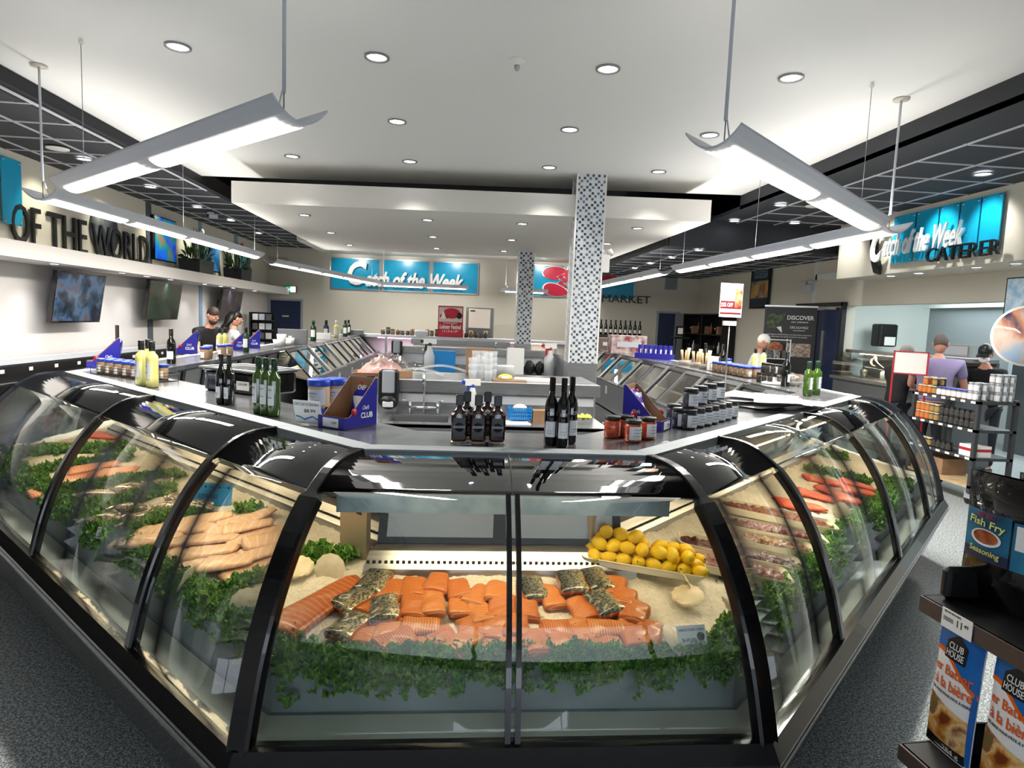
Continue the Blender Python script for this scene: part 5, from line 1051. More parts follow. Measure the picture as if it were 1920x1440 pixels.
# wall-side multideck cooler along the left wall
t = thing('wall_cooler', 'long low black open cooler with price tags along the left wall', 'cooler', (-4.7, 8, 0)); L_ = 13.0
m = MB(); m.box((-.0, 0, .4), (.62, L_, .8), CASEBLK); m.box((.34, 0, .86), (.06, L_, .16), CASEBLK); m.build('cabinet', t)
MB().box((-.2, 0, 1.08), (.12, L_, .06), LTGREY).build('rear_rail', t); m = MB(); m.box((-.13, 0, .99), (.05, L_, .1), BLK); m.build('tag_rail', t); m = MB()
MB().box((-.26, 0, .95), (.06, L_, .3), STEELD).build('back_panel', t)
for k in range(26): m.box((-.098, -5.9+k*.46, .99), (.006, .06, .04), PAPER)
m.build('price_tag_strip', t)
# rear wall signs
def wallpanel(label, x0, x1, z0, z1, off=.03):
    a, b = bw(x0, off), bw(x1, off); c = (a+b)/2; t = thing('teal_glass_sign', label, 'sign panel', (c.x, c.y, (z0+z1)/2), -SK); w = (b-a).length; h = z1-z0
    MB().box((0, 0, 0), (w, .012, h), TEAL).build('sheet', t); m = MB()
    for sx in (-1, 1):
        m.box((sx*(w/2), .0, 0), (.03, .02, h+.04), STEEL)
        for sz in (-1, 1): m.cyl((sx*(w/2-.05), -.01, sz*(h/2-.05)), .015, .03, CHROME, 8, R=Matrix.Rotation(-pi/2, 3, 'X'))
    m.box((0, 0, h/2+.01), (w, .02, .02), STEEL); m.box((0, 0, -h/2-.01), (w, .02, .02), STEEL); m.build('frame', t); return t
wallpanel('teal panel behind the white script on the rear wall, left one', -3.37, -2.1, 2.4, 3.18); wallpanel('teal panel behind the white script on the rear wall, middle one', -2.02, -.8, 2.4, 3.18); wallpanel('teal panel behind the white script on the rear wall, right one', -.72, .47, 2.4, 3.18)
for i, (x0, x1) in enumerate(((1.78, 2.7), (2.78, 3.62), (3.7, 4.55))): wallpanel('teal panel of the lobster sign on the rear wall, %s' % ('left, behind the slim column', 'middle, behind the near column', 'right end')[i], x0, x1, 2.42, 3.2)
n = (-BN)
def bwz(x, z, off): p = bw(x, off); return Vector((p.x, p.y, z))
t = thing('script_lettering', 'white script Catch of the Week on the teal rear wall panels', 'lettering', bwz(-1.45, 2.75, .08))
t.rotation_euler = (0, 0, -SK)
MB().text('C', frame((-1.22, 0, .06), (1, 0, 0), (0, -1, 0)), .5, .62, LETW, .035, .25, .04).build('letters', t); MB().text('atch of the Week', frame((.28, 0, -.07), (1, 0, 0), (0, -1, 0)), 2.55, .4, LETW, .035, .35, .035).build('letters', t)
t = lettering('black raised letters FISH MARKET on the rear wall under the lobster', 'MARKET', bwz(3.72, 2.42, .06), bwz(4.98, 2.42, .06), .19, LETB, n)
q_ = bwz(3.25, 2.42, .06)-t.location; MB().text('FISH', frame(q_, BX, n), .72, .19, LETB, .03).build('letters', t)
for x_ in (-2.7, -1.45, -.1, 2.2, 3.2, 4.1): spot('rear_sign_wash', bwz(x_, 3.26, 1.1), 26*LP, (1, .98, .92), bwz(x_, 2.75, 0), 85, .9, .04)
# lobster
LOB = M('lobster_red', 'c2183a', .4); t = thing('lobster_sign', 'big red lobster cut-out with a white edge on the teal rear panels', 'sign', bwz(3.0, 2.85, .075), -SK)
m = MB(); w2 = MB()
def blob(mb, c, rx, rz, mat, rot=0, y=0, e=1):
    q = []
    for i in range(26):
        a = 2*pi*i/26; x, z = rx*cos(a), rz*sin(a)*(1-.25*cos(a)); q.append((c[0]+(x*cos(rot)-z*sin(rot))*e, y, c[1]+(x*sin(rot)+z*cos(rot))*e))
    mb.loft([q, [(x, y+.02, z) for x, _, z in q]], mat, caps=True)
for mb_, mt, e, y in ((w2, LETW, 1.12, .01), (m, LOB, 1, -.012)):
    blob(mb_, (-.55, .2), .3, .13, mt, .15, y, e); blob(mb_, (-.62, .06), .2, .055, mt, -.25, y-.001, e); blob(mb_, (-.5, -.27), .32, .15, mt, -.2, y, e); blob(mb_, (-.72, -.33), .14, .05, mt, .3, y-.001, e)
    for k in range(4): blob(mb_, (-.35+.05*(k % 2), .1-.075*k), .12, .03, mt, .4*(-1)**k, y-.002, e)
    blob(mb_, (.05, .15), .34, .17, mt, .1, y, e); blob(mb_, (.45, .13), .2, .14, mt, 0, y, e); blob(mb_, (.75, .1), .16, .13, mt, 0, y, e); blob(mb_, (.98, .08), .13, .12, mt, .2, y, e)
w2.build('white_edge', t); m.build('red_body', t)
# exit sign, vents, posters
p = bwz(-4.4, 2.32, .08); t = thing('exit_sign', 'green running-man exit sign with an arrow above the left navy door', 'sign', p, -SK); MB().box((0, 0, 0), (.3, .05, .17), BLK).build('housing', t)
GRN = M('exit_green', '0a6a4a', .5, emit=1.0, ecol='0fa070'); LIT = M('exit_white', 'ffffff', .5, emit=2.5, ecol='e8fff4'); m = MB(); m.box((-.07, -.027, 0), (.13, .004, .14), GRN); m.box((.07, -.027, 0), (.13, .004, .14), LIT); m.build('face', t)
m = MB(); m.add([(-.12, -.03, 0), (-.07, -.03, .045), (-.07, -.03, .015), (-.02, -.03, .015), (-.02, -.03, -.015), (-.07, -.03, -.015), (-.07, -.03, -.045)], [(0, 1, 2, 3, 4, 5, 6)], LIT)
m.sphere((.075, -.03, .045), (.012, .003, .012), GRN, 10, 6); m.tube([(.075, -.03, .03), (.065, -.03, -.005), (.085, -.03, -.03), (.08, -.03, -.06)], .008, GRN, 6); m.tube([(.065, -.03, -.005), (.05, -.03, -.03), (.03, -.03, -.035)], .007, GRN, 6); m.tube([(.1, -.03, 0), (.075, -.03, .022), (.045, -.03, .01)], .006, GRN, 6); m.build('pictogram', t)
t = thing('wall_vent', 'square grey air vent high on the rear wall right of the sign', 'vent', bwz(5.5, 2.88, .03), -SK); MB().box((0, 0, 0), (.32, .03, .34), GREY).build('frame', t); m = MB()
for k in range(8): m.box((0, -.02, -.13+.037*k), (.27, .01, .02), STEELD)
m.build('slats', t)
t = thing('wall_vent', 'faint grille vent on the rear wall above the navy door', 'vent', bwz(-4.75, 2.98, .02), -SK); MB().box((0, 0, 0), (.5, .02, .35), M('wall_vent_cream', 'b5b1a5', .7)).build('frame', t)
yb, ya = 13.6, 12.85; X = rwx(13.2)-.03; t = thing('framed_poster', 'dark framed Odessa poster with yellow and blue shapes on the right wall', 'poster', (X, 13.25, 2.66)); MB().box((0, 0, 0), (.03, .86, .9), BLACK).build('frame', t)
m = MB(); m.box((-.018, 0, .27), (.004, .76, .26), M('poster_slate', '24323c', .3)); m.box((-.018, 0, -.05), (.004, .76, .36), M('poster_blue', '4a6c86', .3, var='d9a24a', scale=4)); m.box((-.018, 0, -.33), (.004, .76, .16), M('poster_navy', '1c2836', .3)); m.text('ODESSA', frame((-.021, -.04, .27), (0, -1, 0), (-1, 0, 0)), .6, .16, M('poster_text', '7f9db0', .4), .003); m.sphere((-.02, .12, -.05), (.003, .12, .13), M('poster_yellow', 'd9a945', .4), 14, 8); m.sphere((-.02, -.2, -.05), (.003, .07, .13), M('poster_orange', 'b8642c', .4), 14, 8); m.build('print', t)
t = thing('wall_lamp', 'small emergency lamp on the right wall above the double doors', 'lamp', (rwx(11.2)-.05, 11.4, 2.55)); MB().box((0, 0, 0), (.08, .2, .14), LTGREY).build('housing', t)
for s in (-1, 1): MB().cyl((-.05, s*.12, .08), .05, .05, LTGREY, 12).build('lamp_head', t)
# black roll-up banner
a = Vector((5.35, 12.15, 0)); x = Vector((.93, -.36, 0)).normalized(); nn = Vector((-x.y*-1, 0, 0)); nrm = Vector((x.y, -x.x, 0)); 
t = thing('roll_up_banner', 'black DISCOVER roll-up banner with a green fish, beside the double doors', 'banner', (5.93, 11.1, 0)); bl = t.location.copy(); t.location.z = 0; t.rotation_euler = (0, 0, -.45)
MB().box((0, 0, 1.12), (.86, .01, 2.16), BLK).build('sheet', t); MB().box((0, 0, .04), (.9, .15, .08), STEELD).build('base', t); MB().box((0, 0, 2.2), (.88, .03, .03), STEEL).build('top_rail', t)
F0 = lambda x_, z_: frame((x_, -.007, z_), (1, 0, 0), (0, -1, 0))
m = MB(); m.text('DISCOVER', F0(.17, 2.0), .44, .075, PAPER, .002, bold=.02); m.text('our platters', F0(.16, 1.92), .28, .045, PAPER, .002, shear=.3); m.text('DÉCOUVREZ', F0(.16, 1.83), .3, .05, PAPER, .002); m.text('nos plateaux', F0(.16, 1.77), .2, .03, PAPER, .002); m.text('AVAILABLE BY RESERVATION 24 TO 48 HOURS IN ADVANCE', F0(0, 1.69), .74, .02, PAPER, .002); m.text('DISPONIBLE SUR RESERVATION 24 A 48 HEURES', F0(0, 1.65), .6, .018, PAPER, .002); m.build('lettering', t)
FG = M('cod_green', '5c6a48', .5, var='2f3a2a', scale=14); m = MB(); m.sphere((-.28, -.012, 1.93), (.11, .006, .15), FG, 18, 10); m.add([(-.2, -.014, 2.03), (-.08, -.014, 2.09), (-.1, -.014, 1.97), (-.19, -.014, 1.9)], [(0, 1, 2, 3)], FG); m.add([(-.22, -.015, 1.82), (-.12, -.015, 1.72), (-.14, -.015, 1.84)], [(0, 1, 2)], PAPER); m.build('fish_picture', t)
m = MB(); m.sphere((-.22, -.012, 1.45), (.14, .004, .11), M('platter_red', '8c3a2c', .5, var='c98a5a', scale=25), 16, 8); m.box((.17, -.009, 1.42), (.4, .004, .24), M('platter_mix', '7a5648', .5, var='c9bfb0', scale=22)); m.build('platter_pictures', t)
# display rack in front of banner
t = thing('wire_rack', 'small white wire rack of packets in front of the navy double doors', 'rack', (5.45, 10.6, 0), -.3); m = MB()
for sx in (-1, 1):
    for sy in (-1, 1): m.tube([(sx*.2, sy*.15, 0), (sx*.2, sy*.15, 1.62)], .01, WHITE, 6)
m.build('rack_post', t)
for z in (.6, .95, 1.28, 1.6): m = MB(); m.tube([(-.2, -.15, z), (.2, -.15, z), (.2, .15, z), (-.2, .15, z), (-.2, -.15, z)], .008, WHITE, 6); m.box((0, 0, z-.0), (.4, .3, .008), WHITE); m.build('rack_shelf', t)
for k in range(3):
    for j in range(3): o = MB().box((0, 0, .07), (.1, .12, .14), M('packet_%d' % j, ('8c8f94', 'b9b4ae', '5c4f4a')[j], .4, var='3a3c40', scale=30)).build('packet'); q = Matrix.Rotation(-.3, 4, 'Z') @ Vector((-.13+.13*j, 0, (.604, .954, 1.284)[k])); o.location = Vector((5.45, 10.6, 0))+q; tag(o, 'small packet on the white wire rack, %s shelf, %s from the left' % (('bottom', 'middle', 'top')[k], ORD[j]), 'packet', 'packets on the wire rack')
# ================================================================== CATERER
n = Vector((-1, 0, 0)); FX = 5.82
mb = MB().box(((FX+6.9)/2, 7.3, 3.0), (6.9-FX, 4.6, .82), WALLC); struct(mb.build('wall_caterer_fascia'))
for i, (px, py) in enumerate(((1657, 518), (1709, 513), (1826, 503), (1902, 496))):
    p = atz(px, py, 2.585); q = (min(max(p.x, 6.1), 6.5), p.y, 2.586); d = make_downlight('fascia_light', .06) if i == 0 else copy_thing(d, q); d.location = q; d['label'] = 'round downlight under the caterer fascia, %s from the left' % ORD[i]; d['group'] = 'caterer fascia downlights'; spot('fascia_beam', (q[0], q[1], 2.57), 22*LP, (.95, .95, 1), (q[0]+.15, q[1], 0), 90, .9, .03)
def F(px, py): p = atx(px, py, FX-.03); return p
for i, (a, b) in enumerate(((1683, 1722), (1725, 1765), (1768, 1803), (1806, 1842), (1845, 1883))):
    y0, y1 = atx(a, 430, FX).y, atx(b, 430, FX).y; t = thing('teal_glass_sign', 'teal glass panel of the caterer sign, %s from the left' % ORD[i], 'panel', (FX-.05, (y0+y1)/2, 3.02), 0, 'caterer sign panels'); w = abs(y0-y1)
    MB().box((0, 0, 0), (.01, w, .62), TEAL).build('sheet', t); m = MB()
    for sy in (-1, 1):
        for sz in (-1, 1): MB().cyl((-.01, sy*(w/2-.03), sz*.28), .01, .06, CHROME, 8, R=Matrix.Rotation(pi/2, 3, 'Y')).build('standoff', t)
a, b = F(1650, 470), F(1692, 450)
t = thing('script_lettering', 'white script Catch of the Week on the teal caterer panels', 'lettering', (FX-.1, (F(1645, 450).y+F(1830, 430).y)/2, 2.98)); ya, yb = F(1650, 450).y, F(1832, 430).y; cy = (ya+yb)/2
MB().text('C', frame((0, (ya-cy)-.12, -.02), (0, -1, 0), (-1, 0, 0)), .26, .42, LETW, .03, .25, .04).build('letters', t); MB().text('atch of the Week', frame((0, -.1, -.02), (0, -1, 0), (-1, 0, 0)), abs(ya-yb)-.3, .3, LETW, .03, .35, .008).build('letters', t)
ya, yb = F(1752, 485).y, F(1893, 465).y; lettering('black raised letters CATERER below the script on the right fascia', 'CATERER', (FX-.12, ya, 2.74), (FX-.12, yb, 2.74), .17, LETB, n)
m = MB(); yc = F(1640, 470).y; m.prism([(0, 0)], 0, 0, BLK) if 0 else None
pts = [(0, .38), (.1, .1), (.16, -.08), (.3, -.3), (.34, -.42), (.12, -.38), (-.02, -.2), (-.1, .05), (-.12, .3)]
t = thing('fish_tail_sign', 'black fish tail cut-out at the left end of the caterer fascia', 'sign', (FX-.06, yc+.02, 3.0)); m.loft([[(0, -a*.62, z) for a, z in pts], [(.03, -a*.62, z) for a, z in pts]], BLK, caps=True); m.build('cut_out', t)
for y in (9.3, 8.4, 7.4, 6.7): spot('sign_wash', (FX-.55, y, 3.36), 30*LP, (1, .97, .9), (FX, y, 2.9), 70, .8, .04)
# caterer hot counter standing in the opening
t = thing('caterer_counter', 'stainless caterer counter with a curved glass hood and warm lamp strip', 'service counter', (6.62, 8.95, 0)); W_, L_ = .55, 2.7
m = MB(); m.box((0, 0, .5), (W_, L_, 1.0), M('counter_grey', '6e7274', .4, .3)); m.build('base', t); MB().box((-.02, 0, 1.03), (W_+.1, L_, .05), STEEL).build('ledge', t)
pr = spline([(-.3, 1.06), (-.33, 1.2), (-.25, 1.38), (-.05, 1.46)], 4); m = MB(); m.loft([[(x, s*L_/2, z) for x, z in thick(pr, -.006)] for s in (-1, 1)], CASEG, caps=True, smooth=True); m.build('glass_hood', t)
m = MB(); m.box((.08, 0, 1.47), (.36, L_, .05), STEEL); m.build('top_shelf', t); MB().box((-.02, .5, 1.435), (.04, 1.1, .015), WARM).build('heat_lamp', t); m = MB(); m.box((.25, 0, 1.25), (.04, L_, .4), STEELD); m.build('back_panel', t)
area('heat_glow', (6.6, 9.4, 1.42), 1.0, 5, (1, .75, .45), sizey=.05)
for k in range(4): o = MB().lathe([(.05, 0), (.06, .1), (.05, .13), (.02, .14)], (STEEL, PAPER, STEELD, M('amber_jar', '8a5a2c', .3))[k], n=14).build('food_container'); o.location = (6.62, 9.9-.5*k, 1.056); tag(o, 'food container inside the caterer glass counter, %s from the left' % ORD[k], 'container')
t = thing('towel_dispenser', 'black paper dispenser on the white kitchen wall behind the caterer counter', 'dispenser', (7.6, 10.9, 1.75)); MB().rbox((0, 0, 0), (.35, .25, .4), BLK, .04).build('case', t); MB().box((.02, -.13, -.1), (.2, .02, .15), PAPER).build('paper', t)
o = MB().box((7.0, 8.4, 1.58), (.1, .5, .17), STEEL).build('cash_scale'); tag(o, 'steel slanted box standing on top of the caterer counter', 'scale'); MB().box((6.95, 8.4, 1.58), (.02, .4, .12), LTGREY).build('display', o)
mb = MB(); mb.box((8.95, 8.95, 1.55), (.6, .7, .35), STEEL); o = tag(mb.build('kitchen_shelf_unit'), 'steel equipment on the kitchen wall seen through the opening', 'appliance'); MB().box((8.95, 8.95, .69), (.6, .7, 1.38), STEELD).build('cabinet', o)
# far right posters
t = thing('hanging_poster', 'light blue speckled poster at the right edge of the picture', 'poster', atx(1925, 562, 5.6)); MB().box((0, 0, 0), (.02, .5, .46), BLK).build('frame', t); MB().box((-.012, 0, 0), (.004, .46, .43), M('poster_sky', '7fa6c4', .4, var='b8ccd8', scale=12)).build('print', t)
MB().tube([(0, 0, .2), (0, 0, 1.4)], .004, STEEL, 5).build('cord', t)
t = thing('round_sign', 'round white-rimmed sunset sign hanging at the right edge', 'sign', atx(1928, 630, 5.0)); m = MB(); m.cyl((0, 0, 0), .27, .012, WHITE, 36, R=Matrix.Rotation(pi/2+.9, 3, 'Z') @ Matrix.Rotation(pi/2, 3, 'X')); m.build('rim', t)
R_ = Matrix.Rotation(pi/2+.9, 3, 'Z') @ Matrix.Rotation(pi/2, 3, 'X'); cz = photo_mat('sunset_print', ('2c3a5c', 'c98a6c', 'd9c4b8', 'a9c4dc'), 3); MB().cyl(R_ @ Vector((0, 0, -.004)), .25, .02, cz, 36, R=R_).build('print', t); MB().tube([(0, 0, .26), (0, 0, 1.6)], .004, STEEL, 5).build('cord', t)
# black shelving unit and stool niche in the back right corner
t = thing('shelving_unit', 'tall black shelving unit with bottles and boxes in the rear right corner', 'shelf', (6.05, 15.2, 0), -pi/2+.12); W_, H_ = 1.9, 2.1
MB().box((0, .16, H_/2), (W_, .03, H_), BLK).build('back', t); m = MB()
for s in (-1, 0, 1): MB().box((s*W_/2, 0, H_/2), (.04, .34, H_), BLK).build('upright', t)
for z in (.3, .75, 1.15, 1.6, 2.08): MB().box((0, 0, z), (W_, .34, .03), BLK).build('shelf', t)
rnd = random.Random(4); Q = Matrix.Rotation(-pi/2+.12, 4, 'Z')
for zi, z in enumerate((.765, 1.165, 1.615)):
    for j in range(9):
        o = (MB().lathe([(.035, 0), (.035, .16), (.014, .2), (.014, .26)], (BG, LABEL, M('rust_label', '8c4a3a', .5))[j % 3], n=10) if (j+zi) % 3 else MB().box((0, 0, .09), (.12, .12, .18), (LABEL, CARD, STEELD)[j % 3])).build('bottle' if (j+zi) % 3 else 'gift_box')
        o.location = Vector((6.05, 15.2, z))+Q @ Vector((-.82+.2*j+(.04 if j > 4 else 0), -.03, 0)); tag(o, 'item on the black corner shelving, %s shelf, %s from the left' % (('low', 'middle', 'upper')[zi], ORD[j]), 'bottle' if (j+zi) % 3 else 'box', 'goods on the black corner shelving')
struct(MB().box((5.9, 16.45, 1.05), (.5, .05, 2.1), M('navy_recess', '8b9094', .6)).build('wall_recess'))
t = thing('bar_stool', 'tall dark metal stool carrying a small framed card near the black shelving', 'stool', (5.15, 14.6, 0)); m = MB()
for sx in (-1, 1):
    for sy in (-1, 1): MB().tube([(sx*.2, sy*.2, 0), (sx*.13, sy*.13, 1.5)], .014, BLK, 6).build('leg', t)
MB().box((0, 0, 1.5), (.36, .36, .04), BLK).build('seat', t); MB().box((0, 0, 1.66), (.2, .03, .22), BLK).box((0, -.018, 1.66), (.12, .004, .14), PAPER).build('framed_card', t)
# card rack by the left of the navy door
t = thing('card_rack', 'narrow dark rack of cards and packets left of the rear navy door', 'rack', (-4.62, 15.6, 0)); m = MB(); m.box((-.25, 0, .85), (.03, .3, 1.7), BLK); m.box((.0, .14, .85), (.5, .02, 1.7), BLK); m.build('frame', t)
for k in range(4): z = .85+.22*k; MB().box((0, 0, z), (.48, .26, .02), BLK).build('shelf', t)
for k in range(4):
    for j in range(3): o = MB().box((0, 0, .07), (.12, .05, .14), (PAPER, LTGREY, STEELD)[(j+k) % 3]).build('card_pack'); o.location = (-4.77+.15*j, 15.55, .862+.22*k); tag(o, 'card pack on the rack by the navy door, %s shelf up, %s from left' % (ORD[k], ORD[j]), 'packet', 'card packs on the rack')
# ================================================================== SERVICE AREA
PANEL = M('white_wall_panel', 'cfd2d8', .3, .1); SINKM = M('sink_steel', 'a9abad', .25, .85)
def sink_station(label, x0, x1, y, zled, bx, faucets, depth=.62, led=.9):
    t = thing('sink_station', label, 'sink counter', ((x0+x1)/2, y, 0)); cx = (x0+x1)/2; W_ = x1-x0
    m = MB(); segs = [(x0, bx[0]), (bx[1], x1)] if bx else [(x0, x1)]
    for a, b in segs: m.box(((a+b)/2-cx, -depth/2, .9), (b-a, depth, .03), SINKM)
    if bx:
        w = bx[1]-bx[0]; mx_ = (bx[0]+bx[1])/2-cx; m.box((mx_, -depth+.05, .9), (w, .1, .03), SINKM); m.box((mx_, -.08, .9), (w, .16, .03), SINKM)
    m.box((0, -depth+.01, .86), (W_, .02, .1), SINKM); m.build('deck', t)
    if bx: m = MB(); m.box((mx_, -.33, .74), (w, .36, .01), STEELD); m.box((mx_-w/2, -.33, .82), (.01, .36, .17), SINKM); m.box((mx_+w/2, -.33, .82), (.01, .36, .17), SINKM); m.box((mx_, -.16, .82), (w, .01, .17), SINKM); m.box((mx_, -.51, .82), (w, .01, .17), SINKM); m.build('basin', t)
    MB().box((0, .03, zled/2+.2), (W_, .06, zled-.4), PANEL).build('back_wall', t); MB().box((0, -.006, .96), (W_, .012, .1), SINKM).build('splash_strip', t)
    MB().box((0, led/2-.03, zled-.05), (W_+.1, led, .1), STEEL).build('ledge', t)
    m = MB()
    for sx in (-1, 1): m.box((sx*(W_/2-.03), -depth/2, .43), (.04, depth-.08, .86), STEELD)
    m.build('cabinet_side', t)
    for fx in faucets:
        f = MB(); fx -= cx; f.tube([(fx, -.05, .92), (fx, -.05, 1.2), (fx, -.07, 1.26), (fx, -.12, 1.28), (fx, -.17, 1.25), (fx, -.18, 1.17)], .011, CHROME, 8)
        f.tube([(fx-.12, -.06, .97), (fx+.12, -.06, .97)], .012, CHROME, 8)
        for s in (-1, 1): f.tube([(fx+s*.12, -.06, .92), (fx+s*.12, -.06, 1.02)], .014, CHROME, 8); f.tube([(fx+s*.12, -.06, 1.02), (fx+s*.18, -.1, 1.035)], .008, CHROME, 6)
        f.build('faucet', t)
    return t
sink_station('front stainless sink counter with a basin, behind the maple syrup bottles', -.68, 1.22, 5.58, 1.2, (-.54, -.06), (-.28,), depth=.6)
sink_station('middle stainless sink counter behind the glass panels and cup stacks', -.95, 1.4, 10.3, 1.27, None, (-.55,), led=.4)
sink_station('rearmost stainless work counter in front of the rear cases', -.9, 1.0, 13.0, 1.3, None, (.75,), led=.3)
def soap(label, c): 
    t = thing('soap_dispenser', label, 'dispenser', c); m = MB(); m.rbox((0, 0, 0), (.17, .1, .3), BLK, .03, zr=.02); m.sphere((0, -.02, -.12), (.085, .05, .07), BLK, 14, 8); m.build('housing', t)
    MB().rbox((0, -.045, .05), (.11, .03, .2), M('dispenser_grey', '8d939a', .3), .02, zr=.01).build('cover', t); MB().rbox((0, -.055, -.14), (.09, .03, .05), LTGREY, .01).build('push_bar', t); return t
pd = aty(728, 727, 5.42); soap('black and grey soap dispenser on the post left of the front sink', (pd.x, 5.47, pd.z)); MB_ = MB().box((pd.x-.02, 5.545, .62), (.16, .04, 1.24), STEEL).build('dispenser_post'); tag(MB_, 'steel post behind the front soap dispenser', 'post')
pd = aty(742, 657, 10.0); soap('black and grey soap dispenser farther back by the middle sink', (pd.x, 10.18, pd.z))
def onz(px, py, z): p = atz(px, py, z); return (p.x, p.y, z)
# things by the front sink
def spray(label, c, col, s=1):
    t = thing('spray_bottle', label, 'spray bottle', c, .3); MB().lathe([(.035*s, 0), (.038*s, .1*s), (.02*s, .15*s), (.014*s, .18*s)], M('spray_body', 'd8dade', .2, alpha=.75), n=14).build('bottle_body', t); m = MB(); m.box((0, 0, .2*s), (.09*s, .025*s, .035*s), WHITE); m.box((-.05*s, 0, .2*s), (.02*s, .02*s, .02*s), col); m.box((-.025*s, 0, .165*s), (.01*s, .015*s, .06*s), col); m.cyl((0, 0, .17*s), .016*s, .02*s, col, 10); m.build('trigger_head', t); return t
spray('white spray bottle with a blue trigger behind the maple syrup bottles', (onz(884, 786, .915)[0], 5.38, .915), BLUELID, 1.5)
p = onz(975, 792, .915); t = thing('wire_basket', 'blue plastic basket on the front sink counter right of the syrup bottles', 'basket', (p[0], 5.25, .93), .1); m = MB(); BB = M('bright_blue', '1c7fc4', .35)
for k in range(10):
    for s in (-1, 1): m.box((-.085+.019*k, s*.055, .05), (.006, .004, .09), BB)
for k in range(6):
    for s in (-1, 1): m.box((s*.09, -.05+.02*k, .05), (.004, .006, .09), BB)
for z in (.02, .05, .08, .1):
    for s in (-1, 1): m.box((0, s*.055, z), (.19, .006, .008), BB); m.box((s*.09, 0, z), (.006, .11, .008), BB)
m.box((0, 0, .006), (.17, .1, .008), BB); m.build('basket_body', t)
MB().sphere((.0, 0, .1), (.06, .04, .03), WHITE, 12, 6).build('cloth', t)
tag(MB().box((p[0]-.03, 5.16, .918), (.2, .2, .006), PAPER, rz=.1).build('paper_sheet'), 'white paper under the blue basket on the sink counter', 'paper')
o = MB().box((0, 0, .05), (.13, .1, .1), CARD).build('cardboard_box'); o.location = (onz(1010, 788, .915)[0], 5.25, .915); tag(o, 'small cardboard box between the blue basket and the balsamic bottles', 'box')
o = MB().grid(lambda u, v_: ((u-.5)*.14, (v_-.5)*.1, .06+.03*sin(u*9)*sin(v_*7)), 8, 6, M('yellow_cloth', 'dfe84a', .7)).build('yellow_cloth', fix=False); o.location = (onz(1088, 792, .915)[0], 5.2, .915); tag(o, 'bright yellow cloth on the sink counter right of the balsamic bottles', 'cloth')
# trash bin
t = thing('trash_bin', 'black trash bin with a crumpled black liner right of the front sink', 'trash bin', (1.52, 5.45, 0)); MB().lathe([(.2, 0), (.24, .86)], BLK, n=20).build('bin_body', t); m = MB(); n_ = 40
m.loft([[((.245+.02*sin(i*3.1+j)+.0*j)*cos(2*pi*i/n_), (.245+.02*sin(i*3.1+j))*sin(2*pi*i/n_), .68+.06*j+.015*sin(i*1.7)) for i in range(n_)] for j in range(4)]+[[(.2*cos(2*pi*i/n_), .2*sin(2*pi*i/n_), .8) for i in range(n_)]], M('black_liner', '0c0c0d', .2, coat=.5), smooth=True); m.build('liner', t)
# on the ledge behind the front sink
ZL = 1.201
t = thing('meat_tray', 'tray of pinkish bagged meat on the ledge above the front sink', 'tray', (onz(722, 698, ZL)[0], 5.95, ZL), .1); tray_mesh(.5, .35, .03, M('brown_tray', '9a6f52', .6)).build('tray', t)
m = MB().grid(lambda u, v_: ((u-.5)*.42, (v_-.5)*.28, .03+.13*sin(pi*u)*sin(pi*v_)+.03*noise.noise(Vector((u*6, v_*6, 2)))), 26, 18, M('bagged_meat', 'd0a79c', .25, var='b98a80', scale=14, coat=.3)); m.build('bagged_meat', t, fix=False)
m = MB().grid(lambda u, v_: ((u-.3)*.34, (v_-.5)*.22, .1+.1*sin(pi*u)*sin(pi*v_)+.06*noise.noise(Vector((u*9, v_*9, 5)))), 22, 14, glass_mat('thin_plastic', (.85, .86, .88), 3)); m.build('clear_bag', t, fix=False)
for k, (x, d) in enumerate(((790, .0), (830, .05))): o = MB().grid(lambda u, v_: ((u-.5)*.5, (v_-.5)*.3, .05*sin(pi*u)+.02), 14, 4, M('clear_sheet', 'b9c8c9', .1, alpha=.6)).build('plastic_cover', fix=False); o.location = (onz(x, 692, ZL)[0], 5.95+d*4, ZL+.0+.02*k); tag(o, 'curved clear plastic cover on the ledge above the front sink, %s' % ('left', 'right')[k], 'cover')
o = MB().box((0, 0, .03), (.2, .12, .06), CARD).build('cardboard_box'); o.location = (onz(757, 700, ZL)[0], 5.75, ZL); o.rotation_euler = (0, 0, .5); tag(o, 'torn piece of cardboard beside the bagged meat', 'box')
o = MB().box((0, 0, .13), (.26, .1, .26), CARD).box((0.02, -.052, .16), (.1, .003, .07), PAPER).build('cardboard_box'); o.location = (onz(890, 680, ZL)[0], 6.35, ZL); tag(o, 'upright brown carton with a white label behind the clear cups', 'box')
CLC = M('clear_cup', 'dfe4e8', .08, alpha=.35)
for k, (x, y, n_) in enumerate(((883, 5.75, 3), (896, 5.8, 2), (909, 5.75, 4), (889, 5.95, 4), (903, 5.98, 4), (918, 5.95, 4))):
    c = onz(x, 700, ZL); m = MB()
    for j in range(n_): m.lathe([(.03, .055*j), (.042, .055*j+.09)], CLC, n=14)
    o = m.build('clear_cup_stack'); o.location = (c[0], y, ZL); tag(o, 'stack of clear plastic cups on the ledge, %s' % ('front left', 'front middle', 'front right', 'rear left', 'rear middle', 'rear right')[k], 'cups', 'clear cup stacks on the ledge')
o = MB().box((0, 0, .01), (.34, .2, .02), PAPER, rz=-.15).build('paper_stack'); o.location = (onz(985, 702, ZL)[0], 5.85, ZL); tag(o, 'white board lying on the ledge right of the clear cups', 'paper')
o = MB().box((0, 0, .008), (.3, .16, .016), CARD, rz=.05).build('cutting_board'); o.location = (onz(955, 704, ZL)[0]-.05, 5.72, ZL); tag(o, 'brown flat board on the ledge in front of the white one', 'board')
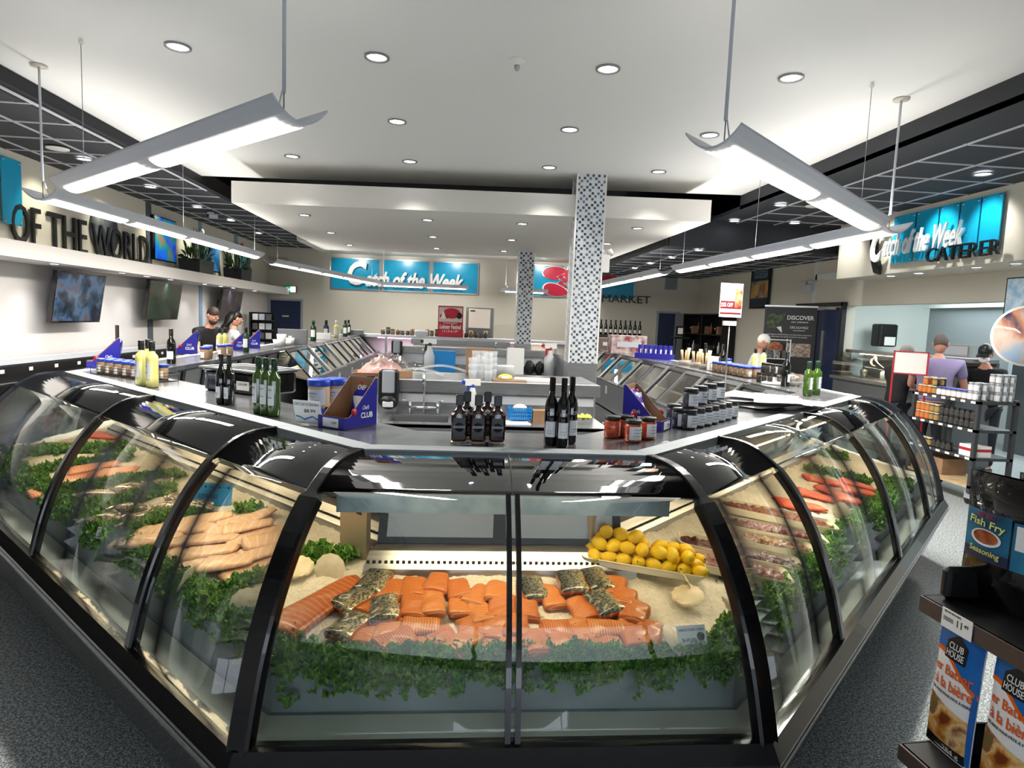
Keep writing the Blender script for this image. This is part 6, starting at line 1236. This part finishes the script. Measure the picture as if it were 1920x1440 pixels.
o = MB().lathe([(.08, 0), (.09, .1), (.085, .11), (.001, .11)], M('cloudy_tub', 'c9cdca', .3), n=16).build('plastic_tub'); o.location = (onz(930, 695, ZL)[0]+.05, 6.2, ZL); tag(o, 'cloudy round plastic tub behind the yellow mask on the ledge', 'tub')
o = MB().sphere((0, 0, .03), (.07, .05, .035), M('mask_yellow', 'd9c05a', .4), 12, 6).box((0, -.045, .035), (.07, .01, .02), PAPER).build('yellow_mask'); o.location = (onz(938, 702, ZL)[0], 5.75, ZL); tag(o, 'small yellow and white item between the cups and the white board', 'item')
# middle counter goods and right rail
spray('clear spray bottle with a black trigger by the middle sink', (onz(812, 672, 1.0)[0]*.98, 9.95, .915), BLK, 2.3)
spray('clear bottle with a red trigger on the middle counter, right side', (onz(985, 668, 1.0)[0], 9.9, .915), RED, 2.3)
for nm, px, d, mt, lb in (('blue_box', 830, (.4, .12, .32), BB, 'flat blue box standing on the middle counter'), ('white_box', 966, (.26, .2, .4), PAPER, 'white carton on the middle counter, left of the red spray'), ('black_gloves', 1002, (.3, .15, .22), BLK, 'heap of black gloves on the middle counter')):
    o = (MB().box((0, 0, d[2]/2), d, mt) if nm != 'black_gloves' else MB().sphere((-.07, 0, .1), (.09, .07, .12), BLK, 10, 6, f=lambda u: 1+.2*noise.noise(u*3)).sphere((.09, 0, .1), (.08, .07, .11), BLK, 10, 6, f=lambda u: 1+.2*noise.noise(u*4))).build(nm); o.location = (aty(px, 670, 10.0).x, 10.0, .916); tag(o, lb, 'box' if nm != 'black_gloves' else 'gloves')
t = thing('steel_partition', 'slanted stainless partition between the middle counter and the near column', 'partition', (1.66, 9.25, 0), .15); MB().box((0, 0, 1.0), (.05, 1.9, .5), STEEL).build('panel', t); m = MB()
for s in (-1, 1): m.box((0, s*.85, .4), (.05, .05, .8), STEELD)
m.build('leg', t); MB().box((-.12, -.5, 1.05), (.04, .2, .5), BB).build('blue_board', t)
# rear case run
t = thing('rear_case_run', 'rear row of service cases with pink lit interior, closing the island', 'display case', (.3, 14.9, 0), -SK)
MB().box((0, .2, .42), (5.2, .8, .84), M('service_panel', '8a8c8e', .5, .2)).build('cabinet', t); MB().box((0, .25, 1.27), (5.2, .7, .06), LTGREY).build('top', t); m = MB().box((0, .5, 1.05), (5.2, .04, .4), PANEL); m.build('inner_back', t)
for k in range(9): MB().box((-2.6+.65*k, -.14, 1.05), (.05, .05, .42), STEEL).build('post', t)
MB().box((-1.6, .1, 1.225), (1.2, .03, .02), PINK).build('pink_tube', t); MB().box((.9, .1, 1.225), (.5, .03, .02), PINK).build('pink_tube', t); MB().box((1.5, .1, 1.225), (.3, .03, .02), WARM).build('warm_tube', t)
area('pink_glow', (-1.3, 15.0, 1.2), 1.2, 8, (1, .7, .8), sizey=.1); area('warm_glow', (1.9, 14.8, 1.2), .5, 5, (1, .8, .55), sizey=.1)
rnd = random.Random(9); jm = [M('rear_jar_%d' % i, c, .35) for i, c in enumerate(('4a3a2c', '3c3c38', '6a5238', '54402c'))]
for k in range(22):
    h = rnd.choice((.1, .13, .17)); o = MB().lathe([(.05, 0), (.05, h*.8)], jm[k % 4], n=10).lathe([(.048, h*.8), (.048, h), (.001, h)], BCAP if k % 3 else WOOD, n=10).build('rear_jar'); x = -2.1+.115*k; o.location = Vector((.3, 14.9, 1.301))+Matrix.Rotation(-SK, 3, 'Z') @ Vector((x, .2+.05*(k % 2), 0)); tag(o, 'small jar on the rear cases left of the lobster banner, %s from the left' % (ORD[k] if k < 16 else ('seventeenth', 'eighteenth', 'nineteenth', 'twentieth', 'twenty-first', 'twenty-second')[k-16]), 'jar', 'jars on the rear cases')
pB = aty(844, 628, 15.0); t = thing('lobster_banner', 'red Lobster Festival table banner on the rear cases', 'banner', (pB.x, 14.95, 1.302), -SK); m = MB().box((0, 0, .36), (.58, .012, .72), M('banner_red', 'b8283a', .5)); m.build('sheet', t)
m = MB(); m.box((0, -.008, .52), (.54, .003, .34), M('banner_top', 'd9c9c4', .5)); m.sphere((.02, -.011, .55), (.2, .004, .12), LOB, 14, 8); m.sphere((-.14, -.012, .48), (.12, .004, .06), M('claw_red', 'a8202c', .5), 12, 6); m.add([(-.23, -.016, .42), (-.17, -.016, .62), (-.1, -.016, .42)], [(0, 1, 2)], PAPER); m.cyl((.2, -.012, .5), .07, .004, BLK, 16, R=Matrix.Rotation(pi/2, 3, 'X')); m.build('lobster_picture', t)
m = MB(); m.text('Lobster Festival', frame((0, -.008, .24), (1, 0, 0), (0, -1, 0)), .5, .1, PAPER, .002, shear=.2, bold=.02); m.text('INDEPENDENT', frame((0, -.008, .32), (1, 0, 0), (0, -1, 0)), .3, .025, PAPER, .002); m.text('1.5 LB & UP!', frame((0, -.008, .14), (1, 0, 0), (0, -1, 0)), .36, .05, PAPER, .002); m.build('lettering', t); MB().box((0, 0, .0), (.6, .1, .012), STEELD).build('foot', t)
pB = aty(901, 600, 15.6); t = thing('ice_machine', 'white fronted ice machine with a grey lower half, right of the lobster banner', 'appliance', (pB.x, 15.9, 0), -SK); MB().box((0, 0, .75), (.66, .6, 1.5), STEELD).build('bin', t); MB().box((0, 0, 1.76), (.66, .6, .52), M('machine_side', '6a6d70', .4)).build('head', t); MB().box((-.0, -.31, 1.76), (.52, .02, .46), M('machine_front', 'd5d2c8', .4)).box((-.17, -.322, 1.94), (.12, .004, .03), BLK).build('front_cover', t)
o = MB().rbox((0, 0, .07), (.3, .2, .12), LTGREY, .04).build('rear_scale'); o.location = (aty(790, 625, 14.9).x, 14.95, 1.302); tag(o, 'light grey rounded scale on the rear cases left of the lobster banner', 'scale')
# coffee corner behind the near column
t = thing('counter_table', 'low dark counter carrying wine bottles and boxes behind the near column', 'counter', (3.85, 15.6, 0), -SK); MB().box((0, 0, 1.0), (1.7, .5, .06), BLK).build('top', t); MB().box((0, 0, .5), (1.6, .4, 1.0), STEELD).build('body', t)
wb3 = wine('wine_bottle', BG, H=.36, r=.04, txt=None)
place(wb3, [Vector((3.85, 15.6, 1.5))+Matrix.Rotation(-SK, 3, 'Z') @ Vector((-.35+.12*k, 0, 0)) for k in range(9)], ['black wine bottle in the raised row behind the near column, %s from the left' % ORD[k] for k in range(9)], 'wine bottle row behind the near column')
tag(MB().box((4.0, 15.6, 1.265), (1.2, .3, .47), BLK, rz=-SK).build('bottle_riser'), 'dark riser under the wine bottle row behind the near column', 'riser')
for k, (dx, d, mt, lb) in enumerate(((-.62, (.42, .3, .36), M('coffee_black', '1c1c1e', .4), 'black coffee machine on the counter behind the near column'), (.35, (.6, .32, .3), M('maroon_crate', '8c3440', .5, var='d9d4d0', scale=8), 'red and white crate in front of the wine bottles'), (-.1, (.5, .3, .22), M('grey_brown_box', '6a5a52', .6), 'brown box between the coffee machine and the red crate'))):
    o = MB().box((0, 0, d[2]/2), d, mt).box((0, -d[1]/2-.002, d[2]*.5), (d[0]*.7, .004, d[2]*.3), LTGREY).build('counter_box'); o.location = Vector((3.85, 15.6, 1.031))+Matrix.Rotation(-SK, 3, 'Z') @ Vector((dx, -.33 if k else 0, 0)); 
    if k: o.location.y = 10.7; o.location.z = ZT+.0; o.location.x = 2.86
    if k == 2: o.location.y = 11.9
    tag(o, lb, 'box')
# ================================================================== JAR RACK (right)
t = thing('wheeled_rack', 'dark grey wheeled shelf rack full of jars in front of the caterer', 'shelf rack', (5.66, 6.68, 0)); RK = M('rack_grey', '3a3c40', .45); SW, SD = .46, .98
for z in (.2, .5, .8, 1.1): MB().box((0, 0, z-.015), (SW, SD, .03), RK if z > .25 else WOOD).build('shelf', t)
for sx in (-1, 1):
    for sy in (-1, 1):
        MB().box((sx*(SW/2-.02), sy*(SD/2-.02), .62), (.04, .04, 1.0), RK).build('post', t); c = MB(); c.box((sx*(SW/2-.04), sy*(SD/2-.04), .1), (.05, .08, .08), GREY); c.cyl((sx*(SW/2-.04)-.015, sy*(SD/2-.04), .045), .045, .03, BLK, 14, R=Matrix.Rotation(pi/2, 3, 'Y')); c.build('caster', t)
for z in (1.1, .8, .5):
    m = MB()
    for k in range(7): m.box((-SW/2-.003, -.42+.14*k, z-.015), (.004, .06, .024), PAPER)
    m.build('price_strip', t)
mats = {'o': M('orange_preserve', 'b85a22', .25, var='8c3a18', scale=30, coat=.4), 'd': M('dark_preserve', '22201e', .2, coat=.4), 'w': M('white_preserve', 'b9bcc2', .3, var='7c828a', scale=40), 's': SPICE}
pj = {}
def rjar(kind, lid, lab, r=.034, H=.095): return jar('preserve_jar', mats[kind], lid, r, H, lab=lab, lidh=.014)
CRL = M('cream_lid', 'd9cfae', .5); pj['o'] = rjar('o', CRL, M('orange_label', 'c8763a', .5)); pj['b'] = rjar('s', BLUELID, LABEL); pj['w'] = rjar('w', M('silver_lid', 'b9bcc0', .3, .4), LABEL); pj['d'] = rjar('d', BCAP, M('dark_label', '3c3a38', .5)); pj['g'] = rjar('d', CRL, M('gold_label', 'a8864a', .5))
used_j = {k: False for k in pj}
def put(k, x, y, z, label, g):
    r = -pi/2+.1
    if not used_j[k]: used_j[k] = True; o = pj[k]; o.location = (x, y, z); o.rotation_euler[2] = r; o['label'] = label; o['group'] = g
    else: copy_thing(pj[k], (x, y, z), r, label, g)
def shelfrow(z, name, seq, layers, cols=2):
    for c in range(cols):
        for i, k in enumerate(seq):
            y = 6.68+SD/2-.07-.074*i; 
            for l in range(layers(i)): put(k, 5.66-SW/2+.05+.085*c, y, z+.001+.0955*l, '%s jar on the rack, %s shelf, %s line, %s from the far end%s' % ({'o': 'orange', 'b': 'blue-lidded', 'w': 'silver-lidded', 'd': 'dark', 'g': 'gold-labelled'}[k], name, ('front', 'second')[c], ORD[i], '' if not l else ', upper'), 'jars on the wheeled rack')
shelfrow(1.1, 'top', 'ooogbbbbbbww', lambda i: 2 if i in (1, 3, 10, 11) else 1)
shelfrow(.8, 'second', 'oooggddddddd', lambda i: 2, 1)
shelfrow(.5, 'third', 'dgggdddd', lambda i: 1, 1)
for k in range(6):
    for l in range(3): put('w', 5.66+.02+.07*(k % 3)+.0, 6.24+.08*(k//3), 1.101+.0955*l, 'silver-lidded jar on the rack, near end block, %s column, %s up' % (ORD[k], ORD[l]), 'silver-lidded jars at the near rack end')
o = MB().box((0, 0, .06), (.2, .2, .12), PAPER).box((-.001, 0, .075), (.204, .204, .03), RED).build('packet_carton'); o.location = (5.56, 6.32, .501); tag(o, 'white and red carton of packets on the third rack shelf', 'box')
o = MB().box((0, 0, .09), (.3, .42, .18), CARD).build('cardboard_box'); o.location = (5.66, 6.9, .201); tag(o, 'brown carton on the wooden bottom shelf of the wheeled rack', 'box')
t = thing('sandwich_board', 'white message board in a red frame standing behind the orange jars', 'board', (5.55, 7.42, 0), -.75); MB().box((0, 0, 1.42), (.34, .01, .26), PAPER).build('writing_surface', t); m = MB()
for s in (-1, 1): m.box((s*.18, 0, .8), (.02, .02, 1.54), RED)
for z in (1.29, 1.56): m.box((0, 0, z), (.36, .02, .015), RED)
m.build('red_frame', t)
o = MB().box((5.2, 7.25, .9), (.2, .3, .04), M('bright_green', '4f8c1c', .4)).build('green_crate'); 
bpy.data.objects.remove(o)
# ================================================================== FOREGROUND SHELF (right)
t = thing('metal_shelf', 'dark brown metal shelf in the right foreground with packets on two levels', 'shelf', (1.52, 1.3, 0)); SHB = M('shelf_brown', '54463f', .45, bump=.2, bscale=200)
def shelf_level(z, x0, yn, yf, nm):
    a = MB(); a.prism([(x0-1.52, yf-1.3), (x0+.06-1.52, yn-1.3), (1.9-1.52, yn-1.3), (1.9-1.52, yf+.05-1.3)], z-.006, z, BLK); a.prism([(x0-1.526, yf-1.3), (x0+.06-1.526, yn-1.3), (x0+.066-1.52, yn-1.3), (x0+.006-1.52, yf-1.3)], z-.042, z, SHB); a.prism([(x0-1.52, yf-1.303), (1.9-1.52, yf+.05-1.303), (1.9-1.52, yf+.056-1.3), (x0-1.52, yf+.004-1.3)], z-.042, z, BLK); return a.build('shelf_level', t)
shelf_level(1.05, 1.28, .5, 1.575, 'top'); shelf_level(.66, 1.22, .5, 1.52, 'low')
MB().box((1.86-1.52, -.3, .7), (.05, 1.6, 1.4), BLK).build('back_panel', t)
for z in (1.05, .66):
    MB(Matrix.Translation((1.33-1.52, 1.555-1.3 if z > 1 else 1.47-1.3, z+.045))).rbox((.09, 0, 0), (.2, .03, .09), BLK, .012, zr=.012).build('end_stop', t)
tg = MB().box((0, 0, 0), (.002, .092, .05), PAPER); fr_ = lambda y_, z_: frame((-.0015, y_, z_), (0, -1, 0), (-1, 0, 0))
tg.text('11', fr_(-.01, .001), .014, .018, INK, .0005).text('49', fr_(-.03, .005), .013, .009, INK, .0005).text('||||||||', fr_(.024, .0), .028, .011, INK, .0004).text('FISH FRY SEASONING', fr_(.012, .019), .05, .005, INK, .0004)
tg = tg.build('price_tag', t); tg.location = (1.2775-1.52, 1.478-1.3-.03, 1.032); tg.rotation_euler = (0, 0, .055)
# pouches
def pouch(name, label, c, w, h, rz, lean, front, back=BLK, th=.03):
    t = thing(name, label, 'packet', c, rz)   # face towards local -y
    f = lambda sgn: (lambda u, v_: ((u-.5)*w*(1-.04*sin(pi*v_)), sgn*th*sin(pi*u)**.6*min(1, sin(pi*min(.97, max(.03, v_)))**.5*1.1)+lean*v_*h, v_*h))
    MB().grid(f(-1), 14, 18, front).build('front_face', t, fix=False); MB().grid(f(1), 10, 10, back).build('back_face', t, fix=False); return t
def front_y(u, v_, th, w, h, lean): return -th*sin(pi*u)**.6*min(1, sin(pi*min(.97, max(.03, v_)))**.5*1.1)+lean*v_*h
def on_pouch(m, txt, u0, v0, tw, thh, w, h, th, lean, mat, rot=0, shear=0, bold=0, dy=.0012):
    vs, fs = text_data(txt, shear, bold, tw, thh, .0006); cr, sr = cos(rot), sin(rot); out = []
    for x, y, z in vs:
        X, Z = x*cr-y*sr+(u0-.5)*w, x*sr+y*cr+v0*h; u = min(.98, max(.02, X/w+.5)); out.append((X, front_y(u, Z/h, th, w, h, lean)-dy-z, Z))
    m.add(out, fs, mat)
def patch(m, poly, w, h, th, lean, mat, dy=.0006, n=1):
    """polygon in (u,v) draped on the pouch face as a fine strip grid between two u limits"""
    u0, u1, lo_, hi_ = poly; N = 12
    vs = []
    for i in range(N+1):
        u = u0+(u1-u0)*i/N
        for j in range(N+1):
            a, b = lo_(u), hi_(u); v_ = a+(b-a)*j/N; vs.append(((u-.5)*w, front_y(min(.98, max(.02, u)), v_, th, w, h, lean)-dy, v_*h))
    m.add(vs, [(i*(N+1)+j, (i+1)*(N+1)+j, (i+1)*(N+1)+j+1, i*(N+1)+j+1) for i in range(N) for j in range(N)], mat, True)
ORG = M('orange_print', 'e2611c', .35); BLP = M('packet_blue', '1556a4', .28, var='1f6fc0', scale=7); PWH = M('packet_white', 'e9ebee', .3); FOODP = photo_mat('batter_food_print', ('7a3a1c', 'c98a3c', 'e2c48c', '8c4a34', '5f7a3c'), 14, .3)
def batter(label, c, rz):
    w, h, th, ln = .145, .345, .02, .04; t = pouch('batter_packet', label, c, w, h, rz, ln, PWH, BLP, th); m = MB(); A = (w, h, th, ln)
    patch(m, (.02, .98, lambda u: .78-.16*u+.05*sin(5*u), lambda u: .985), *A, BLP, .0006); patch(m, (.02, .98, lambda u: .75-.16*u+.05*sin(5*u), lambda u: .785-.16*u+.05*sin(5*u)), *A, ORG, .0012); patch(m, (.9, .99, lambda u: .02, lambda u: .7), *A, BLP, .0008); m.build('top_band', t, fix=False)
    m = MB(); patch(m, (.03, .9, lambda u: .08, lambda u: .42-.08*u), *A, FOODP, .0008); patch(m, (.03, .9, lambda u: .01, lambda u: .085), *A, BLK, .001); m.build('food_picture', t, fix=False)
    m = MB(); patch(m, (.28, .72, lambda u: .74, lambda u: .87+.07*(1-abs(u-.5)/.22)), *A, BLK, .002); on_pouch(m, 'CLUB', .5, .845, .045, .017, *A, PWH, dy=.003, bold=.01); on_pouch(m, 'HOUSE', .5, .785, .053, .017, *A, PWH, dy=.003, bold=.01); m.build('house_badge', t, fix=False)
    m = MB(); on_pouch(m, 'er Batter', .5, .65, .115, .026, *A, ORG, bold=.01); on_pouch(m, 'à la bière', .52, .54, .115, .028, *A, ORG, bold=.01); on_pouch(m, 'MÉLANGE POUR PÂTE À FRIRE', .5, .465, .12, .009, *A, INK); on_pouch(m, '284 g', .62, .045, .05, .016, *A, PWH, dy=.002); m.build('lettering', t, fix=False); return t
batter('batter packet with white front and orange words, hanging furthest left on the low shelf', (1.315, 1.475, .662), -pi/2+.04)
batter('batter packet with white front and orange words, beside the first and cut by the frame', (1.335, 1.32, .662), -pi/2+.04)
batter('third batter packet half hidden at the frame edge', (1.355, 1.165, .662), -pi/2+.04)
def fishfry(label, c, rz):
    w, h, th, ln = .25, .345, .035, .0; t = pouch('seasoning_pouch', label, c, w, h, rz, ln, M('pouch_black', '0b0b0c', .12, coat=.6, bump=.3, bscale=30), BLACK, th); A = (w, h, th, ln); m = MB()
    SKYP = photo_mat('fishfry_label', ('123c5c', '1f6f94', '3c94a8'), 5, .3); patch(m, (.06, .56, lambda u: .34, lambda u: .72), *A, SKYP, .0008); patch(m, (.06, .56, lambda u: .34, lambda u: .42), *A, NAVY, .0012); patch(m, (.58, .98, lambda u: .34, lambda u: .70), *A, SKYP, .0008); patch(m, (.61, .97, lambda u: .5, lambda u: .68), *A, PWH, .0014); m.build('front_label', t, fix=False)
    m = MB(); n_ = 22; pts = [((.31+.17*cos(2*pi*i/n_)), .52+.065*sin(2*pi*i/n_)) for i in range(n_)]; f_ = lambda u, v_, d: ((u-.5)*w, front_y(u, v_, th, w, h, ln)-d, v_*h)
    m.add([f_(u, v_, .0025) for u, v_ in pts], [tuple(range(n_))], PWH); m.add([f_(.31+(u-.31)*.82, .525+(v_-.52)*.8, .004) for u, v_ in pts], [tuple(range(n_))], M('fried_print', 'a85a2c', .4, var='7a3418', scale=60)); m.build('plate_picture', t, fix=False)
    m = MB(); LIM = M('lime_letters', 'dfe07a', .4); on_pouch(m, 'Fish Fry', .31, .62, .1, .026, *A, LIM, rot=-.08, bold=.015, dy=.003); on_pouch(m, 'Seasoning', .31, .405, .085, .02, *A, LIM, rot=-.05, bold=.01, dy=.003); on_pouch(m, 'MERIT SELECT', .3, .69, .05, .012, *A, RED, dy=.003); m.build('lettering', t, fix=False); return t
fishfry('black Fish Fry seasoning pouch with a teal label on the foreground shelf, front one', (1.44, 1.485, 1.052), -pi/2+.25)
fishfry('black seasoning pouch behind the front one on the foreground shelf', (1.56, 1.46, 1.052), -pi/2+.25)
fishfry('black seasoning pouch at the frame edge on the foreground shelf', (1.46, 1.2, 1.052), -pi/2+.1)
# ================================================================== PEOPLE
def skinmesh(name, J, edges, mat, parent, root=0, lv=2):
    me = bpy.data.meshes.new(name); me.from_pydata([j[0] for j in J], edges, []); me.materials.append(mat); o = bpy.data.objects.new(name, me); COL.objects.link(o); o.parent = parent
    md = o.modifiers.new('skin', 'SKIN'); md.use_smooth_shade = True
    if 1:
        bm = bmesh.new(); bm.from_mesh(me); L = bm.verts.layers.skin.verify(); bm.verts.ensure_lookup_table()
        for i, v_ in enumerate(bm.verts): r = J[i][1]; v_[L].radius = r if isinstance(r, tuple) else (r, r); v_[L].use_root = (i == root)
        bm.to_mesh(me); bm.free()
    s = o.modifiers.new('sub', 'SUBSURF'); s.levels = s.render_levels = lv; return o
def person(label, loc, rz, H=1.72, lean=.0, nod=.3, top='5a5a5a', pants='23262e', hair=HAIRD, hairlen=0, arms=((.25, -.3), (.25, -.3)), cap=None, mask=False, hairnet=False, build=1.0, beard=False, sleeve=.5, turn=0):
    """faces local -y"""
    t = thing('person', label, 'person', loc, rz); k = H/1.72; V = Vector; hipz, shz = .90*k, 1.40*k
    ly = -lean; sp = V((0, ly*.5, 1.15*k)); sh = V((0, ly, shz)); nk = V((0, ly*1.1-.02, 1.47*k)); hd = nk+V((0, -.05*nod-.02*0-ly*0, .14*k))+V((0, ly*.15, -.03*nod))
    J = [(V((0, 0, hipz)), (.15*build*k, .11*k)), (sp, (.14*build*k, .10*k)), (sh-V((0, 0, .05)), (.15*build*k, .10*k)), (nk, .055*k), (nk+V((0, -.01, .05*k)), .055*k)]; E_ = [(0, 1), (1, 2), (2, 3), (3, 4)]
    hands = []
    for s, (fw, ez) in zip((-1, 1), arms):
        i = len(J); S = sh+V((s*.19*build*k, 0, -.02)); el = S+V((s*.06, -.06-.06*(fw > .3), -.29*k)); wr = el+V((-s*.05, -fw, ez*.85)).normalized()*.25*k; J += [(S, .06*k*build), (el, .043*k), (wr, .03*k), (wr+(wr-el).normalized()*.05, (.04*k, .022*k))]; E_ += [(2, i), (i, i+1), (i+1, i+2), (i+2, i+3)]; hands.append((wr, (wr-el).normalized(), i))
        b = wr+(wr-el).normalized()*.06
        for f in range(4): q = b+V(((f-1.5)*.018, 0, 0)); d = (wr-el).normalized(); L_ = (.06, .07, .065, .05)[f]; j = len(J); J += [(q+d*.02, .0095), (q+d*(L_*.6)+V((0, 0, -.008)), .0085), (q+d*L_+V((0, 0, -.02)), .0075)]; E_ += [(i+3, j), (j, j+1), (j+1, j+2)]
        j = len(J); d = (wr-el).normalized(); J += [(wr+d*.03+V((-s*.035, 0, 0)), .011), (wr+d*.065+V((-s*.045, 0, -.01)), .009)]; E_ += [(i+2, j), (j, j+1)]
    for s in (-1, 1):
        i = len(J); J += [(V((s*.09*k, .0, hipz-.05)), (.1*k, .1*k)), (V((s*.1*k, -.02, .48*k)), .062*k), (V((s*.1*k, .02, .09*k)), .042*k), (V((s*.11*k, -.13, .04*k)), (.04*k, .03*k))]; E_ += [(0, i), (i, i+1), (i+1, i+2), (i+2, i+3)]
    g = lambda r, f: (r[0]*f, r[1]*f) if isinstance(r, tuple) else r*f
    thin = {0: .76, 1: .76, 2: .72}; thin.update({h[2]: .7 for h in hands}); thin.update({q: .75 for q in (len(J)-8, len(J)-7, len(J)-4, len(J)-3)})
    skinmesh('body', [(p_, g(r_, thin.get(i, 1))) for i, (p_, r_) in enumerate(J)], E_, SKIN, t)
    # clothes follow the same joints, slightly larger
    g = lambda r, f: (r[0]*f, r[1]*f) if isinstance(r, tuple) else r*f
    TJ = [(J[0][0]+V((0, 0, -.04)), g(J[0][1], 1.14)), (J[1][0], g(J[1][1], 1.13)), (J[2][0], g(J[2][1], 1.13)), (J[3][0]+V((0, 0, -.035)), .062*k)]; TE = [(0, 1), (1, 2), (2, 3)]
    for (wr, d, i), s in zip(hands, (-1, 1)):
        n0 = len(TJ); S, el = J[i][0], J[i+1][0]; e2 = S.lerp(el, .6 if sleeve < .8 else 1); TJ += [(S, g(J[i][1], 1.25)), (e2, .058*k if sleeve < .8 else .05*k)]; TE += [(2, n0), (n0, n0+1)]
        if sleeve > .8: TJ.append((wr-d*.02, .038*k)); TE.append((n0+1, n0+2))
    skinmesh('shirt', TJ, TE, M('cloth_'+top, top, .8, bump=.25, bscale=25), t)
    n0 = 5+0; PJ = [(J[0][0], g(J[0][1], 1.08))]; PE = []; L0 = len(J)-8
    for q in (L0, L0+4): m0 = len(PJ); PJ += [(J[q][0], g(J[q][1], 1.1)), (J[q+1][0], J[q+1][1]*1.25), (J[q+2][0], .058*k)]; PE += [(0, m0), (m0, m0+1), (m0+1, m0+2)]
    skinmesh('trousers', PJ, PE, M('cloth_'+pants, pants, .8), t)
    m = MB()
    for q in (L0, L0+4): c = J[q+3][0]; m.rbox((c.x, c.y+.05, .045), (.09, .27, .08), BLK, .035)
    m.build('shoe', t)
    # head with face
    def hf(u):
        f = 1.0
        if u.y < -.3: f += .05*max(0, 1-abs(u.z+.75)*3)*(1-abs(u.x)*2 > 0) - .03*max(0, 1-abs(u.z-.1)*4)
        if u.z < -.2: f -= .12*abs(u.x)*(-u.z)
        return f
    hm = MB(Matrix.Translation(hd+V((0, -.015, .03))) @ Matrix.Rotation(turn, 4, 'Z') @ Matrix.Rotation(nod, 4, 'X')); hm.sphere((0, 0, 0), (.075*k, .095*k, .115*k), SKIN, 20, 14, f=hf)
    hm.add([(0, -.092*k, .015), (-.014, -.09*k, -.02), (.014, -.09*k, -.02), (0, -.116*k, -.016)], [(0, 1, 3), (0, 3, 2), (1, 2, 3)], SKIN)
    for s in (-1, 1): hm.sphere((s*.076*k, .01, -.005), (.012, .022, .032), SKIN, 8, 6); hm.sphere((s*.03, -.085*k, .012), (.014, .01, .009), EYE_W, 8, 5); hm.sphere((s*.03, -.0925*k, .012), (.006, .004, .006), BLK, 6, 4); hm.box((s*.03, -.092*k, .034), (.03, .006, .006), hair)
    hm.sphere((0, -.089*k, -.05), (.024, .01, .007), M('lips', '9a5048', .5), 8, 5); hd_o = hm.build('head', t)
    hp = MB(hm.T)
    if hairnet or cap: hp.sphere((0, .012, .03), (.086*k, .105*k, .105*k), WHITE if hairnet else BLK, 18, 10, f=lambda u: 1 if u.z > -.25 or u.y > .25 else .88)
    else: hp.sphere((0, .014, .022), (.083*k, .1*k, .112*k), hair, 20, 12, f=lambda u: (1+.03*noise.noise(u*5)) if (u.z > .25 or u.y > .05) and u.z > -.55 else .9)
    if hairlen: hp.tube([(0, .07, .06), (0, .105, -.05), (.0, .11, -.2), (0, .1, -.2-hairlen)], [.07, .075, .07, .03], hair, 12)
    hp.build('hair' if not (cap or hairnet) else 'cap', t)
    if cap: MB(hm.T).box((0, -.12*k, .05), (.13, .1, .012), BLK).build('cap_peak', t)
    if mask: MB(hm.T).sphere((0, -.07*k, -.04), (.062, .05, .045), PAPER, 12, 8).build('face_mask', t)
    if beard: MB(hm.T).sphere((0, -.055*k, -.075), (.06, .05, .045), hair, 12, 8).build('beard', t)
    return t
person('person in a black short-sleeved top bending over the left run, dark short hair and beard', (-3.95, 10.2, 0), .95, 1.74, lean=.2, nod=.65, top='1b1b1f', hair=HAIRD, beard=True, arms=((.5, -.3), (.5, -.3)))
person('person with long black hair and a white top, beside the one in black', (-3.75, 10.75, 0), 2.2, 1.68, lean=.08, nod=.4, top='c9c9cc', hair=M('black_hair', '100d0d', .45), hairlen=.28, arms=((.4, -.2), (.4, -.2)))
person('person with short grey-brown hair in a lilac shirt seen from behind, at the caterer counter', (5.98, 7.55, 0), 2.3, 1.76, lean=.12, nod=.45, top='8e83a8', hair=M('brown_grey_hair', '5f544e', .7, bump=.5, bscale=80), arms=((.5, -.1), (.5, -.1)), build=1.22, turn=.15)
person('person with short grey hair and a black top beside the one in lilac', (5.92, 8.15, 0), 1.9, 1.6, lean=.08, nod=.4, top='17171a', hair=HAIRG, arms=((.4, -.1), (.4, -.1)), turn=-.3)
person('staff person in a black cap and white mask serving behind the caterer counter', (6.86, 7.72, 0), -.9, 1.66, lean=.2, nod=.5, top='141416', hair=HAIRD, cap=True, mask=True, sleeve=1, arms=((.5, -.1), (.5, -.1)))
person('person in white with a white hair net, far behind the yellow bottles on the right', (4.72, 10.0, 0), 1.2, 1.66, lean=.1, nod=.5, top='d5d5d2', hair=HAIRG, hairnet=True, sleeve=1, arms=((.4, -.2), (.4, -.2)))
